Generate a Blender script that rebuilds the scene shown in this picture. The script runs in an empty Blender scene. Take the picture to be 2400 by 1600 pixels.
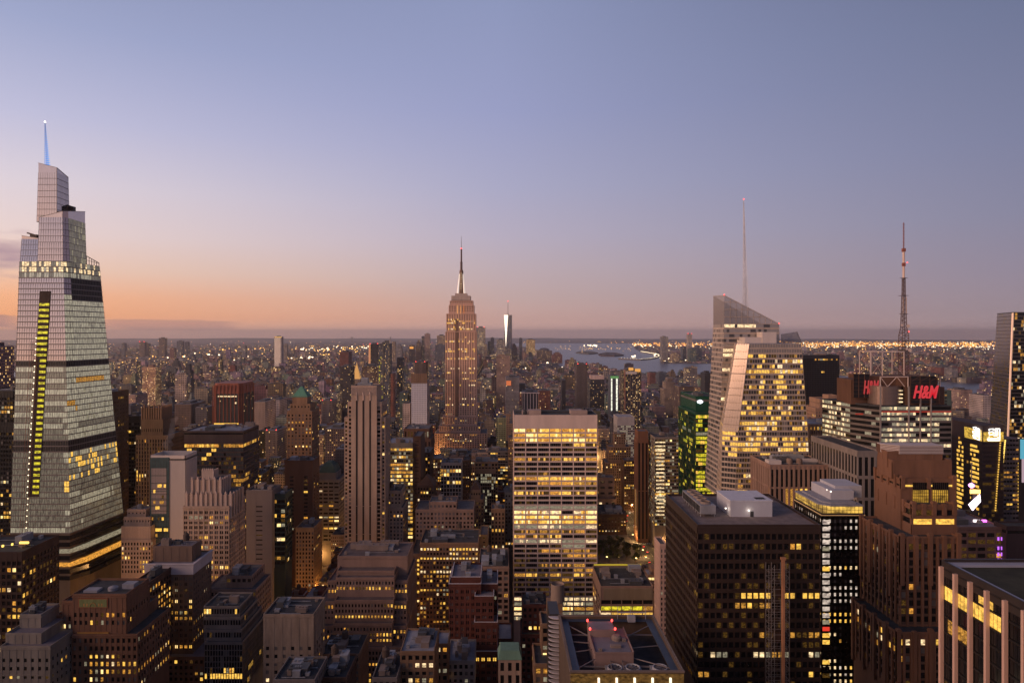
import bpy, math, random
from math import radians as R
sc = bpy.context.scene
COL = sc.collection
# ---------------------------------------------------------------- camera
F, CX, CY, EYE = 1600.0, 1172.0, 780.0, 260.0      # focal length in photo pixels, optical axis, eye height (m)
cam = bpy.data.objects.new('camera', bpy.data.cameras.new('camera')); COL.objects.link(cam); sc.camera = cam
cam.data.lens = 24; cam.data.sensor_width = 36
cam.data.shift_x = (1200-CX)/2400; cam.data.shift_y = -(800-CY)/2400
cam.location = (0, 0, EYE); cam.rotation_euler = (math.pi/2, 0, 0)
cam.data.clip_start = 1; cam.data.clip_end = 200000
# ---------------------------------------------------------------- sky
def lin(c):
    return tuple(((v/255)/12.92 if v/255 <= .04045 else ((v/255+.055)/1.055)**2.4) for v in c)+(1.0,)
world = bpy.data.worlds.new('World'); sc.world = world; world.use_nodes = True
nt = world.node_tree; N = nt.nodes; LK = nt.links; bg = N['Background']
SUN_AZ, SUN_EL = -95.0, -2.0
def nd(t, **k):
    n = N.new(t)
    for a, b in k.items(): setattr(n, a, b)
    return n
def mth(op, a, b=None, clamp=False):
    n = nd('ShaderNodeMath', operation=op, use_clamp=clamp)
    for i, v in enumerate((a, b)):
        if v is None: continue
        if isinstance(v, (int, float)): n.inputs[i].default_value = v
        else: LK.new(v, n.inputs[i])
    return n.outputs[0]
tc = nd('ShaderNodeTexCoord'); sx = nd('ShaderNodeSeparateXYZ'); LK.new(tc.outputs['Generated'], sx.inputs[0])
z = sx.outputs[2]
hl = mth('SQRT', mth('ADD', mth('MULTIPLY', sx.outputs[0], sx.outputs[0]), mth('MULTIPLY', sx.outputs[1], sx.outputs[1])))
sdx, sdy = math.sin(R(SUN_AZ)), math.cos(R(SUN_AZ))
ca = mth('DIVIDE', mth('ADD', mth('MULTIPLY', sx.outputs[0], sdx), mth('MULTIPLY', sx.outputs[1], sdy)), mth('MAXIMUM', hl, .001))
def ramp(stops):
    n = nd('ShaderNodeValToRGB'); n.color_ramp.interpolation = 'EASE' if 0 else 'LINEAR'
    e = n.color_ramp.elements
    while len(e) < len(stops): e.new(.5)
    for el, (p, c) in zip(e, stops): el.position = min(1, math.sin(R(p))/.9) if p > 0 else 0; el.color = lin(c)
    LK.new(mth('DIVIDE', mth('MAXIMUM', z, 0.0), .9), n.inputs[0]); return n.outputs[0]
SKY = {
 1.0: [(0,(255,190,120)),(2,(282,205,130)),(5,(285,220,160)),(9,(260,215,190)),(15,(210,198,200)),(24,(160,165,190)),(38,(85,92,125)),(60,(55,60,85))],
 .515: [(0,(250,182,146)),(1.2,(254,176,124)),(2.6,(252,184,140)),(4.5,(242,203,180)),(7,(235,212,208)),(10.5,(222,210,219)),(15,(193,192,219)),(21,(160,168,203)),(38,(85,94,130)),(60,(50,56,82))],
 -.087: [(0,(226,178,164)),(1.2,(206,166,156)),(3,(196,169,166)),(5.5,(191,173,180)),(8,(184,174,192)),(12,(171,170,198)),(18,(154,159,197)),(26,(142,151,188)),(38,(82,92,128)),(60,(50,55,80))],
 -.67:[(0,(182,156,158)),(1.5,(160,142,150)),(4,(150,139,155)),(8,(138,137,161)),(13,(127,131,161)),(21,(112,120,151)),(38,(72,80,112)),(60,(46,52,76))],
 -1.: [(0,(136,110,114)),(5,(134,114,122)),(12,(118,110,130)),(25,(90,96,122)),(60,(46,52,74))]}
cols = {k: ramp(v) for k, v in SKY.items()}
ks = sorted(cols, reverse=True); cur = cols[ks[0]]
for a, b in zip(ks, ks[1:]):
    mr = nd('ShaderNodeMapRange', interpolation_type='SMOOTHSTEP' if 0 else 'LINEAR'); LK.new(ca, mr.inputs[0])
    mr.inputs[1].default_value = a; mr.inputs[2].default_value = b; mr.inputs[3].default_value = 0; mr.inputs[4].default_value = 1
    mx = nd('ShaderNodeMix', data_type='RGBA'); LK.new(mr.outputs[0], mx.inputs[0]); LK.new(cur, mx.inputs[6]); LK.new(cols[b], mx.inputs[7]); cur = mx.outputs[2]
# low cloud banks and a wisp over the glow
mp = nd('ShaderNodeMapping'); mp.inputs['Scale'].default_value = (9, 9, 60); LK.new(tc.outputs['Generated'], mp.inputs[0])
nz = nd('ShaderNodeTexNoise'); nz.inputs['Scale'].default_value = 1.6; nz.inputs['Detail'].default_value = 6; LK.new(mp.outputs[0], nz.inputs[0])
az = mth('ARCTAN2', sx.outputs[0], sx.outputs[1]); el = mth('ARCTAN2', z, hl)
def bump(v, c, w, pw=2):
    d = mth('ABSOLUTE', mth('DIVIDE', mth('SUBTRACT', v, c), w))
    return mth('SUBTRACT', 1.0, mth('POWER', d, pw))
def cloud(azc, azw, elc, elw, thr, soft, amp=1.2):
    a = mth('MULTIPLY', bump(az, R(azc), R(azw), 2), 1.8, True)
    b = bump(el, R(elc), R(elw), 2)
    v = mth('ADD', mth('MULTIPLY', mth('SUBTRACT', nz.outputs[0], .5), 2.4*amp), b)
    v = mth('MULTIPLY', mth('DIVIDE', mth('SUBTRACT', v, thr), soft), 1.0, True)
    return mth('MULTIPLY', v, a)
for (azc, azw, elc, elw, thr, soft, colr, op) in ((-25.8, 5.2, .62, .40, .12, .3, (186,138,132), .6), (-39, 4.5, .75, .5, .1, .35, (172,132,132), .7), (-37.6, 3.6, 5.2, 1.7, .0, 1.5, (172,142,156), .85)):
    mx = nd('ShaderNodeMix', data_type='RGBA'); LK.new(mth('MULTIPLY', cloud(azc, azw, elc, elw, thr, soft), op), mx.inputs[0]); LK.new(cur, mx.inputs[6]); mx.inputs[7].default_value = lin(colr); cur = mx.outputs[2]
sky = nd('ShaderNodeTexSky', sky_type='NISHITA', sun_disc=False, sun_elevation=R(SUN_EL), sun_rotation=R(SUN_AZ), altitude=260, dust_density=2)
mx = nd('ShaderNodeMix', data_type='RGBA', blend_type='ADD'); mx.inputs[0].default_value = .02; LK.new(cur, mx.inputs[6]); LK.new(sky.outputs[0], mx.inputs[7])
LK.new(mx.outputs[2], bg.inputs[0]); bg.inputs[1].default_value = 1.0
# the glow left of the frame, a broad weak low sun
sd = bpy.data.lights.new('sun', 'SUN'); sd.energy = 2.0; sd.angle = R(34); sd.color = (1, .60, .40)
sun = bpy.data.objects.new('sun', sd); COL.objects.link(sun); sun.rotation_euler = (R(80), 0, R(112+180))
from mathutils import Vector
sv = Vector((-.83, -.46, .30)); sun.rotation_euler = sv.to_track_quat('Z', 'Y').to_euler()
vs = sc.view_settings; vs.view_transform = 'Standard'; vs.look = 'None'; vs.exposure = 0; vs.gamma = 1; vs.use_curve_mapping = False
cy = sc.cycles; cy.use_denoising = True; cy.max_bounces = 5; cy.diffuse_bounces = 2; cy.glossy_bounces = 2; cy.transmission_bounces = 2; cy.volume_bounces = 1; cy.transparent_max_bounces = 6
cy.sample_clamp_indirect = 3; cy.caustics_reflective = False; cy.caustics_refractive = False
try: cy.denoiser = 'OPENIMAGEDENOISE'
except Exception: pass
# ---------------------------------------------------------------- photo pixel <-> place
REARTH = 7.4e6
def PX(px, Y): return (px-CX)*Y/F
def PZ(py, Y): return EYE-(py-CY)*Y/F
def gz(x, y): return -(x*x+y*y)/(2*REARTH)
def G(px, py):
    t = (px-CX)/F; Y = EYE*F/(py-CY)
    for _ in range(30): Y = (EYE-gz(t*Y, Y))*F/(py-CY)
    return t*Y, Y
def scr(x, y, zz): return CX+F*x/y, CY-F*(zz-EYE)/y
# ---------------------------------------------------------------- materials
MATS = {}
def mat(name, rgb, rough=.8, noise=.25, scale=.15, metal=0, em=None, es=0, spec=.4, emn=0, bumpy=0, vstr=0, streak=0, lohi=(.12,1.35)):
    if name in MATS: return MATS[name]
    m = bpy.data.materials.new(name); m.use_nodes = True; t = m.node_tree; b = t.nodes['Principled BSDF']
    b.inputs['Roughness'].default_value = rough; b.inputs['Metallic'].default_value = metal; b.inputs['Specular IOR Level'].default_value = spec
    c = tuple(rgb)+(1,)
    b.inputs['Base Color'].default_value = c
    if noise:
        g = t.nodes.new('ShaderNodeNewGeometry'); mpn = t.nodes.new('ShaderNodeMapping'); mpn.inputs['Scale'].default_value = (1, 1, .22 if vstr else .7)
        n = t.nodes.new('ShaderNodeTexNoise'); n.inputs['Scale'].default_value = scale; n.inputs['Detail'].default_value = 6; n.inputs['Roughness'].default_value = .65
        t.links.new(g.outputs['Position'], mpn.inputs[0]); t.links.new(mpn.outputs[0], n.inputs['Vector'])
        r = t.nodes.new('ShaderNodeMapRange'); r.inputs[1].default_value = .3; r.inputs[2].default_value = .7; r.inputs[3].default_value = 1-noise; r.inputs[4].default_value = 1+noise
        t.links.new(n.outputs[0], r.inputs[0])
        v = t.nodes.new('ShaderNodeVectorMath'); v.operation = 'SCALE'; v.inputs[0].default_value = c[:3]; t.links.new(r.outputs[0], v.inputs[3])
        t.links.new(v.outputs[0], b.inputs['Base Color'])
    if em:
        b.inputs['Emission Color'].default_value = tuple(em)+(1,); b.inputs['Emission Strength'].default_value = es
        m.cycles.emission_sampling = 'NONE'
        if emn:
            g = t.nodes.new('ShaderNodeNewGeometry'); mpn = t.nodes.new('ShaderNodeMapping'); mpn.inputs['Scale'].default_value = (2.6, 2.6, .12) if streak else (1, 1, 1.6)
            n = t.nodes.new('ShaderNodeTexNoise'); n.inputs['Scale'].default_value = emn; n.inputs['Detail'].default_value = 4; n.inputs['Roughness'].default_value = .7
            r = t.nodes.new('ShaderNodeMapRange'); r.inputs[1].default_value = .36; r.inputs[2].default_value = .62; r.inputs[3].default_value = es*lohi[0]; r.inputs[4].default_value = es*lohi[1]
            t.links.new(g.outputs['Position'], mpn.inputs[0]); t.links.new(mpn.outputs[0], n.inputs['Vector']); t.links.new(n.outputs[0], r.inputs[0]); t.links.new(r.outputs[0], b.inputs['Emission Strength'])
    MATS[name] = m; return m
GLASS = mat('dark_glass', (.012,.012,.014), .14, .3, .4, spec=.35)
GREYG = mat('curtain_glass', (.10,.11,.13), .12, .3, .4, spec=.9)
WIN = {
 'd': GLASS,
 'b': mat('lit_bright', (.1,.07,.04), .4, 0, em=(1,.56,.09), es=1.15, emn=.5, lohi=(.45,1.3)),
 'B': mat('lit_brightest', (.1,.08,.05), .4, 0, em=(1,.68,.26), es=1.6, emn=.5, lohi=(.6,1.25)),
 'o': mat('lit_orange', (.08,.05,.03), .4, 0, em=(1,.43,.06), es=.75, emn=.6, lohi=(.3,1.4)),
 'w': mat('lit_white', (.3,.3,.25), .4, 0, em=(1,.72,.38), es=1.15, emn=.5),
 'a': mat('lit_amber', (.05,.035,.02), .3, 0, em=(1,.46,.07), es=.42, emn=1.1, lohi=(.02,1.8)),
 'm': mat('lit_murky', (.015,.012,.01), .15, 0, em=(.9,.45,.08), es=.05, emn=1.2, lohi=(0,2.4)),
 'g': mat('lit_pale', (.1,.1,.09), .3, 0, em=(.66,.58,.38), es=.34, emn=.6, lohi=(.35,1.5)),
 'y': mat('lit_acid', (.1,.1,.05), .3, 0, em=(.9,.75,.03), es=.85, emn=.4),
 'c': mat('window_blind', (.15,.13,.12), .6, .3),
 'W': mat('lit_curtain', (.5,.5,.48), .6, 0, em=(1,.82,.66), es=.62, emn=.3),
 'r': mat('lit_red', (.2,.05,.05), .4, 0, em=(1,.06,.03), es=.8),
 's': mat('sky_glass', (.11,.125,.135), .12, .2, .4, spec=.9, metal=.35),
 'k': mat('black_louvre', (.012,.012,.013), .5, .2),
}
LITW = {'off': 'd'*12+'mc', 'warm': 'bbbBoowaaamgg', 'amber': 'aaaobm', 'white': 'wwwbWg', 'pale': 'gggggmg', 'acid': 'yyyyb', 'mix': 'bboaawmgB'}
# ---------------------------------------------------------------- mesh helpers
class MB:
    def __init__(s): s.v = []; s.f = []; s.m = []
    def quad(s, a, b, c, d, m=0):
        n = len(s.v); s.v += [a, b, c, d]; s.f.append((n, n+1, n+2, n+3)); s.m.append(m)
    def poly(s, pts, m=0):
        n = len(s.v); s.v += list(pts); s.f.append(tuple(range(n, n+len(pts)))); s.m.append(m)
    def box(s, x0, x1, y0, y1, z0, z1, m=0, bottom=True):
        if x1 < x0: x0, x1 = x1, x0
        if y1 < y0: y0, y1 = y1, y0
        n = len(s.v)
        s.v += [(x0,y0,z0),(x1,y0,z0),(x1,y1,z0),(x0,y1,z0),(x0,y0,z1),(x1,y0,z1),(x1,y1,z1),(x0,y1,z1)]
        fs = [(0,1,5,4),(1,2,6,5),(2,3,7,6),(3,0,4,7),(4,5,6,7)]+([(3,2,1,0)] if bottom else [])
        for f in fs: s.f.append(tuple(n+i for i in f)); s.m.append(m)
    def beam(s, p, q, r, m=0, n=4, r2=None):
        p, q = Vector(p), Vector(q); d = (q-p).normalized(); a = d.cross(Vector((0,0,1)))
        if a.length < 1e-3: a = Vector((1,0,0))
        a.normalize(); b = d.cross(a); k = len(s.v); r2 = r if r2 is None else r2
        for c, rr in ((p, r), (q, r2)):
            for i in range(n):
                t = 2*math.pi*(i+.5)/n; s.v.append(tuple(c+a*(rr*math.cos(t))+b*(rr*math.sin(t))))
        for i in range(n): s.f.append((k+i, k+(i+1) % n, k+n+(i+1) % n, k+n+i)); s.m.append(m)
        s.f.append(tuple(k+n+i for i in range(n))); s.m.append(m); s.f.append(tuple(k+n-1-i for i in range(n))); s.m.append(m)
    def lathe(s, cx, cyy, prof, n=16, m=0):
        k = len(s.v)
        for r, zz in prof:
            for i in range(n): t = 2*math.pi*i/n; s.v.append((cx+r*math.cos(t), cyy+r*math.sin(t), zz))
        for j in range(len(prof)-1):
            for i in range(n): s.f.append((k+j*n+i, k+j*n+(i+1) % n, k+(j+1)*n+(i+1) % n, k+(j+1)*n+i)); s.m.append(m)
        s.f.append(tuple(k+(len(prof)-1)*n+i for i in range(n))); s.m.append(m)
    def prism(s, ring0, z0, ring1, z1, m=0, cap=True, mc=None):
        """ring: list of (x, y); z may be a number or a list"""
        n = len(ring0); k = len(s.v)
        f0 = z0 if isinstance(z0, (list, tuple)) else [z0]*n; f1 = z1 if isinstance(z1, (list, tuple)) else [z1]*n
        s.v += [(x, y, q) for (x, y), q in zip(ring0, f0)]+[(x, y, q) for (x, y), q in zip(ring1, f1)]
        for i in range(n): s.f.append((k+i, k+(i+1) % n, k+n+(i+1) % n, k+n+i)); s.m.append(m)
        if cap: s.f.append(tuple(k+n+i for i in range(n))); s.m.append(m if mc is None else mc)
def mesh_of(mb, mats, name='mesh', org=(0,0,0)):
    me = bpy.data.meshes.new(name)
    ox, oy, oz = org
    vv = [(x-ox, y-oy, q-oz) for x, y, q in mb.v] if org != (0,0,0) else mb.v
    me.from_pydata(vv, [], mb.f)
    for m_ in mats: me.materials.append(m_)
    if len(mats) > 1: me.polygons.foreach_set('material_index', mb.m)
    return me
def obj(name, mb, mats, parent=None, org=None, **props):
    if not isinstance(mats, (list, tuple)): mats = [mats]
    if parent is not None: org = tuple(parent['_org'])
    o = bpy.data.objects.new(name, mesh_of(mb, mats, name, org or (0,0,0))); COL.objects.link(o)
    if parent is not None: o.parent = parent; o['_org'] = org
    elif org: o.location = org
    for a, b in props.items(): o[a] = b
    return o
ROOTS = []
def root(name, label, cat, org, group=None):
    o = bpy.data.objects.new(name, None); COL.objects.link(o); o.location = org; o.empty_display_size = 1
    o['label'] = label; o['category'] = cat; o['_org'] = tuple(float(v) for v in org)
    if group: o['group'] = group
    ROOTS.append(o); return o
UNIT = {}
def unit_pane(key):
    if key not in UNIT:
        b = MB(); b.box(-.5, .5, 0, .04, -.5, .5); UNIT[key] = mesh_of(b, [WIN[key]], 'window')
    return UNIT[key]
def put_windows(wins, r, n_ind, zhid=-99):
    """the hundred that show largest as window parts, the rest as one part"""
    def size(w): return (1 if abs(w[3]) < 1 else .12)*w[4]*w[5]/(w[1]**2)*(1 if w[2] > zhid else .01)*(1.0 if w[6] == 'd' else 1.15)
    wins = sorted(wins, key=size, reverse=True); ox, oy, oz = r['_org']
    for w in wins[:n_ind]:
        o = bpy.data.objects.new('window', unit_pane(w[6])); COL.objects.link(o); o.parent = r
        o.location = (w[0]-ox, w[1]-oy, w[2]-oz); o.scale = (w[4], 1, w[5]); o.rotation_euler = (0, 0, R(w[3]))
    rest = wins[n_ind:]
    if not rest: return
    b = MB(); keys = sorted({w[6] for w in rest}); ix = {k: i for i, k in enumerate(keys)}
    for x, y, q, rot, w, h, k in rest:
        c, s_ = math.cos(R(rot)), math.sin(R(rot)); a, d = c*w/2, s_*w/2
        b.quad((x-a, y-d, q-h/2), (x+a, y+d, q-h/2), (x+a, y+d, q+h/2), (x-a, y-d, q+h/2), ix[k])
    o = obj('window', b, [WIN[k] for k in keys], r); o['kind'] = 'stuff'
# ---------------------------------------------------------------- facades
BASE = dict(fl=3.8, bay=3.4, pf=1.2, sh=1.5, dp=.35, pp=.12, top=1.2, pr=.12, hi=.75, lo=.07, lit='mix', off='off', rows=None, two=0, spm=0)
def style(**k): d = dict(BASE); d.update(k); return d
def facade(W, wins, x, y, rot, w, z0, z1, st, rnd):
    """a wall plane starting at (x, y), running w metres along direction rot; pier fronts lie on it"""
    c, s_ = math.cos(R(rot)), math.sin(R(rot)); nx, ny = s_, -c
    c, s_, nx, ny = round(c), round(s_), round(nx), round(ny)
    fl, top, dp, pp = st['fl'], st['top'], st['dp'], st['pp']; sf = 1 if rot == 0 else st.get('sidef', .7); sub = st.get('sub', 1)
    nb = max(1, round(w/st['bay'])); bay = w/nb; pf = min(st['pf'], bay*.8)
    nf = int((z1-top-z0)/fl)
    if nf < 1: nf = 0
    def bx(u0, u1, d0, d1, q0, q1, m=0):
        xa, ya = x+c*u0-nx*d0, y+s_*u0-ny*d0; xb, yb = x+c*u1-nx*d1, y+s_*u1-ny*d1
        W.box(min(xa, xb), max(xa, xb), min(ya, yb), max(ya, yb), q0, q1, m)
    zb = z1-top-nf*fl
    bx(0, w, pp, dp+.1, z1-top, z1)
    if zb > z0: bx(0, w, pp, dp+.1, z0, zb)
    for i in range(nb+1):
        u0 = max(0, i*bay-pf/2); u1 = min(w, i*bay+pf/2)
        if pf > .05: bx(u0, u1, 0, dp+.1, z0, z1-.004)
    sh = st['sh']
    if pf >= 1 and sh >= 1.2 and fl < 5:
        bx(-.25, w+.25 if rot == 0 else w, -.3, .05, z1-.75, z1-.15)
        for j in range(2, nf, 7): q = z1-top-j*fl; bx(0, w, -.16, .05, q-.3, q+.02)
    for j in range(nf):
        q = z1-top-(j+1)*fl
        if sh > .05: bx(0, w, pp, dp+.1, q, q+sh, st['spm'])
        rows = st['rows']
        if rows is not None and j in rows: spec = rows[j]; pr = spec[0]; pool = spec[1]
        else:
            lit_row = rnd.random() < st['pr']; pr = st['hi'] if lit_row else st['lo']; pool = LITW[st['lit']]
        pr *= sf; run = rnd.random() < pr; offp = LITW.get(st['off'], st['off'])
        for i in range(nb):
            if rnd.random() < .45: run = rnd.random() < pr
            u0 = i*bay+pf/2; ww = bay-pf; k = rnd.choice(pool) if run else rnd.choice(offp)
            if sub > 1:
                sw = ww/sub
                for t in range(sub): wins.append((x+c*(u0+sw*(t+.5))-nx*dp, y+s_*(u0+sw*(t+.5))-ny*dp, q+sh+(fl-sh)/2, rot, sw-.07, fl-sh, k if rnd.random() < .62 else rnd.choice(pool if run else offp)))
                continue
            for t in range(2 if st['two'] else 1):
                wd = ww/2-.15 if st['two'] else ww
                uc = u0+(wd/2 if t == 0 else ww-wd/2)
                wins.append((x+c*uc-nx*(dp+.0), y+s_*uc-ny*(dp+.0), q+sh+(fl-sh)/2, rot, wd, fl-sh, k))
            if st['two']: bx(u0+ww/2-.15, u0+ww/2+.15, pp+.05, dp+.1, q+sh, q+fl)
OCC = []; FOOT = []
def clutter(r, x0, x1, y0, y1, z, rnd, n=4, tank=False):
    w, d = x1-x0, y1-y0
    if w < 8 or d < 6: return
    n = int(n*1.8+.5)
    for i in range(n):
        big_ = i < n/3; b = MB(); bw, bd, bh = (rnd.uniform(3, w*.3), rnd.uniform(3, d*.4), rnd.uniform(2, 4.4)) if big_ else (rnd.uniform(1.2, 3), rnd.uniform(1.2, 3), rnd.uniform(.8, 2.2))
        bw, bd = min(bw, w-2.5), min(bd, d-2.5)
        cx_, cy_ = rnd.uniform(x0+1+bw/2, x1-1-bw/2), rnd.uniform(y0+1+bd/2, y1-1-bd/2)
        b.box(cx_-bw/2, cx_+bw/2, cy_-bd/2, cy_+bd/2, z, z+bh)
        b.box(cx_-bw/2-.15, cx_+bw/2+.15, cy_-bd/2-.15, cy_+bd/2+.15, z+bh, z+bh+.25)
        for k in range(rnd.randint(0, 3)):
            fx = cx_-bw/2+bw*(k+.5)/3; b.lathe(fx, cy_, [(min(.8, bw/7), z+bh+.25), (min(.8, bw/7), z+bh+.8)], 10)
        obj('rooftop_unit', b, rnd.choice([mat('unit_grey', (.3,.3,.32), .6), mat('unit_dark', (.08,.08,.085), .6), mat('unit_tan', (.26,.2,.17), .8)]), r)
    b = MB()
    for i in range(3):
        ya = rnd.uniform(y0+1, y1-1); b.beam((x0+rnd.uniform(1, w*.4), ya, z+.5), (x1-rnd.uniform(1, w*.4), ya, z+.5), .22)
    obj('roof_pipe', b, mat('unit_grey', (.3,.3,.32)), r)
    if tank:
        tx, ty = rnd.uniform(x0+3, x1-3), rnd.uniform(y0+3, y1-3); b = MB()
        for a in (-1.2, 1.2):
            for c_ in (-1.2, 1.2): b.beam((tx+a, ty+c_, z), (tx+a, ty+c_, z+3.5), .12)
        b.lathe(tx, ty, [(1.9, z+3.5), (1.9, z+7.2), (.1, z+8.9)], 14)
        obj('water_tank', b, mat('tank_wood', (.1,.07,.055), .9), r)
def hero(name, label, cat, tiers, st, wall, roofm=None, yb=1600, seed=1, ind=100, clut=3, tank=False, group=None, sides=True, crown=None, foot=True, extra=None, par=1.1):
    """tiers, top first: (px0, px1, py_top, Y, L[, style])"""
    rnd = random.Random(seed*77+5)
    T = []
    for t in tiers:
        x0, x1, yt, Y, L = t[:5]; T.append((PX(x0, Y), PX(x1, Y), Y, Y+L, PZ(yt, Y), t[5] if len(t) > 5 else st))
    bx0, bx1, by0, by1 = T[-1][:4]
    r = root(name, label, cat, ((bx0+bx1)/2, (by0+by1)/2, 0), group)
    for t, q in zip(T, tiers):
        OCC.append((q[0], q[1], t[2], yb)); FOOT.append(t[:4])
    W = MB(); wins = []; roofs = []
    zv = PZ(yb+25, T[-1][2])
    for k, (x0, x1, y0, y1, zt, s_) in enumerate(T):
        zb = 0
        for u in T[k+1:]:
            if min(x1, u[1])-max(x0, u[0]) > .86*(x1-x0) and u[2] <= y0+.5: zb = u[4]; break
        zb_f = max(zb, min(zv, zt-4), 0)
        left = x0 > 0; right = x1 < 0
        dp = s_['dp']+.1; d1 = s_['dp']+.06
        W.box(x0+(d1 if left and sides else 0), x1-(d1 if right and sides else 0), y0+d1, y1, zb-.5 if zb > 0 else -3, zt, 0)
        if zb_f > zb+.1: W.box(x0, x1, y0, y0+d1-.01, zb, zb_f, 0)
        facade(W, wins, x0, y0, 0, x1-x0, zb_f, zt, s_, rnd)
        if sides:
            if right: facade(W, wins, x1, y0+dp, 90, y1-y0-dp, zb_f, zt, s_, rnd)
            if left: facade(W, wins, x0, y1, -90, y1-y0-dp, zb_f, zt, s_, rnd)
        RF = MB(); RF.box(x0+.45, x1-.45, y0+.6, y1-.45, zt+.005, zt+.12); roofs.append(RF)
        if par:
            for a in ((x0, x1, y0, y0+.4), (x0, x1, y1-.4, y1), (x0, x0+.4, y0+.403, y1-.403), (x1-.4, x1, y0+.403, y1-.403)): W.box(*a, zt+.003, zt+par)
    wm = wall if isinstance(wall, (list, tuple)) else [wall]
    obj('wall', W, wm, r)
    for RF in roofs: obj('roof', RF, roofm or mat('roof_tar', (.12,.115,.125), .9, .4, .3), r)
    put_windows(wins, r, ind, zv)
    x0, x1, y0, y1, zt, s_ = T[0]
    if clut: clutter(r, x0+.8, x1-.8, y0+1, y1-1, zt+.12, rnd, clut, tank)
    if crown: crown(r, x0, x1, y0, y1, zt)
    if extra: extra(r, T)
    return r, T
# ---------------------------------------------------------------- wall colours
def S(n, rgb, **k): rgb = (rgb[0]*1.04, rgb[1]*.93, rgb[2]*.82); return mat(n, rgb, **{**dict(rough=.85, noise=.22, scale=.12, vstr=1), **k})
LIME = S('limestone', (.44,.35,.30)); PALE = S('pale_stone', (.55,.46,.43)); TRAV = S('travertine', (.64,.55,.54), noise=.12)
TAN = S('tan_brick', (.28,.185,.125)); GOLD = S('golden_stone', (.42,.29,.17)); BROWN = S('brown_brick', (.12,.068,.05)); RED = S('red_brick', (.13,.045,.035))
ORNG = S('orange_granite', (.20,.11,.075)); DARK = S('dark_metal', (.035,.03,.032), rough=.5); BRNZ = S('bronze_metal', (.042,.028,.025), rough=.5)
GREY = S('grey_concrete', (.22,.205,.21)); WHITE = S('white_panel', (.62,.60,.62), noise=.08, rough=.6); BLACK = S('black_metal', (.014,.014,.018), rough=.4)
PINK = S('pink_stone', (.31,.22,.19)); COPG = S('green_copper', (.10,.30,.24)); GREEN = S('green_glass', (.01,.085,.055), rough=.25, spec=.8); BLUEG = S('blue_glass', (.10,.14,.15), rough=.25, spec=.8)
STEEL = S('steel_frame', (.30,.29,.30), rough=.5); ROOFD = mat('roof_dark', (.05,.05,.055), .9, .4, .3); ROOFL = mat('roof_light', (.30,.30,.34), .8, .25, .2); ROOFP = mat('roof_gravel', (.20,.16,.155), .95, .3, .25)
COPR = S('copper_pier', (.24,.075,.05), rough=.6)
def em(name, rgb, s): return mat(name, (.1,.1,.1), .5, 0, em=rgb, es=s)
EW = em('white_lamp', (1,.85,.7), 4); EY = em('yellow_lamp', (1,.62,.12), 2.2); ER = em('red_beacon', (1,.05,.04), 5); EB = em('blue_lamp', (.15,.4,1), .9)
# ================================================================ right foreground
# black-brown slab with the white plant room
def ext_slab(r, T):
    x0, x1, y0, y1, zt, _ = T[0]; zt += .12
    b = MB(); bx0, bx1 = PX(1712, 286), PX(1810, 286); by0, by1 = 286, 304; zz = PZ(1174, 286)
    b.box(bx0, bx1, by0, by1, zt, zz)
    ph = obj('plant_room', b, mat('white_sheet', (.5,.5,.55), .6, .08), r)
    b = MB(); b.box(bx0-.2, bx1+.2, by0-.2, by1+.2, zz+.003, zz+.35); o = obj('plant_roof', b, mat('white_roof', (.62,.62,.68), .7, .12, .3), ph)
    o.parent = ph; b = MB(); b.box(bx1-6, bx1-2, by0+2, by0+5, zz+.36, zz+.5); obj('hatch', b, ROOFD, ph)
    b = MB(); b.box(bx0+8.3, bx0+9.7, by0-.06, by0+.1, zt, zt+2.3); obj('door', b, ROOFD, ph)
    for lx, ly in ((bx0-1, by0+3), (bx0+7.6, by0-.4)):
        b = MB(); b.box(lx-.25, lx+.25, ly-.2, ly+.2, zt+2.6, zt+3.0); obj('wall_lamp', b, EW, r)
        l = bpy.data.lights.new('lamp', 'POINT'); l.energy = 45; l.color = (1,.85,.65); l.shadow_soft_size = .3; lo = bpy.data.objects.new('lamp_light', l); COL.objects.link(lo); lo.location = (lx, ly-.9, zt+2.7)
    cx0, cx1 = PX(1640, 286), PX(1676, 286)
    b = MB(); cy0, cy1 = 285, 313
    b.box(cx0, cx1, cy0, cy1, zt+1.4, zt+5)
    for i in range(8):
        for xx in (cx0+.3, cx1-.3): b.beam((xx, cy0+1+i*3.6, zt), (xx, cy0+1+i*3.6, zt+1.5), .15)
    ct = obj('cooling_tower', b, mat('unit_grey', (.3,.3,.32), .6), r)
    for i in range(5):
        b = MB(); cyy = cy0+4+i*5; b.lathe((cx0+cx1)/2, cyy, [(2.3, zt+5), (2.1, zt+5.9), (1.8, zt+5.9), (1.8, zt+5.2)], 20); obj('fan_shroud', b, mat('unit_tan', (.26,.2,.17)), ct)
        b = MB(); b.lathe((cx0+cx1)/2, cyy, [(1.79, zt+5.3), (.3, zt+5.3)], 16); obj('fan', b, BLACK, ct)
    b = MB()
    for i in range(12): b.box(cx0-.16, cx0, cy0+1+i*2.2, cy0+2.4+i*2.2, zt+1.7, zt+4.6)
    obj('louvre', b, WIN['k'], ct)
hero('office_slab', 'dark bronze office slab with white plant room and row of roof fans', 'office building',
     [(1635, 1923, 1235, 271, 52)], style(fl=3.9, bay=2.46, pf=.55, sh=1.55, dp=.5, pp=-.12, top=2.6, pr=.03, hi=.5, lo=.03, lit='amber', off='d'*4+'m',
      rows={2: (.1, 'ba'), 6: (.3, 'bbbb'), 10: (.3, 'aam'), 12: (.6, 'gwga'), 17: (.8,'bbw'), 18: (.6, 'bb')}), BRNZ, ROOFP, seed=3, clut=0, extra=ext_slab, ind=100)
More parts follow.
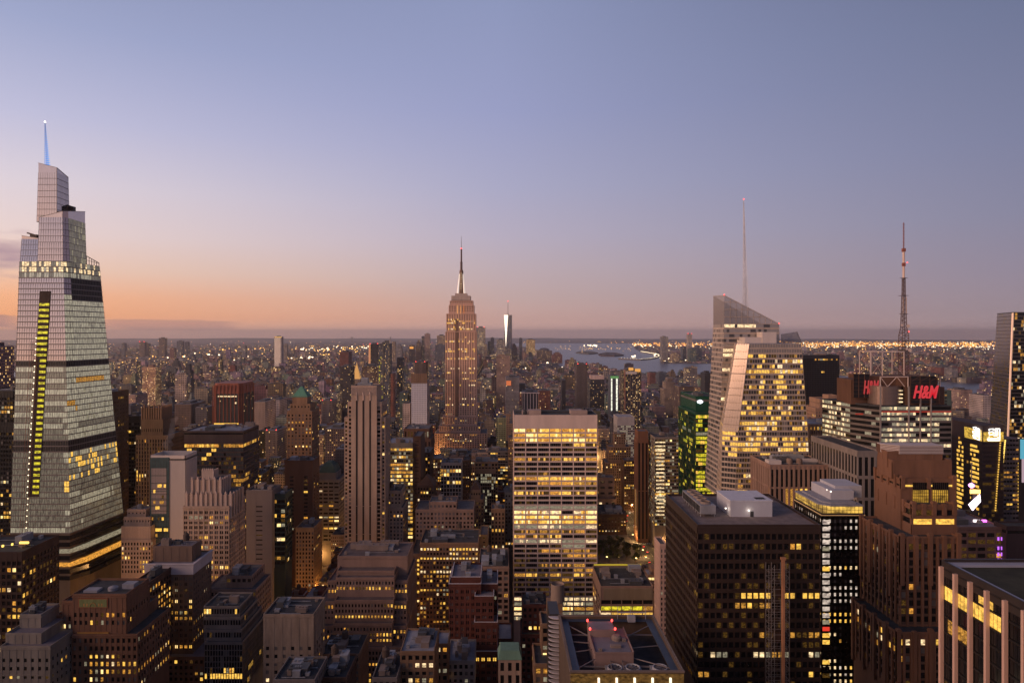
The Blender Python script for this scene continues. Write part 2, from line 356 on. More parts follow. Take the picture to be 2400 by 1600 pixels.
# lattice hoist in front of it
def hoist():
    Y = 264; x0, x1 = PX(1802, Y), PX(1850, Y); zt = PZ(1323, Y); r = root('construction_hoist', 'grey lattice hoist tower with pale mast standing against the dark bronze slab', 'hoist', ((x0+x1)/2, Y, 0))
    b = MB(); z0 = 95
    for xa in (x0, x0+2.2, x1-2.2, x1):
        for ya in (Y, Y+3): b.beam((xa, ya, z0), (xa, ya, zt), .12)
    k = z0; f = 0
    while k < zt-2.2:
        for ya in (Y, Y+3): b.beam((x0, ya, k), (x1, ya, k), .08)
        for a, c in ((x0, x0+2.2), (x1-2.2, x1)):
            p, q = (a, c) if f else (c, a); b.beam((p, Y, k), (q, Y, k+2.2), .06)
        b.beam((x0, Y, k), (x0, Y+3, k), .07); b.beam((x1, Y, k), (x1, Y+3, k), .07); f ^= 1; k += 2.2
    obj('lattice', b, mat('galvanised', (.22,.2,.2), .5), r)
    b = MB(); b.box(x0+2.6, x1-2.6, Y+.2, Y+2.4, zt-13, zt-9); obj('cage', b, BRNZ, r); b = MB(); b.box(x0+2.6, x1-2.6, Y+.2, Y+2.4, zt-30, zt-26); obj('cage', b, BRNZ, r)
    b = MB(); mx = PX(1834, Y); b.box(mx-.5, mx+.5, Y-1.1, Y-.1, 95, PZ(1306, Y)); b.box(mx-.9, mx+.9, Y-1.2, Y, PZ(1310, Y), PZ(1304, Y)); obj('mast', b, mat('hoist_mast', (.42,.2,.11), .7), r)
hoist()
# black tower with small white windows and glowing glazed crown
def ext_black(r, T):
    x0, x1, y0, y1, zt, _ = T[0]; L = y1-y0
    def ring(i): return [(x0+i, y0+5+i*.4), (x0+5+i*.4, y0+i), (x1-i, y0+i), (x1-i, y1-i), (x0+i, y1-i)]
    z1 = zt+4.6
    b = MB(); rr = ring(.6); b.prism(rr, zt+.12, rr, z1, cap=False); obj('glass_crown', b, mat('crown_glow', (.3,.25,.1), .2, 0, em=(1,.6,.1), es=.75, emn=.12), r)
    b = MB()
    for a, c in zip(rr, rr[1:]+rr[:1]):
        n = max(2, int(((a[0]-c[0])**2+(a[1]-c[1])**2)**.5/1.9))
        for i in range(n): t = i/n; x, y = a[0]+(c[0]-a[0])*t, a[1]+(c[1]-a[1])*t; b.box(x-.09, x+.09, y-.09, y+.09, zt+.12, z1)
    for zz in (zt+.13, zt+2.4): b.prism(ring(.48), zz, ring(.48), zz+.16)
    obj('mullions', b, BRNZ, r)
    b = MB(); b.prism(ring(.2), z1, ring(.2), z1+.7); b.prism(ring(3), z1+.7, ring(3), z1+1.6); obj('roof_slab', b, ROOFL, r)
    b = MB(); b.box(x0+9, x1-1, y0+9, y1-2, z1+1.6, z1+6.5); b.box(x0+14, x1+6, y0+14, y1-2, z1+1.6, z1+8); obj('penthouse', b, mat('white_sheet', (.5,.5,.55)), r)
    b = MB(); b.box(x0+8.9, x0+9.4, y0+8.8, y0+9.2, z1+5.7, z1+6.3); b.box(x0+8.9, x0+9.4, y0+12.8, y0+13.2, z1+5.7, z1+6.3); obj('wall_lamp', b, EW, r)
    b = MB(); b.box(x0-.25, x1+.25, y0-.25, y0+.3, zt-.2, zt+.25); b.box(x0-.25, x0+.3, y0+.31, y1, zt-.2, zt+.25); obj('ledge', b, mat('gold_ledge', (.5,.35,.2), .6, 0, em=(1,.55,.2), es=.22), r)
    # corner strip of broad bright windows
    rnd = random.Random(5); w = PX(1944, y0)-PX(1926, y0)
    for i in range(34):
        q = zt-3.6-i*3.55; k = 'WWWWgWWbWWWWWWWgrb'[i] if i < 18 else rnd.choice('dddmb')
        o = bpy.data.objects.new('corner_window', unit_pane(k)); COL.objects.link(o); o.parent = r; ox, oy, oz = r['_org']
        o.location = (x0+w/2+.2-ox, y0-.12-oy, q-oz); o.scale = (w*.92, 1, 2.3)
hero('black_tower', 'black tower with small white lit windows and glowing glazed crown', 'tower',
     [(1926, 2026, 1207, 364, 34)], style(fl=3.55, bay=2.85, pf=1.65, sh=1.75, dp=.3, pp=0, top=2.2, pr=.8, hi=.9, lo=.25, lit='white', off='dddc',
      rows={0:(.9,'WWc'),1:(.9,'WWW'),2:(0,'d'),3:(1,'WWW'),4:(1,'W'),5:(.5,'Wc'),6:(.6,'Wc'),7:(1,'wbw'),8:(.9,'W'),9:(.7,'Wc'),10:(1,'W'),11:(1,'W'),12:(.9,'W'),13:(.3,'c'),14:(1,'bbbr'),15:(1,'b'),16:(0,'d'),17:(.2,'w'),18:(.3,'a'),19:(0,'d'),20:(.2,'w')}), BLACK, ROOFL, seed=8, clut=0, extra=ext_black)
# brown granite stepped tower with finials
def ext_brown(r, T):
    for k, (x0, x1, y0, y1, zt, s) in enumerate(T):
        if k < 2: continue
        w = x1-x0; n = 3 if k == 2 else 5
        for i in range(n):
            x = x0+.9+(w-1.8)*i/(n-1); fin = MB(); fin.box(x-.9, x+.9, y0-.5, y0+1.2, zt-22 if k > 3 else zt-4, zt+(2.6 if i % 2 == 0 else 1.4)); fin.box(x-1.15, x+1.15, y0-.7, y0+1.4, zt+(1.4 if i % 2 == 0 else .2), zt+(2.0 if i % 2 == 0 else .8)); obj('finial', fin, ORNG, r)
        L = y1-y0
        for i in range(1, 5):
            y = y0+L*i/4-.9; fin = MB(); fin.box(x0-.6, x0+1.1, y-.8, y+.8, zt-30 if k > 3 else zt-4, zt+2.2); obj('finial', fin, ORNG, r)
    
    x0, x1, y0, y1, zt, s = T[0]
    b = MB(); c = 6
    rg = [(x0+c, y0-.3), (x1+.3, y0-.3), (x1+.3, y1), (x0-.3, y1), (x0-.3, y0+c)]
    for i in range(6): b.prism(rg, zt-.2+i*.75, rg, zt+.25+i*.75)
    obj('louvre', b, mat('white_louvre', (.55,.47,.45), .7, .05), r)
    b = MB(); rg2 = [(p[0]*.999, p[1]+.25) for p in rg]; b.prism(rg2, zt-.4, rg2, zt+3.7); obj('penthouse', b, BROWN, r)
    x0, x1, y0, y1, zt, s = T[2]
    for a, c_ in ((2139, 2176), (2185, 2222)):
        xa, xb = PX(a, y0), PX(c_, y0); za, zb = PZ(1185, y0), PZ(1147, y0)
        b = MB(); b.box(xa, xb, y0-.12, y0+.2, za, zb); o = obj('tall_window', b, mat('hall_glow', (.2,.15,.05), .3, 0, em=(1,.55,.06), es=.42, emn=.15), r)
        b = MB(); b.box(xa, xb, y0-.16, y0-.1, zb, zb+3.6); obj('transom', b, GLASS, r)
        b = MB()
        for i in range(9): x = xa+(xb-xa)*i/8; b.box(x-.07, x+.07, y0-.3, y0-.12, za, zb+3.6)
        for i in range(6): q = za+(zb-za)*i/5; b.box(xa, xb, y0-.26, y0-.13, q-.07, q+.07)
        obj('mullions', b, BRNZ, r)
STb = style(fl=3.8, bay=3.5, pf=1.15, sh=1.1, dp=.8, pp=.5, top=2.5, pr=.04, hi=.6, lo=.05, lit='warm', off='d'*7+'mc', spm=1)
hero('granite_tower', 'brown granite tower stepping up in piers with finials and two tall lit windows', 'tower',
     [(2080, 2209, 1062, 345, 9, style(fl=5.2, bay=5, pf=.4, sh=4.9, dp=.2, top=7, pr=0, lo=0)),
      (2092, 2231, 1083, 341, 14, style(fl=8, bay=9.8, pf=2, sh=1.2, dp=.7, top=3.2, pr=0, lo=.12, lit='amber')),
      (2112, 2241, 1126, 336, 24, style(fl=30, bay=30, pf=1, sh=29, dp=.3, top=2)),
      (2137, 2242, 1187, 328, 30, style(fl=4.3, bay=9, pf=1.6, sh=1.6, dp=.6, top=1.6, pr=0, lo=0, off='dm', rows={1:(.8,'abb'),2:(.5,'aam')})),
      (2110, 2252, 1262, 322, 36, STb),
      (2102, 2262, 1486, 314, 40, {**STb, 'rows': {0:(.6,'bbw'),2:(.3,'aab')}})], STb, [ORNG, S('granite_spandrel', (.12,.075,.06))], ROOFD, seed=12, clut=0, extra=ext_brown, yb=1600)
# right edge dark slab with pale vertical fins
def finslab():
    x0, zt = 104.8, PZ(1323, 162); y1, y0 = 162, 96; x1 = x0+52
    r = root('fin_tower', 'dark glass slab with widely spaced pale vertical fins at right edge', 'office building', (x0, y1, 0)); OCC.append((2207, 2400, 162, 1600)); FOOT.append((x0, x1, y0, y1))
    b = MB(); b.box(x0+.5, x1, y0, y1, -3, zt); obj('wall', b, DARK, r)
    b = MB(); b.box(x0+.5, x1, y0, y1-.05, zt+.003, zt+.2); obj('roof', b, mat('roof_green', (.035,.035,.022), .95, .5, .2), r)
    b = MB(); b.box(x0+.2, x0+1.6, y0, y1, zt+.21, zt+.8); b.box(x0+1.6, x1, y1-2.4, y1-.4, zt+.21, zt+.75); obj('gutter', b, mat('roof_blue', (.32,.33,.42), .6, .1), r)
    b = MB(); b.box(x0+.1, x0+.5, y0, y1+.2, zt-2.4, zt+1.1); b.box(x0+.5, x1, y1-.4, y1+.2, zt+.2, zt+1.4); obj('parapet', b, DARK, r)
    for px in (2209, 2242, 2277, 2316, 2359, 2404):
        y = 1600*x0/(px-CX); b = MB(); b.box(x0-.75, x0+.1, y-.35, y+.35, -3, PZ(1323, 162)-.3); obj('fin', b, S('fin_stone', (.6,.44,.40), noise=.08), r)
    wins = []; b = MB(); rnd = random.Random(4)
    for j in range(30):
        q = zt-4.2-j*3.7; b.box(x0+.06, x0+.5, y0, y1, q+3.3, q+3.7)
        yy = y1-.6; i = 0
        while yy > y0+1:
            k = 'd'; i += 1; px = CX+F*x0/yy
            if j == 1 and px < 2337: k = 'b'
            if j == 0 and 2284 < px < 2316: k = 'b'
            if j == 3 and 2212 < px < 2275 and rnd.random() < .6: k = 'a'
            if j > 4 and rnd.random() < .04: k = 'm'
            wins.append((x0+.3, yy-.55, q+1.65, -90, 1.02, 3.2, k)); yy -= 1.14
    obj('spandrel', b, BLACK, r); put_windows([(a,b_,c,d,e,f,g) for a,b_,c,d,e,f,g in wins], r, 100)
    b = MB(); b.box(x0+11, x1, 122, 148, zt+.2, zt+3.4); b.box(x0+14, x1, 128, 144, zt+3.4, zt+5.2); obj('penthouse', b, mat('unit_tan', (.26,.2,.17)), r)
    b = MB(); b.box(x0+2.6, x0+4.2, 122, 123.6, zt+.2, zt+2.2); b.beam((x0+3.4, 122.8, zt+1.8), (x0+8.5, 131, zt+4.2), .18); b.beam((x0+3.4, 122.8, zt+1.8), (x0+9, 115, zt+1), .4); obj('davit', b, mat('unit_grey', (.3,.3,.32)), r)
finslab()
# bottom centre rooftop: open well with fans, penthouse, red lamps
def rooftop():
    Yf, Yb = 220, 264; z = PZ(1575, Yf); x0, x1 = PX(1337, Yf), PX(1603, Yf); r = root('well_roof_tower', 'tower seen from above with sunken dark roof well, three fans and red lamps', 'office building', ((x0+x1)/2, Yf, 0))
    OCC.append((1313, 1603, Yf, 1600)); FOOT.append((x0, x1, Yf, Yb))
    b = MB(); b.box(x0, x1, Yf+.3, Yb, -3, z-7)
    for a in ((x0, x1, Yf, Yf+.9), (x0, x1, Yb-.9, Yb), (x0, x0+.9, Yf+.9, Yb-.9), (x1-.9, x1, Yf+.9, Yb-.9)): b.box(*a, z-7, z)
    obj('wall', b, S('well_stone', (.12,.09,.07)), r)
    b = MB(); b.box(x0+.9, x1-.9, Yf+.9, Yb-.9, z-7.01, z-6.6); obj('roof', b, ROOFD, r)
    b = MB()
    for a in ((x0+.9, x1-.9, Yf+.9, Yf+2.0), (x0+.9, x1-.9, Yb-2.6, Yb-.9), (x0+.9, x0+3.4, Yf+2, Yb-2.6), (x1-3.4, x1-.9, Yf+2, Yb-2.6)): b.box(*a, z-1.2, z-.8)
    obj('walkway', b, mat('blue_steel', (.05,.07,.11), .5, .2), r)
    b = MB()
    for i in range(22): yy = Yf+1.5+i*1.9; b.beam((x1-.45, yy, z), (x1-.45, yy, z+1.1), .09)
    for i in range(18): xx = x0+1+i*2; b.beam((xx, Yb-.5, z), (xx, Yb-.5, z+1.1), .07)
    b.beam((x1-.45, Yf+.5, z+1.1), (x1-.45, Yb-.5, z+1.1), .07); b.beam((x0, Yb-.5, z+1.1), (x1, Yb-.5, z+1.1), .07); obj('railing', b, mat('galvanised', (.22,.2,.2)), r)
    px0, px1 = x0+9.5, x0+22.5
    b = MB(); b.box(px0, px1, Yf+11, Yf+31, z-6.6, z+.8); b.box(px0, px1-4, Yf+24, Yf+31.5, z+.8, z+3.2)
    for a in ((px0, px1, Yf+10.8, Yf+11.1), (px0-.2, px0+.1, Yf+11.1, Yf+31), (px1-.1, px1+.2, Yf+11.1, Yf+31)): b.box(*a, z+.8, z+1.5)
    ph = obj('penthouse', b, S('penthouse_pink', (.27,.2,.2)), r)
    b = MB(); b.box(px0+.5, px1-.5, Yf+11.5, Yf+23.5, z+.81, z+.95); b.box(px0+.3, px1-4.3, Yf+24.5, Yf+31, z+3.21, z+3.3); obj('penthouse_roof', b, mat('roof_mauve', (.20,.18,.21), .9, .2), ph)
    for q_ in ((px0+6, px0+9.5, Yf+15, Yf+16.4, 1.8), (px0+1.5, px0+2.6, Yf+12.4, Yf+13.4, 1.8), (px1-2.2, px1-1, Yf+19.8, Yf+21, 1.9)): b = MB(); b.box(*q_[:4], z+.95, z+q_[4]); obj('vent', b, mat('unit_tan', (.26,.2,.17)), ph)
    b = MB(); b.lathe(px1-4, Yf+21.5, [(1.7, z+.95), (1.8, z+2), (1.2, z+2.6)], 14); obj('vent', b, mat('unit_tan', (.26,.2,.17)), ph)
    for dx, dy in ((0, 24.3), (0, 31.4), (9, 24.3), (9, 31.4)):
        b = MB(); b.lathe(px0+dx, Yf+dy, [(.32, z+3.2), (.36, z+3.8), (.1, z+4.1)], 8); obj('red_lamp', b, ER, ph)
        l = bpy.data.lights.new('red_light', 'POINT'); l.energy = 60; l.color = (1,.12,.1); l.shadow_soft_size = .3; lo = bpy.data.objects.new('red_light', l); COL.objects.link(lo); lo.location = (px0+dx, Yf+dy, z+4.7)
    b = MB(); rnd = random.Random(2)
    for s, e in (((x0+1, Yf+3), (px0, Yf+12)), ((x0+1, Yb-3), (px0, Yf+30)), ((x1-1, Yf+4), (px1, Yf+13)), ((x1-1, Yb-4), (px1, Yf+28)), ((x0+14, Yf+2), (px0+5, Yf+11)), ((x0+18, Yf+2), (px0+9, Yf+11)), ((x0+1, Yf+16), (px0, Yf+19)), ((x1-1, Yf+22), (px1, Yf+20)), ((x0+1, Yf+25), (px0, Yf+24))):
        b.beam((s[0], s[1], z-1.2), (e[0], e[1], z-1.4), .2)
    for yy in (Yf+9, Yf+33): b.beam((x0+1, yy, z-2.5), (x1-1, yy, z-2.5), .3)
    obj('beam', b, mat('beam_steel', (.22,.18,.17), .6), r)
    for cxp in (1441, 1483, 1547):
        cx_ = PX(cxp, Yf+6.5); yy = Yf+6.5; b = MB(); b.box(cx_-2.9, cx_+2.9, yy-2.9, yy+2.9, z-6.6, z-2.2)
        c = obj('cooling_unit', b, mat('unit_grey', (.3,.3,.32)), r); n_ = 20
        b = MB(); b.lathe(cx_, yy, [(2.5, z-2.2), (2.4, z-1.3), (2.15, z-1.3), (2.15, z-2)], 24); o = obj('fan_ring', b, mat('fan_grey', (.42,.42,.45), .6), c)
        b = MB()
        for i in range(9): t = 2*math.pi*i/9; b.beam((cx_, yy, z-1.6), (cx_+2.1*math.cos(t), yy+2.1*math.sin(t), z-1.75), .12, r2=.3)
        b.lathe(cx_, yy, [(.5, z-1.9), (.5, z-1.4)], 10); obj('fan_blades', b, mat('fan_blade', (.12,.11,.12), .5), c)
    b = MB(); b.box(x1-14, x1-3, Yb-1.2, Yb-1, z+1.6, z+1.9)
    for xx in (x1-14, x1-9, x1-3.2): b.beam((xx, Yb-1.1, z-1), (xx, Yb-1.1, z+4.2), .12)
    b.box(x1-10.4, x1-7.6, Yb-3.5, Yb-1.5, z-1, z+1.2); obj('gantry', b, mat('fan_grey', (.42,.42,.45)), r)
    for i, px in enumerate((1403, 1445, 1487, 1529, 1571)):
        x = PX(px, Yf); b = MB(); b.box(x-.32, x+.32, Yf-.7, Yf-.05, z-40, z-1.6); obj('light_fin', b, em('fin_lamp', (1,.8,.55), 1.9), r)
    b = MB(); b.box(x0, x1, Yf-.04, Yf+.0, z-60, z-.4); obj('window', b, mat('front_reflections', (.10,.07,.03), .2, 0, em=(1,.5,.12), es=.07, emn=.6, lohi=(0,2)), r)  # gold reflections on the dark front, put in as faint mottled emission
    b = MB(); b.box(x0-.25, x1+.25, Yf-.25, Yf+.7, z+.003, z+.5); b.box(x0-.25, x0+.7, Yf+.71, Yb, z+.003, z+.5); b.box(x1-.7, x1+.25, Yf+.71, Yb, z+.003, z+.3); b.box(x0-.25, x1+.25, Yb-.7, Yb+.2, z+.003, z+.45); obj('coping', b, S('coping_stone', (.2,.165,.15)), r)
rooftop()
# ================================================================ left tall glass tower (tapering, four offset crowns)
def ringat(A, B, t): return [(a[0]+(b[0]-a[0])*t, a[1]+(b[1]-a[1])*t) for a, b in zip(A, B)]
def glass_ring_tower(r, RA, za, RB, zb, fl, sh, cellw, pick, spm, gmats, proud=.3, name='glass_band', top=None, mull=0):
    """stack of storeys whose plan goes from ring RA at za up to ring RB at zb"""
    n = max(1, int(round((zb-za)/fl))); fl = (zb-za)/n; SP = MB(); MU = MB()
    def off(rg, d):
        cx_ = sum(p[0] for p in rg)/len(rg); cyy = sum(p[1] for p in rg)/len(rg)
        return [(p[0]+d*(1 if p[0] > cx_ else -1), p[1]+d*(1 if p[1] > cyy else -1)) for p in rg]
    for j in range(n):
        q0, q1 = za+j*fl, za+(j+1)*fl; t0, t1 = j/n, (j+1)/n; tm = (q0+sh-za)/(zb-za)
        r0, rm, r1 = ringat(RA, RB, t0), ringat(RA, RB, tm), ringat(RA, RB, t1)
        if sh > .05: SP.prism(off(r0, proud), q0, off(rm, proud), q0+sh)
        b = MB()
        for i in range(len(r0)):
            k = (i+1) % len(r0); a0, b0, a1, b1 = rm[i], rm[k], r1[i], r1[k]
            d = math.hypot(b0[0]-a0[0], b0[1]-a0[1]); m = max(1, int(d/cellw))
            for c in range(m):
                u, v = c/m, (c+1)/m; L = lambda p, q, s: (p[0]+(q[0]-p[0])*s, p[1]+(q[1]-p[1])*s)
                g = pick(i, n-1-j, c/m, q0)
                p0, p1, p2, p3 = L(a0, b0, u), L(a0, b0, v), L(a1, b1, v), L(a1, b1, u)
                b.quad((*p0, q0+sh), (*p1, q0+sh), (*p2, q1), (*p3, q1), g)
                if mull: MU.box(p0[0]-mull, p0[0]+mull, p0[1]-mull, p0[1]+mull, q0+sh, q1)
        obj(name, b, gmats, r)
    if SP.v: obj('spandrel', SP, spm, r)
    if MU.v: obj('mullions', MU, spm, r)
def ov():
    r = root('glass_skyscraper', 'tallest silvery glass skyscraper at left with blue lit spire', 'skyscraper', (-340, 545, 0)); OCC.append((20, 292, 500, 1600)); FOOT.append((-430, -290, 500, 610))
    M = lambda px, Y: (PX(px, Y), Y)
    rnd = random.Random(21)
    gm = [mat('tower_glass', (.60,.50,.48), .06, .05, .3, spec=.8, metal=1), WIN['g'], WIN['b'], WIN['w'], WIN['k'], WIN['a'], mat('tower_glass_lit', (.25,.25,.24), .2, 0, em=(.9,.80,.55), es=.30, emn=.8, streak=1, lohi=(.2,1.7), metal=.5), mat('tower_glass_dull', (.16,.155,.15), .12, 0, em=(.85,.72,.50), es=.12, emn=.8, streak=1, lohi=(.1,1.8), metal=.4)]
    tag = {}
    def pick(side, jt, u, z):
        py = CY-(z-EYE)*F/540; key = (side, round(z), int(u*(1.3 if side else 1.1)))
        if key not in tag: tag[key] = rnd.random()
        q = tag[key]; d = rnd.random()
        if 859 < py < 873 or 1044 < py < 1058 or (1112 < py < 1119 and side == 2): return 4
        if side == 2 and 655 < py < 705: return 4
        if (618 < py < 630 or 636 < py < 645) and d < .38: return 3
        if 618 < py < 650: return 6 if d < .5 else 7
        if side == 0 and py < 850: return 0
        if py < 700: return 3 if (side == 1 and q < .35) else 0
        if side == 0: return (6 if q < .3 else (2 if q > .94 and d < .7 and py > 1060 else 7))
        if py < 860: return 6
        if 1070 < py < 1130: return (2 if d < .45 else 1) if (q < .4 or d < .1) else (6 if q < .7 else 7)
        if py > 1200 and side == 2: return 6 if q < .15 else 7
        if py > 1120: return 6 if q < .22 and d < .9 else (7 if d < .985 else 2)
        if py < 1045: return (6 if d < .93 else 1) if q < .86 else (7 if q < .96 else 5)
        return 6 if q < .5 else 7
    # base to mid: front face, chamfer, right side
    def ring(l, b, c, d, Yf, Yc, Yb): return [M(l, Yf), M(b, Yf), M(c, Yc), M(d, Yb), (PX(l, Yf), Yb)]
    zB, zA = PZ(613, 548), PZ(1250, 530)
    RA = ring(24, 165, 196, 289, 530, 543, 590); RB = ring(46, 148, 164, 233, 548, 553, 588)
    # RA counter-clockwise seen from above: left-front, right-front, chamfer, back right, back left
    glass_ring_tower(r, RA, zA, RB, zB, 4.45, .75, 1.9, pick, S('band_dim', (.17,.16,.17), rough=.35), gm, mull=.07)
    b = MB(); RC = [(x-(4 if i in (0, 4) else 0)+(5 if i in (2, 3) else 0), y) for i, (x, y) in enumerate(RA)]; b.prism(RC, -3, [(x, y-.5) for x, y in RA], zA); obj('base', b, S('base_tan', (.12,.10,.085)), r)
    rb = style(); 
    for k in range(7):
        q = zA-4.6-k*5.2; b = MB(); rg = [(x+(1 if i in (2, 3) else 0)*(1.2+k*.7), y-.9) for i, (x, y) in enumerate(RA)]
        b.prism(rg, q, rg, q+3.2); obj('glass_band', b, WIN['g'] if k == 2 else WIN['o'] if k == 4 else GLASS, r)
    b = MB(); b.prism(RB, zB, RB, zB+.3); obj('roof', b, ROOFL, r)
    # crowns
    def crown(pts_b, pts_t, z0, zt, nm, fl=5.2):
        """sloped-top glass volume: ring and per-corner top heights"""
        n = len(pts_b); b = MB(); z1 = min(zt)
        glass_ring_tower(r, pts_b, z0, pts_t, z1, fl, .35, 1.8, lambda s, j, u, z: (6 if (s == 0 and j > 5 and rnd.random() < .12) else 0) if s != 2 else (7 if rnd.random() < .8 else 1), S('band_metal', (.2,.19,.2)), gm, proud=.12, mull=.06)
        b = MB()
        for i in range(n):
            k = (i+1) % n; b.quad((*pts_t[i], z1), (*pts_t[k], z1), (*pts_t[k], zt[k]), (*pts_t[i], zt[i]), 0)
        obj('glass_screen', b, gm, r)
        b = MB(); b.poly([(*p, z1-.5) for p in pts_t]); obj('roof', b, ROOFD, r)
        b = MB()
        for i in range(n): k = (i+1) % n; b.beam((*pts_t[i], zt[i]), (*pts_t[k], zt[k]), .3)
        for i in (1,): b.beam((*pts_b[i], z0), (*pts_t[i], zt[i]), .25)
        obj('edge_trim', b, S('edge_metal', (.45,.45,.47), rough=.4), r)
    Z = lambda py, Y: PZ(py, Y)
    # left low crown
    crown([M(47, 549), M(100, 549), (PX(100, 549), 590), (PX(47, 549), 590)], [M(51, 551), M(100, 551), (PX(100, 551), 590), (PX(51, 551), 590)], zB, [Z(552, 551), Z(560, 551), Z(556, 551), Z(552, 551)], 'c')
    # main front crown
    crown([M(88, 547.5), M(147.5, 547.5), M(164, 552), M(203, 580), (PX(88, 547), 580)], [M(92, 549), M(146.6, 549), M(160, 553), M(199.4, 579), (PX(92, 549), 579)], zB+.2, [Z(509, 549), Z(495, 549), Z(495, 553), Z(496, 579), Z(505, 579)], 'c')
    # tall rear crown
    crown([M(86, 556), M(133, 556), M(163, 575), (PX(86, 556), 575)], [M(90, 556), M(133, 556), M(160, 574), (PX(90, 556), 574)], Z(520, 556), [Z(382, 556), Z(393, 556), Z(416, 574), Z(395, 574)], 'c')
    # right terrace with open frame
    x0, x1 = PX(203, 570), PX(232, 588); b = MB(); z0, z1 = zB, Z(603, 580)
    for i in range(6):
        t = i/5; x, y = x0+(x1-x0)*t, 570+18*t; b.beam((x, y, z0), (x, y, z1-t*4), .25)
    b.beam((x0, 570, z1), (x1, 588, z1-4), .3); b.beam((x0, 570, (z0+z1)/2), (x1, 588, (z0+z1)/2-1), .18); obj('terrace_frame', b, BRNZ, r)
    b = MB(); b.box(PX(162, 575), PX(176, 575), 572, 576, Z(496, 575), Z(485, 575)); b.beam((PX(155, 575), 572, Z(480, 575)), (PX(172, 575), 573, Z(486, 575)), .9); b.box(PX(68, 556), PX(84, 556), 557, 560, Z(556, 556), Z(549, 556)); b.beam((PX(60, 556), 558, Z(545, 556)), (PX(84, 556), 558, Z(552, 556)), .8); obj('crane_cradle', b, BRNZ, r)
    # construction slot with yellow slabs and bulbs
    xs0, xs1 = PX(92, 545), PX(117, 545); b = MB(); zt_, zb_ = Z(682, 545), Z(1160, 538)
    def yf(z): t = (z-zA)/(zB-zA); return 530+18*t
    b2 = MB(); b3 = MB(); b4 = MB(); q = zt_; i = 0
    b.prism([(xs0, yf(zb_)-.6), (xs1, yf(zb_)-.6), (xs1, yf(zb_)+3), (xs0, yf(zb_)+3)], zb_, [(xs0, yf(zt_)-.6), (xs1, yf(zt_)-.6), (xs1, yf(zt_)+3), (xs0, yf(zt_)+3)], zt_); obj('shaft', b, S('shaft_dark', (.05,.035,.03)), r)
    while q > zb_+3:
        y = yf(q)-.75
        if i > 1: b2.box(xs0+.4+(0 if i < 12 else 3), xs1-.2, y-.1, y+.1, q-2.9, q-.9)
        if i > 7: b3.lathe(xs0-.2+(0), y-.6, [(.35, q-2.2), (.35, q-1.5)], 6); b4.beam((xs0-1.2, y-.5, q), (xs0+1.2, y-.5, q), .1)
        q -= 4.45; i += 1
    while q > zA+2: b3.lathe(xs0+.4, yf(q)-1.2, [(.3, q-2.2), (.3, q-1.6)], 6); q -= 4.45
    obj('lit_slab', b2, WIN['y'], r); obj('work_lamp', b3, em('work_lamp', (1,.8,.5), 3.5), r)
    for xx in (xs0-4.5, xs0-2.5, xs0-.5, xs0+1.2): b4.beam((xx, yf(zA)-1, zA), (xx, yf(Z(800, 545))-1, Z(800, 545)), .12)
    obj('hoist_rail', b4, S('hoist_red', (.28,.13,.1)), r)
    # spire
    ax, ay = PX(111, 560), 560; b = MB(); zs, ze = Z(386, 560), Z(288, 560); tx = PX(105.5, 560)
    for k in range(4):
        dx, dy = ((-1, -1), (1, -1), (1, 1), (-1, 1))[k]; b.beam((ax+dx*1.2, ay+dy*1.2, zs-14), (tx+dx*.15, ay+dy*.15, ze), .16)
    sp = obj('spire', b, mat('blue_glow_steel', (.4,.45,.6), .4, 0, em=(.15,.4,1), es=.06), r)  # blue light on the steel put in as faint emission
    b = MB(); n = 22
    for i in range(n): t = i/n; x = ax+(tx-ax)*t; w = 1.3*(1-t)+.3; q = zs+(ze-zs)*t; b = MB(); b.box(x-w, x+w, ay-w, ay+w, q, q+.28); obj('spire_light', b, EB, sp)
    b = MB(); b.lathe(tx, ay, [(.5, ze), (.7, ze+.7), (.3, ze+1.4)], 8); obj('beacon', b, EW, r)
ov()
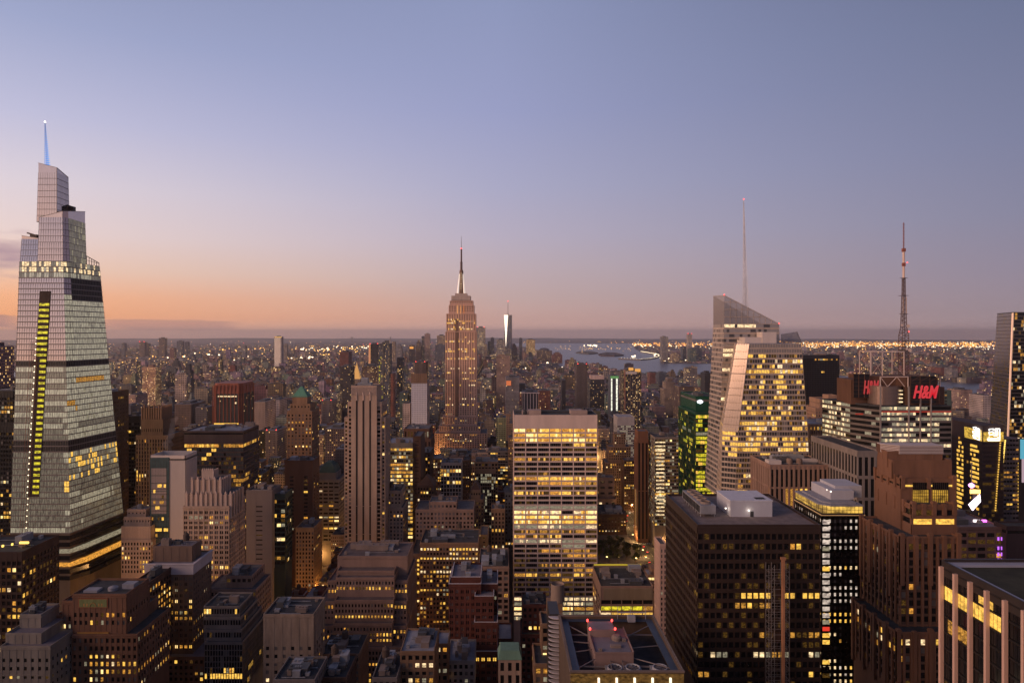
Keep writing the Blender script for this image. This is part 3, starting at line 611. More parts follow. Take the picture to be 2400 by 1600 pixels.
# ================================================================ faceted glass tower with white spire
def bofa():
    r = root('faceted_tower', 'faceted pale glass tower with sloping top and slim white spire', 'skyscraper', (200, 560, 0)); OCC.append((1678, 1895, 540, 1150)); FOOT.append((168, 262, 538, 620))
    rnd = random.Random(9); M = lambda px, Y: (PX(px, Y), Y); Z = PZ
    gm = [mat('facet_glass', (.36,.33,.31), .2, .08, .2, spec=.8, metal=.4), mat('facet_dark', (.05,.05,.055), .2, .1, spec=.8), WIN['b'], WIN['w'], WIN['a'], WIN['m'], mat('facet_sheen', (.62,.5,.42), .28, .06, metal=.3)]  # the facet's lighter, warm reflection is put into its glass colour
    sp = S('facet_band', (.46,.41,.38), rough=.45)
    tag = {}
    def pick(side, jt, u, z):
        py = CY-(z-EYE)*F/548; k = (side, round(z), int(u*13)); q = tag.setdefault(k, rnd.random()); d = rnd.random()
        if side == 3 and 0: return 0
        if side == 1: return 6 if py < 1005 else (2 if q < .8 and py < 1078 else 1)
        if py < 838: return 0
        if side == 2:
            pr = .12
            pr = .2
            for a, p in ((852, .5), (866, .3), (882, .85), (905, .25), (1000, .4), (1013, .5), (1027, .5), (1040, .75), (1055, .85), (1064, .85), (975, .3)):
                if abs(py-a) < 4: pr = p
            if 1030 < py < 1072: pr = max(pr, .65)
            if q < pr*1.15: return 2 if d < .7 else (3 if d < .85 else 4)
            return 1 if d < .5 else (5 if d < .75 else (0 if d < .9 else 4))
        if 1005 < py < 1072: return 2 if q < .8 else 5
        if 900 < py < 1005 and q < .25: return 4
        if py > 1090 and side != 0 and q < .2: return 2
        return (1 if d < .5 else 0) if q > .1 else 4
    # front volume: left side, facet, front face
    # ring order: back-left, left-front(facet start), facet end, front right, back right
    def rg(pl, pf, pe, prr, Yl, Yf): return [(PX(pl, Yl), Yl), M(pf, Yf+6), M(pe, Yf), M(prr, Yf), (PX(prr, Yf), 600)]
    RL = rg(1680, 1690, 1722, 1899, 575, 545); RM = rg(1688, 1693, 1731, 1893, 577, 545); RH = rg(1722, 1727, 1757, 1877.5, 580, 545)
    z0, zm, zt = Z(1160, 545), Z(1012, 545), Z(806, 545)
    glass_ring_tower(r, RL, z0, RM, zm, 4.1, 1.45, 2.0, pick, sp, gm, proud=.15, mull=.13); glass_ring_tower(r, RM, zm, RH, zt, 4.1, 1.4, 2.0, pick, sp, gm, proud=.15, mull=.13)
    b = MB(); b.prism(RL, -3, RL, z0); obj('base', b, sp, r)
    b = MB(); b.prism(RH, zt, RH, zt+.4); obj('roof', b, ROOFL, r)
    b = MB(); b.box(PX(1787, 565), PX(1820, 565), 565, 578, zt+.4, Z(778, 565)); b.box(PX(1747, 565), PX(1786.9, 565), 566, 580, zt+.4, Z(790, 565)); obj('penthouse', b, WHITE, r)
    b = MB(); w0 = M(1728, 551); w1 = M(1757, 545); b.quad((*w0, zt-.2), (*w1, zt-.2), (*w1, Z(808, 545)), (*w0, Z(796, 551))); obj('glass_screen', b, gm[0], r)
    for A_, B_, za_, zb_, mm in ((RM, RH, zm, zt, gm[6]),):
        o_ = lambda p: (p[0]-.55, p[1]-.75); nn = 12; b = MB(); c = MB()
        for i in range(nn):
            t, u = i/nn, (i+1)/nn-.012; L_ = lambda k, v: o_((A_[k][0]+(B_[k][0]-A_[k][0])*v, A_[k][1]+(B_[k][1]-A_[k][1])*v)); q0, q1 = za_+(zb_-za_)*t, za_+(zb_-za_)*u
            for k in range(6):
                s0, s1 = k/6, (k+1)/6-.012; W_ = lambda P, Q, s_: (P[0]+(Q[0]-P[0])*s_, P[1]+(Q[1]-P[1])*s_)
                b.quad((*W_(L_(1, t), L_(2, t), s0), q0), (*W_(L_(1, t), L_(2, t), s1), q0), (*W_(L_(1, u), L_(2, u), s1), q1), (*W_(L_(1, u), L_(2, u), s0), q1))
        obj('facet_pane', b, mm, r)
    # rear volume with the sloping top
    RB0 = [M(1680, 578), M(1790, 578), M(1835, 578), (PX(1835, 578), 612), (PX(1680, 578), 612)]; RB1 = [M(1697.6, 580), M(1790, 580), M(1826, 580), (PX(1826, 580), 610), (PX(1697.6, 580), 610)]
    zt2 = Z(760, 580)
    def pick2(side, jt, u, z):
        py = CY-(z-EYE)*F/580; q = rnd.random()
        if side == 0 and u < .25 and min(abs(py-a) for a in (774, 800, 826, 840, 876, 943)) < 4: return 3
        if side == 0 and .3 < u < .8 and abs(py-774) < 4: return 3
        return 0 if q < .75 else 1
    glass_ring_tower(r, RB0, Z(1160, 578), RB1, zt2, 4.1, 1.5, 2.2, pick2, sp, gm, proud=.12)
    n = 8; b = MB(); zz = [Z(692, 580), Z(740, 580), Z(759, 580), Z(766, 610), Z(694, 610)]
    for i in range(5): k = (i+1) % 5; b.quad((*RB1[i], zt2), (*RB1[k], zt2), (*RB1[k], zz[k]), (*RB1[i], zz[i]))
    sg = mat('screen_glass', (.30,.28,.28), .15, 0, metal=.3); sg.node_tree.nodes['Principled BSDF'].inputs['Alpha'].default_value = .72; obj('glass_screen', b, sg, r)
    b = MB()
    for i in range(5): k = (i+1) % 5; b.beam((*RB1[i], zz[i]), (*RB1[k], zz[k]), .28)
    for k in range(4):
        q = zt2+k*6.2; f = max(0, 1-(q-zt2)/(zz[0]-zt2)); xa = RB1[0][0]; xb = xa+(RB1[2][0]-xa)*f; b.box(xa, xb, 579.7, 579.98, q, q+.5)
    for k in range(1, 9):
        x = RB1[0][0]+k*5; t = (x-RB1[0][0])/(RB1[2][0]-RB1[0][0]); b.box(x-.1, x+.1, 579.65, 579.98, zt2, zz[0]+(zz[2]-zz[0])*t)
    obj('screen_frame', b, sp, r)
    b = MB(); ra = [M(1830, 600), M(1868, 600)]; b.quad((*ra[0], zt), (*M(1879, 590), zt), (*ra[1], Z(777, 600)), (*ra[0], Z(783, 600))); b.beam((*M(1879, 590), zt), (*ra[1], Z(777, 600)), .3); b.beam((*M(1872, 600), zt), (*ra[1], Z(777, 600)), .2)
    obj('rear_screen', b, MATS['screen_glass'], r)
    # spire
    ax, ay = PX(1747.5, 590), 590; b = MB(); zs, ze = Z(722, 590), Z(468, 590); tx = PX(1743, 590)
    def P(t, dx, dy):
        w = 1.6*(1-t)+.12; return (ax+(tx-ax)*t+dx*w, ay+dy*w, zs+(ze-zs)*t)
    for dx, dy in ((-1, -1), (1, -1), (1, 1), (-1, 1)): b.beam(P(-.1, dx, dy), P(1, dx, dy), .2, r2=.1)
    for i in range(30):
        t, u = i/30, (i+1)/30; s_ = 1 if i % 2 else -1
        b.beam(P(t, s_, -1), P(u, -s_, -1), .12); b.beam(P(t, -1, s_), P(u, -1, -s_), .12); b.beam(P(u, -1, -1), P(u, 1, -1), .12)
    b.beam(P(0, 0, 0), P(1, 0, 0), .35, r2=.15)
    obj('spire', b, mat('spire_white', (.75,.72,.72), .5), r)
    for p in (P(1.0, 0, 0), (*RB1[0], zz[0]), (*RB1[2], zz[2])): b = MB(); b.lathe(p[0], p[1], [(.4, p[2]), (.45, p[2]+.9)], 8); obj('beacon', b, ER, r)
bofa()
# ================================================================ tower with the antenna mast and red letters
def text_obj(txt, size, loc, rotz, m, shear=0, ext=.25, parent=None, width=None, bold=.0):
    cu = bpy.data.curves.new('letters', 'FONT'); cu.body = txt; cu.size = size; cu.extrude = ext; cu.shear = shear; cu.offset = bold; cu.align_x = 'CENTER'; cu.materials.append(m)
    o = bpy.data.objects.new('lettering', cu); COL.objects.link(o); o.rotation_euler = (math.pi/2, 0, R(rotz))
    if parent is not None: o.parent = parent; ox = parent['_org']; loc = tuple(a-b for a, b in zip(loc, ox))
    o.location = loc
    bpy.context.view_layer.update(); me = bpy.data.meshes.new_from_object(o); me.name = 'lettering'; n = bpy.data.objects.new('lettering', me); COL.objects.link(n); n.parent = o.parent; n.location = o.location; n.rotation_euler = o.rotation_euler
    if width: n.scale = (width, 1, 1)
    bpy.data.objects.remove(o); return n
def conde():
    Y = 505; r = root('mast_tower', 'tower with red lettered signs and tall antenna mast on its roof', 'skyscraper', (300, 530, 0)); OCC.append((2017, 2231, Y-6, 1200)); FOOT.append((PX(2001, Y), PX(2231, Y), Y-6, 570))
    rnd = random.Random(31); gm = [GLASS, WIN['g'], WIN['w'], WIN['k'], WIN['m']]; Z = lambda py: PZ(py, Y); X = lambda px: PX(px, Y)
    tag = {}
    def pick(side, jt, u, z):
        py = CY-(z-EYE)*F/Y; q = tag.setdefault((side, round(z), int(u*6)), rnd.random()); d = rnd.random()
        if py > 1060: return 1 if q < .12 and side > 0 else (4 if d < .25 else 0)
        if side == 4: return 1 if q < .2 else 0
        return (1 if d < .7 else 2) if q < .72 else 0
    rg = [(X(2063), Y), (X(2229), Y), (X(2229), 560), (X(2010), 560), (X(2028), Y+22)]
    rg = [rg[0], rg[1], rg[2], rg[3], rg[4]]
    glass_ring_tower(r, rg, Z(1215), rg, Z(953), 4.0, 1.7, 1.7, lambda s, j, u, z: pick({0:1, 4:4}.get(s, 0), j, u, z), S('mullion_grey', (.13,.12,.125), rough=.5), gm, proud=.12)
    b = MB(); b.prism(rg, -3, rg, Z(1215)); obj('base', b, GREY, r)
    b = MB(); b.prism(rg, Z(953), rg, Z(950)); obj('roof', b, ROOFD, r)
    b = MB(); b.box(X(2063), X(2229), Y-.4, Y-.15, Z(966), Z(963)); b.box(X(2022), X(2040), Y+10, Y+10.3, Z(975), Z(972)); obj('red_band', b, mat('red_band', (.5,.05,.03), .6, 0, em=(1,.08,.04), es=.12), r)
    for px in (2063, 2129, 2156, 2181):
        b = MB(); b.box(X(px)-.5, X(px)+.5, Y-.8, Y-.1, Z(1200), Z(905)); obj('pier', b, STEEL, r)
    # drum and crown block
    cxx, cyy = X(2096), Y+13; b = MB(); rd = X(2130)-X(2096)+.6; z0, z1 = Z(953), Z(906)
    b.lathe(cxx, cyy, [(rd, z0), (rd, z1)], 40); obj('drum', b, mat('drum_steel', (.28,.2,.18), .3, .1, metal=.7), r)
    b = MB(); k = z0+.7
    while k < z1: b.lathe(cxx, cyy, [(rd+.14, k), (rd+.14, k+.12)], 40); k += 1.0
    obj('drum_rib', b, STEEL, r)
    for i in range(4): b = MB(); b.box(X(2112), X(2120), Y-.1+2.2, Y+3, Z(917+i*9), Z(914+i*9)); obj('drum_window', b, WIN['w'], r)
    b = MB(); b.box(X(2130), X(2204), Y+3, 545, Z(953), Z(884)); b.box(X(2204), X(2226), Y+6, 552, Z(953), Z(908)); b.box(X(2024), X(2064), Y+18, 545, Z(953), Z(893)); b.box(X(2064), X(2130), Y+16, 552, Z(953), Z(884)); obj('wall', b, BROWN, r)
    b = MB(); b.box(X(2203), X(2204), Y-.5, Y+3, Z(953), Z(882))
    # sign boards with red letters
    b = MB(); b.box(X(2133), X(2192), Y-.6, Y+.2, Z(945), Z(881)); obj('sign_board', b, BLACK, r)
    b = MB()
    for i in range(9): q = Z(945)+(Z(881)-Z(945))*i/8; b.box(X(2133), X(2200), Y-.75, Y-.62, q-.1, q+.1)
    for px in (2133, 2155, 2178, 2200): b.box(X(px)-.15, X(px)+.15, Y-.85, Y-.6, Z(945), Z(881))
    for k in range(3): b.beam((X(2133+k*22), Y-.7, Z(895)), (X(2155+k*22), Y-.7, Z(881)), .15)
    obj('sign_frame', b, BROWN, r)
    er = em('red_letter', (1,.02,.04), .6)
    text_obj('H&M', 13.2, (X(2165), Y-1.1, Z(932)), 0, er, .35, .35, r, .62, .28)
    b = MB(); b.box(X(2024), X(2062), Y+14.2, Y+15, Z(936), Z(879)); obj('sign_board', b, BLACK, r)
    b = MB()
    for i in range(7): q = Z(936)+(Z(879)-Z(936))*i/6; b.box(X(2023), X(2063), Y+13.8, Y+14.1, q-.1, q+.1)
    for px in (2023, 2036, 2050, 2063): b.box(X(px)-.15, X(px)+.15, Y+13.7, Y+14.1, Z(936), Z(879))
    obj('sign_frame', b, BROWN, r)
    text_obj('H&M', 14.5, (PX(2041, Y+13), Y+13.2, Z(926)), 0, em('red_letter_dim', (.9,.03,.04), .45), .25, .35, r, .36, .25)
    # white trusses
    b = MB(); w = S('truss_white', (.62,.55,.55), noise=.05)
    def fr(xa, xb, za, zb, y):
        for xx in (xa, (xa+xb)/2 if xb-xa < 20 else xa+(xb-xa)*.37, xb): b.beam((X(xx) if 0 else xx, y, za), (xx, y, zb), .45)
        b.beam((xa, y, zb), (xb, y, zb), .45); b.beam((xa, y, za), (xb, y, za), .3)
    xa, xm, xb = X(2078), X(2107), X(2160)
    for y in (Y+22, Y+38):
        for xx in (xa, xm, xb): b.beam((xx, y, Z(885)), (xx, y, Z(826)), .42)
        b.beam((xa, y, Z(826)), (xb, y, Z(826)), .42)
        b.beam((xa, y, Z(826)), (xm, y, Z(884)), .14); b.beam((xm, y, Z(826)), (xb, y, Z(884)), .14); b.beam((xa, y, Z(884)), (xm, y, Z(850)), .14)
    for xx in (xa, xm, xb): b.beam((xx, Y+22, Z(826)), (xx, Y+38, Z(826)), .35)
    xa, xb = X(2065), X(2130); y = Y+1
    for xx in (xa, xb): b.beam((xx, y, Z(907)), (xx, y, Z(883)), .42)
    b.beam((xa, y, Z(883)), (xb, y, Z(883)), .42)
    for p, q in (((xa, 883), (X(2082), 906)), ((X(2082), 906), (X(2104), 883)), ((X(2104), 883), (X(2122), 906))): b.beam((p[0], y, Z(p[1])), (q[0], y, Z(q[1])), .25)
    xx = X(2203); b.beam((xx, Y, Z(905)), (xx, Y, Z(882)), .4); b.beam((X(2190), Y, Z(882)), (xx, Y, Z(882)), .35)
    obj('truss', b, w, r)
    # antenna mast
    ym = Y+30; X2 = lambda px: PX(px, ym); Z2 = lambda py: PZ(py, ym); c0 = X2(2118); b = MB()
    def lat(cx_, w0, w1, za, zb, n):
        for dx, dy in ((-1, -1), (1, -1), (1, 1), (-1, 1)): b.beam((cx_+dx*w0, ym+dy*w0, za), (cx_+dx*w1, ym+dy*w1, zb), .26)
        for i in range(n):
            t, u = i/n, (i+1)/n; s = 1 if i % 2 else -1; wa, wb = w0+(w1-w0)*t, w0+(w1-w0)*u; qa, qb = za+(zb-za)*t, za+(zb-za)*u
            for sy in (-1, 1): b.beam((cx_-s*wa, ym+sy*wa, qa), (cx_+s*wb, ym+sy*wb, qb), .15); b.beam((cx_-wb, ym+sy*wb, qb), (cx_+wb, ym+sy*wb, qb), .17)
            for sxx in (-1, 1): b.beam((cx_+sxx*wa, ym-s*wa, qa), (cx_+sxx*wb, ym+s*wb, qb), .15)
    lat(c0, 2.6, 2.5, Z2(880), Z2(786), 14); lat(c0, 2.5, 1.5, Z2(786), Z2(766), 3); lat(c0, 1.6, 1.3, Z2(766), Z2(736), 6); lat(c0, 1.3, 1.0, Z2(736), Z2(693), 8); lat(c0, .95, .8, Z2(693), Z2(652), 8)
    for py, w_ in ((736, 2.3), (693, 2.6), (652, 2.0)): b.box(c0-w_, c0+w_, ym-w_, ym+w_, Z2(py), Z2(py)+.3)
    ms = obj('mast', b, S('mast_brown', (.12,.075,.065), noise=.1), r)
    b = MB(); b.lathe(c0, ym, [(.85, Z2(651)), (.85, Z2(624))], 12); b.lathe(c0, ym, [(.85, Z2(616)), (.85, Z2(590))], 12); obj('antenna_tube', b, S('tube_white', (.72,.62,.6), noise=.05), r)
    b = MB(); b.box(c0-1, c0+1, ym-1, ym+1, Z2(624), Z2(616)); b.box(c0-1.1, c0+1.1, ym-1.1, ym+1.1, Z2(590), Z2(582)); b.beam((c0, ym, Z2(582)), (c0, ym, Z2(521)), .3, r2=.2)
    for i in range(18): q = Z2(580)+(Z2(522)-Z2(580))*i/18; b.box(c0-.5, c0+.5, ym-.5, ym+.5, q, q+.35)
    obj('antenna_tip', b, S('mast_red', (.3,.12,.1)), r)
    b = MB()
    for i in range(26): q = Z2(734)+(Z2(696)-Z2(734))*i/26; b.box(c0-1.5, c0-1.1, ym-1.7, ym-1.3, q, q+.3); b.box(c0+1.0, c0+1.4, ym-1.7, ym-1.3, q, q+.3)
    obj('antenna_panel', b, S('panel_cream', (.6,.4,.25)), r)
    for px, py, rr in ((2109, 762, 1.0), (2123, 764, 1.4), (2108, 786, .5), (2127, 820, 1.4), (2120, 817, 1.0), (2105, 816, .8)):
        b = MB(); x, q = X2(px), Z2(py); b.lathe(0, 0, [(.15*rr, -.25*rr), (rr*.8, -.12*rr), (rr, .12*rr), (rr*.95, .2*rr)], 14)
        b.v = [(x+a, ym-3-c, q+bb) for a, bb, c in b.v]; obj('dish', b, S('dish_white', (.7,.62,.6), noise=.03), r)
    for px, py in ((2125.5, 778), (2122, 617)): b = MB(); b.lathe(X2(px), ym-2.6, [(.35, Z2(py)), (.35, Z2(py)+.7)], 8); obj('beacon', b, ER, r)
conde()
# ================================================================ mid-field buildings one by one
st = style
# white gridded travertine slab
GR = {}
for j, s in enumerate('bbbaMdadMdbadaddGBBbWmaWWmmmmmammddwWbWwwbW'):
    GR[j] = {'b':(.95,'bbbBoa'),'B':(.92,'bBBwo'),'a':(.45,'boam'),'M':(.15,'bba'),'d':(.05,'am'),'m':(.5,'amoam'),'G':(1,'g'),'W':(.85,'ggw'),'w':(.7,'wgg')}[s]
def ext_grace(r, T):
    x0, x1, y0, y1, zt, _ = T[0]
    b = MB(); b.box(x0+7, x0+12, y0+3, y0+9, zt, zt+3); b.box(x0+12.5, x0+23, y0+2, y0+12, zt, zt+3.6); b.box(x1-22, x1-8, y0+2.4, y0+14, zt, zt+3.4); obj('penthouse', b, S('unit_stone', (.4,.33,.32)), r)
    b = MB(); b.lathe(x0+9.5, y0+4, [(2, zt+.1), (2, zt+2.5), (.3, zt+4.6)], 16); b.lathe(x1-10.5, y0+9, [(1.6, zt), (1.6, zt+5)], 14); b.box(x0+2, x1-2, y0+15, y0+22, zt, zt+1.5); obj('roof_vent', b, ROOFD, r)
hero('gridded_slab', 'broad pale gridded slab with rows of yellow lit windows', 'office building', [(1204, 1400, 972, 570, 36)],
     st(sub=6, fl=4.02, bay=9.97, pf=.9, sh=1.35, dp=.55, pp=.1, top=11.6, rows=GR, off='ddddm'), TRAV, ROOFD, yb=1440, seed=4, clut=0, extra=ext_grace, ind=200, par=0)
b = MB()
x0, x1 = PX(1204, 570), PX(1400, 570)
# art deco slab with three dark stripes
def ext_500(r, T):
    x0, x1, y0, y1, zt, _ = T[0]; b = MB()
    for px in (836, 851.5, 867.5):
        x = PX(px, y0); b.box(x-.75, x+.75, y0-.12, y0+.3, PZ(1300, y0), PZ(940, y0))
        b.prism([(x-.75, y0-.12), (x+.75, y0-.12), (x+.75, y0+.3), (x-.75, y0+.3)], PZ(940, y0), [(x-.1, y0-.12), (x+.1, y0-.12), (x+.1, y0+.3), (x-.1, y0+.3)], PZ(936, y0))
    obj('dark_stripe', b, S('stripe_dark', (.022,.018,.02)), r)
    b = MB()
    for i in range(26): x = x0+.4+(x1-x0-.8)*i/25; b.box(x-.2, x+.2, y0-.35, y0, PZ(926, y0), zt)
    for px in (836, 851.5, 867.5): x = PX(px, y0); b.box(x-.5, x+.5, y0-.6, y0, PZ(938, y0), PZ(922, y0)); b.lathe(x, y0-.3, [(.7, PZ(924, y0)), (.5, PZ(920, y0)), (.05, PZ(916, y0))], 8)
    obj('crown_fluting', b, PALE, r)
    b = MB(); b.box(x0+5, x1-6, y0+4, y0+14, zt+.2, zt+3); b.box(x0+8, x1-9, y0+5, y0+11, zt+3, zt+7.5)
    for i in range(7): xx = x0+5+i*2.2; b.beam((xx, y0+3.4, zt), (xx, y0+3.4, zt+6), .1)
    b.beam((x0+4, y0+3.4, zt+6), (x1-4, y0+3.4, zt+6), .12); obj('penthouse', b, mat('unit_grey', (.3,.3,.32)), r)
hero('striped_slab', 'pale art deco slab with three black vertical stripes', 'tower',
     [(823, 883, 906, 615, 26, st(fl=3.6, bay=40, pf=12, sh=3.59, dp=.2, top=100)),
      (815, 894, 944, 617, 30, st(fl=3.6, bay=4.8, pf=2.0, sh=1.0, dp=.3, top=3, pr=0, lo=.02, lit='warm', off='dddc')),
      (807, 903, 980, 619, 30, st(fl=3.55, bay=3.3, pf=1.5, sh=1.5, dp=.3, top=3, pr=.05, hi=.3, lo=.05, lit='warm', off='ddccm'))],
     st(), LIME, yb=1300, seed=5, clut=0, extra=ext_500)
# fix: plain front strip between the stripes is a shallow bay
def strip500():
    pass
hero('stepped_annex', 'pale stepped annex at the foot of the striped slab on its right', 'office building', [(900, 940, 1152, 640, 30), (880, 945, 1192, 636, 34)],
     st(fl=3.55, bay=3.2, pf=1.5, sh=1.5, top=2, pr=.05, lo=.12, lit='warm', off='ddc'), LIME, yb=1300, seed=6, tank=True)
hero('pale_annex', 'pale shaft rising beside the striped slab to its left shoulder', 'office building', [(872, 930, 1262, 560, 20)], st(fl=3.5, bay=3, pf=1.3, top=2, lo=.1, lit='warm'), TAN, yb=1310, seed=61, clut=2) if 0 else None
# yellow lit glass behind it
hero('lit_glass_block', 'glass block glowing yellow on nearly every floor beside the striped slab', 'office building', [(903, 967, 1040, 700, 40)],
     st(fl=3.9, bay=2.4, pf=.15, sh=1.5, dp=.25, top=4.5, pr=.72, hi=.85, lo=.25, lit='warm', off='dmg'), S('glassy_band', (.25,.24,.22)), ROOFL, yb=1260, seed=10)
hero('brown_shaft', 'narrow dark brown shaft against the yellow lit glass block', 'office building', [(968, 986, 1024, 703, 40)], st(fl=3.8, bay=6, pf=4, sh=3.2, top=4, lo=.02), BROWN, yb=1260, seed=11, clut=1)
hero('brown_tall_window_block', 'brown block with tall narrow windows in front of white gridded tower', 'office building', [(947, 1006, 1006, 960, 50), (947, 1010, 1030, 957, 54)], st(fl=9, bay=4.6, pf=2.4, sh=1.5, top=3, lo=.06, lit='warm'), BROWN, yb=1040, seed=13, ind=0)
hero('brown_lit_annex', 'brown annex with scattered lights just right of the brown shaft', 'office building', [(985, 1008, 1062, 745, 40)], st(lo=.25, lit='warm', bay=3), BROWN, yb=1180, seed=14)
hero('white_grid_block', 'pale gridded block with a few orange windows below the tall stone tower', 'office building', [(1033, 1081, 1086, 740, 30)],
     st(fl=4.2, bay=3.2, pf=.7, sh=1.0, top=2, pr=.05, lo=.07, lit='warm', off='ddddc'), PALE, yb=1190, seed=15, ind=100)
hero('dark_green_window_tower', 'brown tower with dark green glass centre below the tall stone tower', 'office building', [(1113, 1167, 1084, 790, 40), (1116, 1162, 1100, 786, 42, st(fl=3.7, bay=2.6, pf=.5, sh=.8, top=5, lo=.05, lit='pale', off='dddg'))],
     st(fl=4, bay=4, lo=.05), TAN, yb=1250, seed=16)
hero('tan_gabled_block', 'slim tan tower with pointed top beside dark green glass', 'office building', [(1103, 1126, 1150, 690, 20), (1098, 1133, 1172, 686, 26)],
     st(fl=3.6, bay=2.7, pf=1.2, top=2, lo=.08, lit='warm'), TAN, yb=1250, seed=17,
     crown=lambda r, x0, x1, y0, y1, z: obj('gable_roof', (lambda b: (b.prism([(x0, y0), (x1, y0), (x1, y1), (x0, y1)], z+.2, [((x0+x1)/2-.5, y0+3), ((x0+x1)/2+.5, y0+3), ((x0+x1)/2+.5, y1-3), ((x0+x1)/2-.5, y1-3)], z+8), b)[1])(MB()), BROWN, r), clut=0)
hero('ornate_slim_tower', 'slim ornate tan tower with arched top left of the gridded slab', 'office building', [(1151, 1183, 1194, 640, 20)], st(fl=3.8, bay=3.6, pf=1.7, top=3, lo=.05, lit='warm', sh=1.3), TAN, yb=1270, seed=18)
hero('tan_lit_block', 'tan block with a few bright windows below the lit glass block', 'office building', [(1006, 1070, 1178, 628, 24), (974, 1110, 1196, 624, 36)],
     st(fl=3.9, bay=3.4, pf=1.5, sh=1.7, top=2, pr=.12, hi=.7, lo=.06, lit='warm', off='ddc'), PINK, yb=1268, seed=19)
hero('brown_gable_block', 'brown block with pyramid roof beside pale gridded block', 'office building', [(978, 1018, 1140, 690, 26)], st(fl=3.7, bay=3, lo=.15, lit='warm'), BROWN, yb=1195, seed=20, clut=0,
     crown=lambda r, x0, x1, y0, y1, z: obj('hipped_roof', (lambda b: (b.prism([(x0, y0), (x1, y0), (x1, y1), (x0, y1)], z+.2, [((x0+x1)/2-1, y0+8), ((x0+x1)/2+1, y0+8), ((x0+x1)/2+1, y1-8), ((x0+x1)/2-1, y1-8)], z+9), b)[1])(MB()), BROWN, r))
hero('lit_row_block', 'tan block with long rows of bright lit windows at lower centre', 'office building', [(984, 1121, 1274, 560, 40), (961, 1060, 1300, 562, 42)],
     st(fl=3.7, bay=2.6, pf=1.05, sh=1.7, top=3.4, pr=.25, hi=.75, lo=.2, lit='warm', off='ddca', rows={0:(.85,'bbw'),1:(.45,'bw'),2:(.75,'bbw'),3:(.35,'b'),5:(.7,'bw'),6:(.1,'a')}), TAN, ROOFD, yb=1510, seed=22, clut=7, tank=True)
hero('arched_cornice_block', 'tan block with stone cornice and dark roof beside lit-row block', 'office building', [(1122, 1193, 1330, 510, 44)],
     st(fl=4.2, bay=4.2, pf=1.7, sh=1.6, top=2.6, pr=0, lo=.05), PINK, ROOFD, yb=1500, seed=23, clut=6, tank=True)
hero('orange_wall_block', 'small tan block with blank orange side and flat roof behind the cornice block', 'office building', [(1125, 1144, 1255, 600, 30)], st(lo=.02, bay=7, pf=5.5, sh=2.5), GOLD, yb=1310, seed=24, clut=1)
def trim_red(r, T):
    b = MB()
    for x0, x1, y0, y1, zt, _ in T:
        for a in ((x0-.2, x1+.2, y0-.2, y0+.25), (x0-.2, x0+.25, y0+.26, y1), (x1-.25, x1+.2, y0+.26, y1)): b.box(*a, zt+1.1, zt+1.5)
    obj('coping', b, mat('pale_coping', (.55,.5,.52), .7, .1), r)
RS = st(fl=3.7, bay=3.3, pf=1.5, sh=1.7, top=2.6, pr=.1, hi=.55, lo=.05, lit='warm', off='dddc', two=1)
hero('red_brick_block', 'dark red brick block with pale roof coping at lower centre', 'apartment building', [(1058, 1127, 1356, 410, 26), (1052, 1127, 1372, 408, 30)], RS, RED, mat('roof_mauve', (.20,.18,.21), .9, .2), yb=1600, seed=25, extra=trim_red, clut=3)
hero('red_brick_wing', 'taller red brick wing stepping down beside the red brick block', 'apartment building', [(1128, 1166, 1372, 412, 24), (1113, 1157, 1401, 402, 26), (1112, 1166, 1462, 399, 28), (1112, 1166, 1530, 396, 30)], RS, RED, mat('roof_mauve', (.20,.18,.21), .9, .2), yb=1600, seed=26, extra=trim_red, clut=2)
# stepped tan setback block
SB = st(fl=3.7, bay=2.25, pf=1.05, sh=1.5, dp=.4, top=1.8, pr=.25, hi=.8, lo=.08, lit='amber', off='dddddc')
hero('stepped_stone_block', 'broad pinkish stone block stepping down in terraces with blank top', 'office building',
     [(791, 955, 1306, 497, 34, st(fl=4, bay=90, pf=8, sh=3.99, top=40)),
      (789, 924, 1340, 487, 42, st(fl=4, bay=90, pf=8, sh=3.99, top=40)), (787, 924, 1356, 480, 50, {**SB, 'rows': {2:(.95,'baa'),3:(.1,'m')}}), (768, 955, 1363, 484, 48, SB),
      (784, 922, 1409, 472, 56, {**SB, 'rows': {2:(.7,'aab'),3:(.1,'m')}}), (745, 953, 1412, 476, 56, SB), (781, 919, 1464, 466, 60, {**SB, 'rows': {2:(.8,'aab')}}), (742, 952, 1470, 470, 60, SB), (744, 950, 1520, 462, 66, SB)],
     SB, PINK, mat('roof_brown', (.14,.11,.11), .9, .3), yb=1600, seed=27, clut=8, ind=220)
hero('blank_concrete_block', 'pale concrete block with nearly blank top and few lit windows', 'office building', [(617, 735, 1443, 380, 25)],
     st(fl=4.4, bay=4.5, pf=2.9, sh=2.4, dp=.3, top=17, pr=.3, hi=.6, lo=.2, lit='warm', off='ddcc', rows={0:(.1,'a'),1:(.6,'bba'),2:(.5,'ab'),3:(.3,'a'),4:(.7,'bw')}), S('stained_concrete', (.33,.275,.235), noise=.3, scale=.3), ROOFD, yb=1600, seed=28, clut=4)
hero('golden_lit_block', 'narrow tan block bathed in golden street light', 'office building', [(693, 736, 1238, 650, 30)],
     st(fl=3.8, bay=3.1, pf=1.3, sh=1.5, top=3.5, pr=.02, lo=.04, lit='warm', off='dddc'), GOLD, yb=1400, seed=29, clut=2)
hero('grey_blank_slab', 'grey slab with blank wall and dark glass side', 'office building', [(577, 638, 1151, 560, 22)], st(fl=3.9, bay=20, pf=16, sh=2.9, top=12, lo=.0), S('mauve_concrete', (.21,.185,.19), noise=.1), ROOFD, yb=1310, seed=30, clut=3)
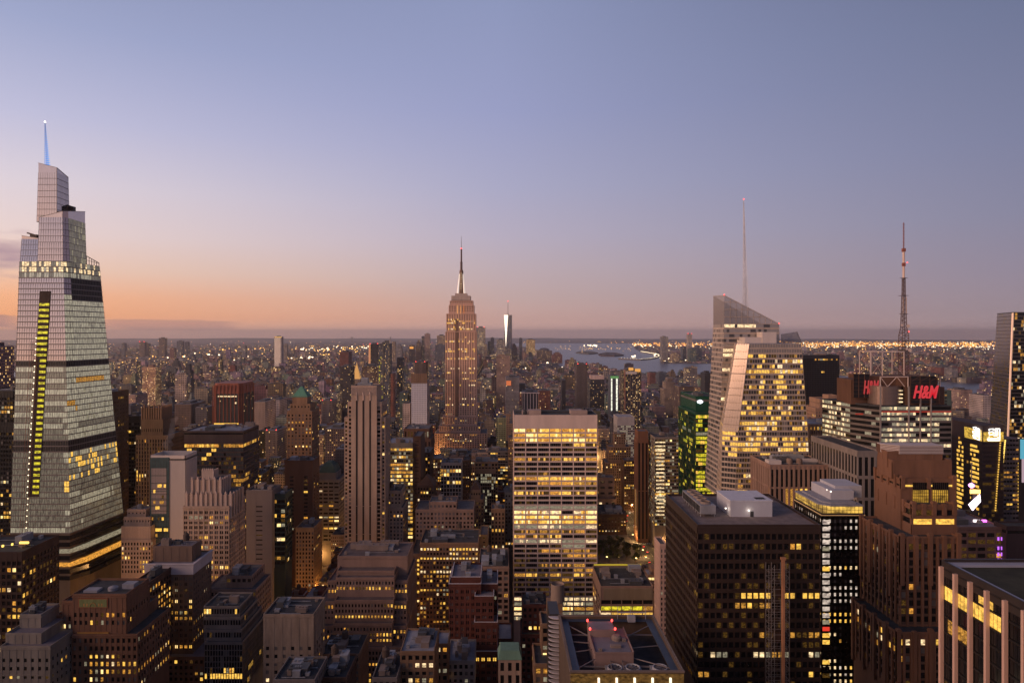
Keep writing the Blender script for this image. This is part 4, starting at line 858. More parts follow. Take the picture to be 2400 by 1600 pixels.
hero('dark_glass_annex', 'dark green glass block with lit floors attached to the grey blank slab', 'office building', [(639, 668, 1160, 566, 20)], st(fl=3.9, bay=3, pf=.2, sh=1.2, top=4, pr=.2, hi=.8, lo=.1, lit='mix'), S('dark_green', (.05,.08,.07)), yb=1310, seed=32, clut=1)
hero('dark_brick_slab', 'dark brown nearly windowless slab with one pale side', 'office building', [(667, 733, 1081, 700, 26)], st(fl=3.8, bay=13, pf=10.5, sh=1.9, top=15, pr=.15, hi=.4, lo=.12, lit='warm'), BROWN, yb=1230, seed=33, clut=3)
def green_pyr(r, x0, x1, y0, y1, z, h=None):
    b = MB(); m = (x0+x1)/2; n = (y0+y1)/2; hh = h or PZ(907, 800)-z
    b.prism([(x0-.6, y0-.6), (x1+.6, y0-.6), (x1+.6, y1+.6), (x0-.6, y1+.6)], z, [(m-1, n-1), (m+1, n-1), (m+1, n+1), (m-1, n+1)], z+hh); obj('pyramid_roof', b, COPG, r)
hero('green_roof_tower', 'stone tower with green copper pyramid roof', 'tower',
     [(685, 720, 930, 803, 16, st(fl=9, bay=3.4, pf=1.5, sh=2.5, top=2)), (680, 727, 948, 801, 22, st(fl=5, bay=4, pf=2.4, sh=3, top=1.5, lo=.15, lit='warm')), (673, 731, 965, 799, 32, st(fl=4.0, bay=4.4, pf=2.3, sh=1.8, top=3, pr=.06, lo=.1, lit='warm', off='dc'))],
     st(), TAN, yb=1085, seed=34, clut=0, crown=green_pyr, ind=60)
hero('mansard_tower', 'grey tower with dark green domed hip roof', 'tower', [(746, 787, 1110, 770, 26), (744, 795, 1125, 766, 34)], st(fl=4.2, bay=6, pf=1.2, sh=2.2, top=2.5, pr=.25, hi=.6, lo=.05, lit='warm'), GREY, yb=1250, seed=35, clut=0,
     crown=lambda r, x0, x1, y0, y1, z: obj('dome_roof', (lambda b: (b.prism([(x0, y0), (x1, y0), (x1, y1), (x0, y1)], z, [(x0+3, y0+3), (x1-3, y0+3), (x1-3, y1-3), (x0+3, y1-3)], z+8), b.prism([(x0+3, y0+3), (x1-3, y0+3), (x1-3, y1-3), (x0+3, y1-3)], z+8, [(x0+7, y0+7), (x1-7, y0+7), (x1-7, y1-7), (x0+7, y1-7)], z+12), b)[2])(MB()), S('old_copper', (.05,.10,.10)), r))
hero('glass_office_block', 'wide glass block with brown striped top and yellow lit floors', 'office building', [(431, 570, 1012, 640, 41, st(fl=5.0, bay=200, pf=.2, sh=3.4, dp=.3, top=.8, lo=0)), (432, 570, 1038, 638.5, 42)],
     st(fl=4.05, bay=2.3, pf=.14, sh=1.15, dp=.25, pp=.05, top=1, pr=.2, hi=.5, lo=.12, lit='warm', off='ssssssdm', rows={0:(.9,'boa'),1:(.15,'b'),2:(.1,'b'),3:(.03,'b'),4:(.04,'a'),5:(.04,'a'),6:(.04,'a'),7:(.35,'aab'),8:(.3,'a'),9:(.35,'aab'),10:(.3,'ab'),11:(.6,'bB'),12:(.3,'ab'),13:(.3,'bg'),14:(.3,'ab')}), S('band_brown', (.12,.085,.08)), ROOFL, yb=1300, seed=36, clut=5, ind=200)
# white sided glass block with open top
def ext_white(r, T):
    x0, x1, y0, y1, zt, _ = T[0]
    xg = PX(397, y0); b = MB(); b.box(x0-.1, xg, y0-.35, y0+.1, 0, zt+2.2); obj('glass_front', b, mat('teal_glass', (.07,.11,.115), .18, .15, .3, spec=.9), r)
    b = MB()
    for i, q in enumerate(range(6)): b.box(x0+1.2, xg-2.2, y0-.42, y0-.3, zt-6-(i+1)*6.3, zt-6-i*6.3-.5)
    obj('pale_panel', b, S('pale_panel', (.30,.28,.30), noise=.1, rough=.5), r)
    b = MB(); rnd = random.Random(3)
    for j in range(16):
        q = PZ(1132, y0)-j*4.5
        b.box(x0, xg, y0-.45, y0-.36, q-.2, q+.15)
    for i in range(8): xx = x0+(xg-x0)*i/7; b.box(xx-.06, xx+.06, y0-.42, y0-.35, 0, zt)
    obj('mullions', b, DARK, r)
    ox, oy, oz = r['_org']
    for j, row in enumerate(('...bb.b.', '.b......', '.....m..', '.a..aa..', '..bb....', '........', 'a..m.b..', '........', 'b.bbb.bb', '..a.....', '........', '.m..a...')):
        for i, c in enumerate(row):
            if c != '.': o = bpy.data.objects.new('window', unit_pane(c)); COL.objects.link(o); o.parent = r; o.location = (x0+1+(xg-x0-2)*i/8+.9-ox, y0-.44-oy, PZ(1132, y0)-j*4.5-2-oz); o.scale = (1.7, 1, 2.6)
    b = MB()
    for a in ((x0, x1, y0, y0+.5), (x0, x1, y1-.5, y1), (x0, x0+.5, y0, y1), (x1-.5, x1, y0, y1)): b.box(*a, zt, zt+4)
    obj('screen_wall', b, WHITE, r)
hero('white_sided_block', 'white walled block with narrow glass front and open roof screen', 'office building', [(352, 434, 1078, 560, 22)],
     st(fl=4.5, bay=40, pf=30, sh=4.45, top=200), S('white_metal', (.48,.47,.50), noise=.06, rough=.45), ROOFD, yb=1290, seed=37, extra=ext_white, clut=0)
# scalloped white art deco tower
def scal(r, T):
    b = MB()
    for k, (x0, x1, y0, y1, zt, s) in enumerate(T[:3]):
        n = 5 if k < 2 else 9; w = (x1-x0)/n
        for i in range(n+1):
            x = x0+w*i; b.box(x-.8, x+.8, y0-.7, y0+.4, zt-16, zt+2.2); b.lathe(x, y0-.3, [(.9, zt+2.2), (.5, zt+3.2), (.1, zt+3.8)], 6)
        for i in range(1, 5): y = y0+(y1-y0)*i/5; b.box(x1-.3, x1+.6, y-.7, y+.7, zt-16, zt+2.2)
    obj('pinnacle', b, PALE, r)
hero('pinnacle_tower', 'pale art deco tower crowned with rows of stone pinnacles', 'tower',
     [(476, 499, 1108, 512, 10, st(top=20)), (451, 517, 1128, 505, 20, st(fl=12, bay=4.2, pf=1.9, sh=2.5, top=3, lo=0)), (438, 541, 1162, 502, 26, st(fl=8.5, bay=5, pf=2.6, sh=2.2, top=3, lo=.05, lit='warm')),
      (429, 537, 1189, 500, 32, st(fl=3.65, bay=3.6, pf=1.3, sh=1.35, top=2.5, dp=.5, pr=.12, hi=.7, lo=.08, lit='warm', off='ddcc', two=1)), (424, 552, 1380, 497, 40, st(lo=.06, lit='warm', two=1))],
     st(), LIME, yb=1400, seed=38, clut=0, extra=scal, ind=150)
# white cornice tower
def corn(r, T):
    x0, x1, y0, y1, zt, _ = T[1]; b = MB()
    for d, a, c in ((.7, -1.0, 1.1), (1.3, 1.1, 1.8), (.5, -5.2, -1.0)):
        b.box(x0-d, x1+d, y0-d, y0+.2, zt+a, zt+c); b.box(x1-.2, x1+d, y0+.21, y1, zt+a, zt+c)
    obj('cornice', b, mat('white_cornice', (.58,.52,.55), .7, .12), r)
hero('white_cornice_tower', 'brown brick tower with broad white cornice around the top', 'office building',
     [(358, 450, 1283, 442, 14, st(fl=8, bay=5, pf=3.5, sh=5, top=2)), (341, 452, 1326, 434, 28, st(fl=3.6, bay=3.1, pf=1.3, sh=1.6, top=7, pr=.12, hi=.5, lo=.17, lit='warm', off='dddcc', two=1)), (334, 490, 1542, 428, 44, st(fl=3.6, bay=3.1, pf=1.4, lo=.12, lit='warm'))],
     st(), S('brown_stone', (.20,.145,.12)), mat('roof_mauve', (.20,.18,.21), .9, .2), yb=1600, seed=39, clut=3, extra=corn, tank=True, ind=150)
# decorated orange brown tower
def french(r, T):
    x0, x1, y0, y1, zt, _ = T[0]; a, c = PX(187, y0), PX(251, y0); z1, z0 = PZ(1403, y0), PZ(1421, y0)
    b = MB(); b.box(a-.5, c+.5, y0-.35, y0, z0-.5, z1+.5); obj('panel_frame', b, S('frame_red', (.3,.12,.07)), r)
    b = MB(); b.box(a, c, y0-.45, y0-.36, z0, z1); obj('green_panel', b, S('faience_green', (.22,.28,.12), scale=.8), r)
    b = MB(); n = 12; m = (a+c)/2
    for i in range(n): t = math.pi*i/n; u = math.pi*(i+1)/n; b.beam((m+1.5*math.cos(t), y0-.5, z0+.3+1.9*math.sin(t)), (m+1.5*math.cos(u), y0-.5, z0+.3+1.9*math.sin(u)), .22)
    for k in (-4.5, -3, 3, 4.5): b.box(m+k-.35, m+k+.35, y0-.5, y0-.44, z0+.4, z0+1.8)
    obj('relief', b, S('faience_gold', (.45,.28,.1)), r)
    b = MB(); b.box(a-1, c+1, y0-.5, y0, PZ(1488, y0), PZ(1480, y0)); obj('gold_band', b, S('gold_band', (.42,.24,.07)), r)
    b = MB(); b.lathe(x0+16, y0+8, [(2.4, zt+.1), (2.4, zt+1.6), (.3, zt+2.4)], 16); b.box(x0+3, x0+10, y0+4, y0+9, zt, zt+1.2); b.box(x0+20, x0+26, y0+9, y0+14, zt, zt+2.6); obj('roof_plant', b, ROOFL, r)
FS = st(fl=3.9, bay=2.7, pf=1.35, sh=1.7, dp=.4, top=1.2, pr=.15, hi=.6, lo=.24, lit='warm', off='ddcd')
hero('decorated_brick_tower', 'orange brown tower slab with green ornamental panel near its top', 'tower',
     [(170, 296, 1396, 345, 22, {**FS, 'top': 8.5, 'lo': .3}), (145, 300, 1412, 349, 22, {**FS, 'top': 7}), (130, 312, 1446, 352, 26, {**FS, 'top': 8}), (168, 322, 1490, 343, 34, FS)],
     FS, ORNG, ROOFD, yb=1600, seed=40, extra=french, clut=0, ind=160)
hero('low_lit_wing', 'low brown wing with lit windows between decorated tower and cornice tower', 'office building', [(296, 336, 1378, 400, 34)], st(fl=3.8, bay=3.2, lo=.45, lit='warm', top=3), BROWN, ROOFD, yb=1600, seed=41, clut=3)
hero('stepped_grid_block', 'dark block with fine pale window grid stepping outward at the base', 'office building',
     [(477, 562, 1424, 400, 22, st(fl=3.3, bay=1.55, pf=.32, sh=.35, dp=.3, top=.6, pr=.1, lo=.03, lit='warm')), (477, 564, 1450, 397, 28, st(fl=3.3, bay=1.55, pf=.32, sh=.35, dp=.3, top=.6, pr=.9, hi=.4, lo=.03, lit='warm')),
      (478, 566, 1479, 394, 34, st(fl=3.3, bay=1.55, pf=.32, sh=.35, top=.6, pr=.3, hi=.4, lo=.03, lit='warm')), (479, 568, 1508, 391, 42, st(fl=3.3, bay=1.55, pf=.32, sh=.35, top=.6, pr=.3, hi=.5, lo=.03, lit='warm', rows={5:(.6,'b'),8:(.8,'bw')}))],
     st(), GREY, ROOFD, yb=1600, seed=42, clut=3, ind=120)
hero('stone_stepped_block', 'grey brown stone block with blank upper wall behind the fine grid block', 'office building', [(530, 590, 1352, 470, 26), (478, 600, 1384, 465, 30)], st(fl=3.8, bay=3.4, lo=.06, lit='warm'), PINK, yb=1430, seed=43, clut=3)
hero('grey_terrace_block', 'small grey white block with lit arched windows at bottom left', 'office building', [(46, 96, 1444, 340, 14, st(top=30)), (13, 97, 1488, 332, 26, st(fl=6, bay=3.5, pf=2.1, sh=2.0, top=1.8, lo=.7, lit='warm')), (0, 118, 1518, 328, 34, st(fl=4, bay=3.4, pf=2.0, sh=2.2, top=5, lo=.1, lit='warm'))], st(), S('grey_stucco', (.30,.29,.28)), mat('roof_mauve', (.20,.18,.21), .9, .2), yb=1600, seed=44, clut=2)
hero('dark_glass_slab', 'black brown office block with rows of yellow windows at lower left', 'office building', [(-120, 51, 1297, 400, 34)], st(fl=3.9, bay=3.0, pf=.8, sh=1.5, dp=.4, top=4.5, pr=.2, hi=.55, lo=.12, lit='warm', off='dddddm'), S('dark_brown_stone', (.05,.03,.028)), ROOFD, yb=1600, seed=45, clut=6, ind=160,
     extra=lambda r, T: [obj('roof_lamp', (lambda b: (b.box(PX(px, 410)-w, PX(px, 410)+w, 409, 410, T[0][4]+1+dz, T[0][4]+2.2+dz), b)[1])(MB()), EY, r) for px, w, dz in ((8, .4, 0), (58, 2.6, 2), (30, .3, 1))])
hero('dark_glass_wing', 'lower dark wing continuing behind the black brown block at lower left', 'office building', [(100, 151, 1292, 436, 16)], st(fl=3.9, bay=3.0, pf=.8, sh=1.5, top=3, lo=.2, lit='warm'), S('dark_brown_stone', (.05,.03,.028)), yb=1420, seed=46, clut=1) if 0 else None
hero('black_tower_block', 'black tower with scattered yellow windows at the far left edge', 'office building', [(-60, 30, 918, 610, 50), (-60, 34, 1000, 608, 54)], st(fl=3.9, bay=2.6, pf=.5, sh=1.5, top=5, pr=.22, hi=.6, lo=.05, lit='warm'), BLACK, yb=1310, seed=47, clut=2)
hero('brown_slab_behind_glass', 'brown slab half hidden behind the silvery glass skyscraper', 'office building', [(190, 262, 921, 660, 30)], st(fl=3.8, bay=2.8, pf=1.5, sh=1.9, top=5, pr=.05, lo=.08, lit='amber'), S('rust_brown', (.13,.08,.05)), yb=1220, seed=48, clut=1)
hero('dark_lit_block', 'dark block with yellow window rows right of the brown slab', 'office building', [(287, 328, 977, 700, 40)], st(fl=3.9, bay=3, pf=.4, sh=1.6, top=6, pr=.3, hi=.6, lo=.1, lit='warm'), DARK, yb=1180, seed=49, clut=1)
def gothic(r, x0, x1, y0, y1, z):
    b = MB(); n = 9
    for i in range(n): x = x0+(x1-x0)*i/(n-1); b.box(x-.5, x+.5, y0-.8, y0+.5, z-18, z+4 if i % 2 else z+1.5); b.box(x1-.2, x1+.7, y0+(y1-y0)*i/(n-1)-.5, y0+(y1-y0)*i/(n-1)+.5, z-18, z+3)
    obj('buttress', b, TAN, r)
hero('buttressed_tower', 'tan art deco tower with ribbed gothic crown', 'tower', [(333, 378, 958, 660, 20, st(fl=18, bay=2, pf=1.2, sh=.6, top=1.5)), (330, 382, 985, 658, 24, st(fl=3.7, bay=2.2, pf=1.3, sh=.7, top=8, dp=.5, lo=.08, lit='warm')), (318, 394, 1022, 655, 34, st(fl=3.7, bay=2.6, pf=1.3, sh=.8, top=3, dp=.5, pr=.05, lo=.1, lit='warm'))],
     st(), S('sooty_tan', (.17,.115,.075)), yb=1230, seed=50, clut=0, crown=gothic, ind=60)
hero('white_crown_block', 'ornate block with white temple roof at the foot of the glass block', 'office building', [(298, 342, 1196, 560, 12, st(fl=3, bay=3, top=1.5, sh=1.8, pf=2)), (290, 352, 1214, 557, 18, st(fl=3.6, bay=2.4, pf=1.4, sh=2, top=1.5)), (284, 353, 1236, 553, 24, st(fl=9, bay=2.1, pf=.9, sh=1, top=3, lit='warm', lo=.08)), (284, 354, 1268, 552, 28, st(fl=3.7, bay=2.4, pf=1.1, sh=1.4, top=1, lo=.2, lit='warm'))],
     st(), LIME, ROOFL, yb=1330, seed=51, clut=1)
# green glass tower with lit sign
def ext_green(r, T):
    x0, x1, y0, y1, zt, _ = T[0]
    b = MB()
    for cx_, w, h in ((-1.3, 1.3, 1.3), (.3, 1.7, 1.9), (1.7, 1.2, 1.2)): b.lathe(0, 0, [(w, cx_*0), (w, .3)], 14); k = len(b.v)-28; b.v[k:] = [(x0+3.6+cx_+a, y0-.5-q, PZ(941, y0)+d*h/w) for a, d, q in b.v[k:]]
    obj('lit_sign', b, em('sign_white', (.9,.95,1), 2.2), r)
hero('green_glass_tower', 'dark green glass tower with small white lit cloud-shaped sign', 'office building', [(1631, 1684, 931, 642, 55, st(fl=40, bay=60, pf=.3, sh=38, top=2)), (1631, 1683, 970, 630, 62, st(sidef=.25, fl=3.95, bay=2.1, pf=.12, sh=1.15, dp=.22, top=1.0, pr=.7, hi=.85, lo=.5, lit='acid', off='ddm', rows={0:(.95,'yyb'),1:(.2,'y'),3:(.6,'yy'),4:(.3,'g')}))],
     st(), [GREEN, GREEN], ROOFD, yb=1155, seed=52, clut=2, extra=ext_green, ind=150)
# fine striped tower
hero('fine_striped_tower', 'slab with close vertical pale stripes right of faceted tower', 'office building', [(1899, 1994, 996, 640, 46)],
     st(fl=3.9, bay=1.62, pf=.75, sh=.9, dp=.6, pp=.45, top=1.5, pr=.14, hi=.75, lo=.01, lit='warm', off='d', rows={7:(.35,'bw'),8:(.8,'bb'),13:(.7,'bw'),15:(.2,'m'),17:(.6,'ab')}), PINK, ROOFL, yb=1150, seed=53, clut=3, ind=0)
# colonnade block
def ext_col(r, T):
    x0, x1, y0, y1, zt, _ = T[0]; rnd = random.Random(1)
    for x in (x0+17, x0+24): b = MB(); b.lathe(x, y0+8, [(2.1, zt+.2), (2.1, zt+3.4), (1.6, zt+4)], 14); obj('water_tank', b, mat('tank_brown', (.25,.17,.13), .9), r)
    b = MB(); b.box(x0+1, x0+10, y0+5, y0+12, zt+.2, zt+3); b.box(x0+27, x0+40, y0+14, y0+18, zt+.2, zt+2.2); obj('penthouse', b, WHITE, r)
hero('pilaster_block', 'pinkish block with tall pilasters and narrow dark windows', 'office building', [(1805, 1952, 1092, 480, 38)],
     st(fl=13.5, bay=3.3, pf=1.5, sh=1.3, dp=.7, pp=.4, top=2.4, pr=0, lo=0, off='d', rows={1:(.4,'aab'),2:(.05,'a')}), PINK, ROOFD, yb=1210, seed=54, clut=4, extra=ext_col)
hero('tan_ziggurat', 'tan stepped art deco block in front of black glass tower', 'office building', [(1942, 1962, 928, 752, 14), (1922, 1976, 937, 748, 26), (1912, 1980, 958, 745, 34)], st(fl=3.6, bay=3, pf=1.6, sh=1.7, top=3, lo=.04, off='dcc'), S('warm_stone', (.40,.27,.2)), yb=1000, seed=55, clut=0, ind=0)
hero('black_glass_tower', 'black glass tower with a few lit rows right of faceted tower', 'office building', [(1883, 1967, 833, 1285, 60)], st(fl=3.9, bay=3, pf=.2, sh=.8, dp=.2, top=6, pr=.14, hi=.55, lo=.03, lit='warm', off='d'), S('navy_metal', (.02,.02,.03), rough=.35), yb=990, seed=56, clut=3, ind=0)
hero('stone_annex_left', 'grey stone wing with tall windows below the mast tower', 'office building', [(2010, 2066, 1060, 440, 66)], st(fl=14, bay=4.2, pf=1.6, sh=2, top=3, lo=.02, off='d'), GREY, ROOFD, yb=1230, seed=57, clut=0, ind=30)
hero('slim_white_tower', 'slim pale pink tower wedged beside the dark bronze slab', 'apartment building', [(1547, 1563, 1278, 452, 17)], st(fl=3.5, bay=2.2, pf=1.2, sh=1.4, dp=.3, top=2.5, lo=.03, off='dccc'), S('pink_white', (.58,.43,.39), noise=.1), yb=1480, seed=58, clut=0)
def ext_low(r, T):
    x0, x1, y0, y1, zt, _ = T[0]; b = MB(); b.box(x0+2, x1-1, y0-.35, y0+.2, zt-9, zt-.5)
    for i in range(46): b.box(x0+2+i*.82, x0+2.3+i*.82, y0-.5, y0-.35, zt-9, zt-.5)
    obj('pattern_wall', b, S('pattern_stone', (.32,.27,.2)), r)
    b = MB(); b.box(x0+1, x1, y1-1.3, y1-.8, zt+1.6, zt+2.6); obj('lit_strip', b, mat('yellow_strip', (.4,.3,.05), .6, 0, em=(1,.8,.05), es=.35), r)
hero('wide_low_block', 'wide low block with patterned wall over a row of lit windows', 'office building', [(1408, 1531, 1376, 500, 44)], st(fl=4.6, bay=8.2, pf=.6, sh=1.6, dp=.5, top=9.2, rows={0:(0,'d'),1:(.5,'ay'),2:(1,'bbw')}), PINK, ROOFD, yb=1440, seed=59, clut=9, extra=ext_low)
hero('dark_library_block', 'dark red brick block with few lights beside the park', 'apartment building', [(1402, 1469, 1206, 880, 50)], st(fl=4, bay=4, pf=2.4, sh=2.4, top=4, lo=.03, lit='warm'), S('oxblood_brick', (.045,.022,.02)), ROOFD, yb=1275, seed=60, clut=6, ind=40)
hero('slim_brick_tower', 'slim orange brown tower left of the bright banded block', 'apartment building', [(1496, 1519, 1012, 850, 22), (1494, 1520, 1032, 847, 22)], st(fl=60, bay=4, pf=2.2, sh=1, top=3, lo=0, off='d'), S('rust_brick', (.21,.10,.06)), yb=1245, seed=62, clut=0)
def ext_band(r, T):
    x0, x1, y0, y1, zt, _ = T[0]; xa, xb = PX(1536, y0), PX(1559, y0); ox, oy, oz = r['_org']
    for j in range(20):
        q = PZ(1036, y0)-j*4.6; o = bpy.data.objects.new('light_band', unit_pane('w')); COL.objects.link(o); o.parent = r; w = xb-xa-(0 if j < 3 else 2); o.location = ((xa+xb)/2-ox, y0-.2-oy, q-oz); o.scale = (w, 1, 1.7 if j != 2 else 3.4)
hero('bright_banded_block', 'office block with a column of bright white light bands', 'office building', [(1535, 1590, 1026, 825, 36)], st(fl=4.05, bay=2.6, pf=.2, sh=1.7, dp=.25, top=2, pr=.12, hi=.7, lo=.14, lit='warm', off='ddmg'), S('band_grey', (.24,.21,.19)), ROOFD, yb=1215, seed=63, clut=2, extra=ext_band)
hero('stepped_brick_cluster', 'brown stepped tower with rows of small yellow windows right of the gridded slab', 'office building', [(1440, 1466, 1017, 1035, 16), (1427, 1478, 1048, 1030, 24), (1420, 1490, 1085, 1025, 34)], st(fl=3.7, bay=3.2, pf=1.7, lo=.1, lit='warm', pr=.08), TAN, yb=1180, seed=65, clut=1, ind=0)
hero('brown_brick_stack', 'brown brick building with dark windows left of the slim orange tower', 'office building', [(1463, 1491, 1080, 1000, 24)], st(fl=3.7, bay=3, lo=.08, lit='warm'), BROWN, yb=1200, seed=66, clut=1)
hero('white_glass_cube', 'pale glass cube with blank white top above the brown cluster', 'office building', [(1447, 1487, 978, 1150, 40)], st(fl=4, bay=3, pf=.3, sh=1.8, top=14, lo=.2, lit='pale', off='gdd'), S('pale_glassy', (.38,.38,.42), noise=.08), ROOFL, yb=1050, seed=67, clut=0, ind=0)
hero('tan_shaft', 'pale stone shaft with blank walls between gridded slab and brown cluster', 'office building', [(1403, 1440, 1120, 970, 20), (1400, 1445, 1170, 965, 24)], st(fl=8, bay=9, pf=5, sh=5, top=4, lo=.05), PINK, yb=1200, seed=68, clut=2)
# bottom roofs
for i, (nm, lb, t, w, rf, sd) in enumerate((
    ('low_roof_block', 'low block with patchy grey roof and lit entrance at bottom centre', [(938, 1018, 1530, 335, 26), (1020, 1050, 1512, 360, 16)], TAN, ROOFL, 71),
    ('tarred_roof_block', 'block with dark tarred roof and square skylight at bottom left of centre', [(641, 738, 1597, 305, 22)], GREY, ROOFD, 72),
    ('cluttered_roof_block', 'block with cluttered dark roof of pipes and tanks at bottom', [(742, 812, 1592, 318, 24)], BROWN, ROOFD, 73),
    ('small_brown_block', 'small brown block with rooftop machinery between stepped stone block and bottom edge', [(748, 842, 1536, 400, 28)], TAN, ROOFD, 74),
    ('slate_roof_block', 'low block with bluish slate roof beside the lit entrance block', [(872, 930, 1592, 322, 26)], GREY, ROOFD, 75),
    ('flat_pale_block', 'pale flat-roofed block between red brick buildings', [(1048, 1112, 1552, 370, 26)], S('pale_grey', (.3,.29,.3)), ROOFL, 76),
    ('brick_gable_block', 'dark red brick block with arched gable left of the roof well tower', [(1225, 1284, 1420, 420, 20), (1222, 1268, 1490, 415, 24)], RED, ROOFD, 77),
    ('narrow_tan_block', 'narrow tan block with dark windows beside curved balconies', [(1269, 1288, 1466, 310, 14), (1253, 1287, 1560, 300, 20)], TAN, ROOFD, 78),
    ('low_red_house', 'low red brick house beside the red brick wing', [(1168, 1200, 1500, 430, 24)], RED, ROOFL, 79))):
    hero(nm, lb, 'office building' if 'house' not in nm else 'house', t, st(fl=3.7, bay=3.1, pf=1.4, sh=1.6, lo=.12, pr=.1, lit='warm', off='ddc'), w, rf, seed=sd, clut=7, tank=sd in (73, 75, 74), ind=60)
hero('copper_roof_house', 'small ornate house with pale green copper roof at bottom centre', 'house', [(1168, 1222, 1545, 330, 12)], st(fl=6, bay=4, pf=2, sh=2, top=1.5, lo=.1), LIME, yb=1600, seed=80, clut=0, par=0, ind=20,
     crown=lambda r, x0, x1, y0, y1, z: obj('mansard_roof', (lambda b: (b.prism([(x0-.3, y0-.3), (x1+.3, y0-.3), (x1+.3, y1), (x0-.3, y1)], z, [(x0+1, y0+2), (x1-1, y0+2), (x1-1, y1-1), (x0+1, y1-1)], z+3.6), b)[1])(MB()), S('mint_copper', (.16,.32,.27)), r))
# round stair tower and curved balconies
def tankb():
    Y = 340; r = root('round_tank_tower', 'tan tower topped with open round concrete drum', 'tower', (PX(1302, Y), Y, 0)); OCC.append((1284, 1326, Y, 1600)); FOOT.append((PX(1284, Y), PX(1326, Y), Y, Y+12))
    b = MB(); b.box(PX(1284, Y), PX(1319, Y), Y, Y+10, -3, PZ(1417, Y)); b.box(PX(1289, Y), PX(1312, Y), Y+8, Y+14, -3, PZ(1440, Y)); obj('wall', b, TAN, r)
    b = MB(); c = PX(1309, Y); b.lathe(c, Y+5, [(3.6, PZ(1416, Y)), (3.4, PZ(1375, Y)), (3.2, PZ(1375, Y)), (3.2, PZ(1381, Y))], 24); obj('drum', b, S('drum_stone', (.3,.25,.23)), r)
    b = MB()
    for i in range(8): t = i*math.pi/4; b.box(c+3.4*math.cos(t)-.15, c+3.4*math.cos(t)+.15, Y+5+3.4*math.sin(t)-.15, Y+5+3.4*math.sin(t)+.15, PZ(1424, Y), PZ(1416, Y))
    obj('drum_support', b, ROOFD, r)
    Y = 262; r = root('curved_balcony_tower', 'tower with stacked curved white balconies left of the roof well tower', 'apartment building', (PX(1300, Y), Y, 0)); OCC.append((1288, 1312, Y, 1600)); FOOT.append((PX(1284, Y), PX(1320, Y), Y, Y+20))
    x0, x1 = PX(1289, Y), PX(1313, Y); b = MB(); b.box(x0, x1, Y+3, Y+16, -3, PZ(1446, Y)); obj('wall', b, DARK, r)
    for k in range(17):
        q = PZ(1452, Y)-k*1.75; b = MB(); cx_ = x1; rr = x1-x0+.4
        ring = [(cx_-rr*math.cos(t), Y+3.2-3.0*math.sin(t)) for t in [math.pi/2*i/8 for i in range(9)]]+[(cx_, Y+3.3)]
        b.prism(ring, q, ring, q+.32); obj('balcony', b, mat('balcony_white', (.55,.5,.52), .6, .1), r)
tankb()
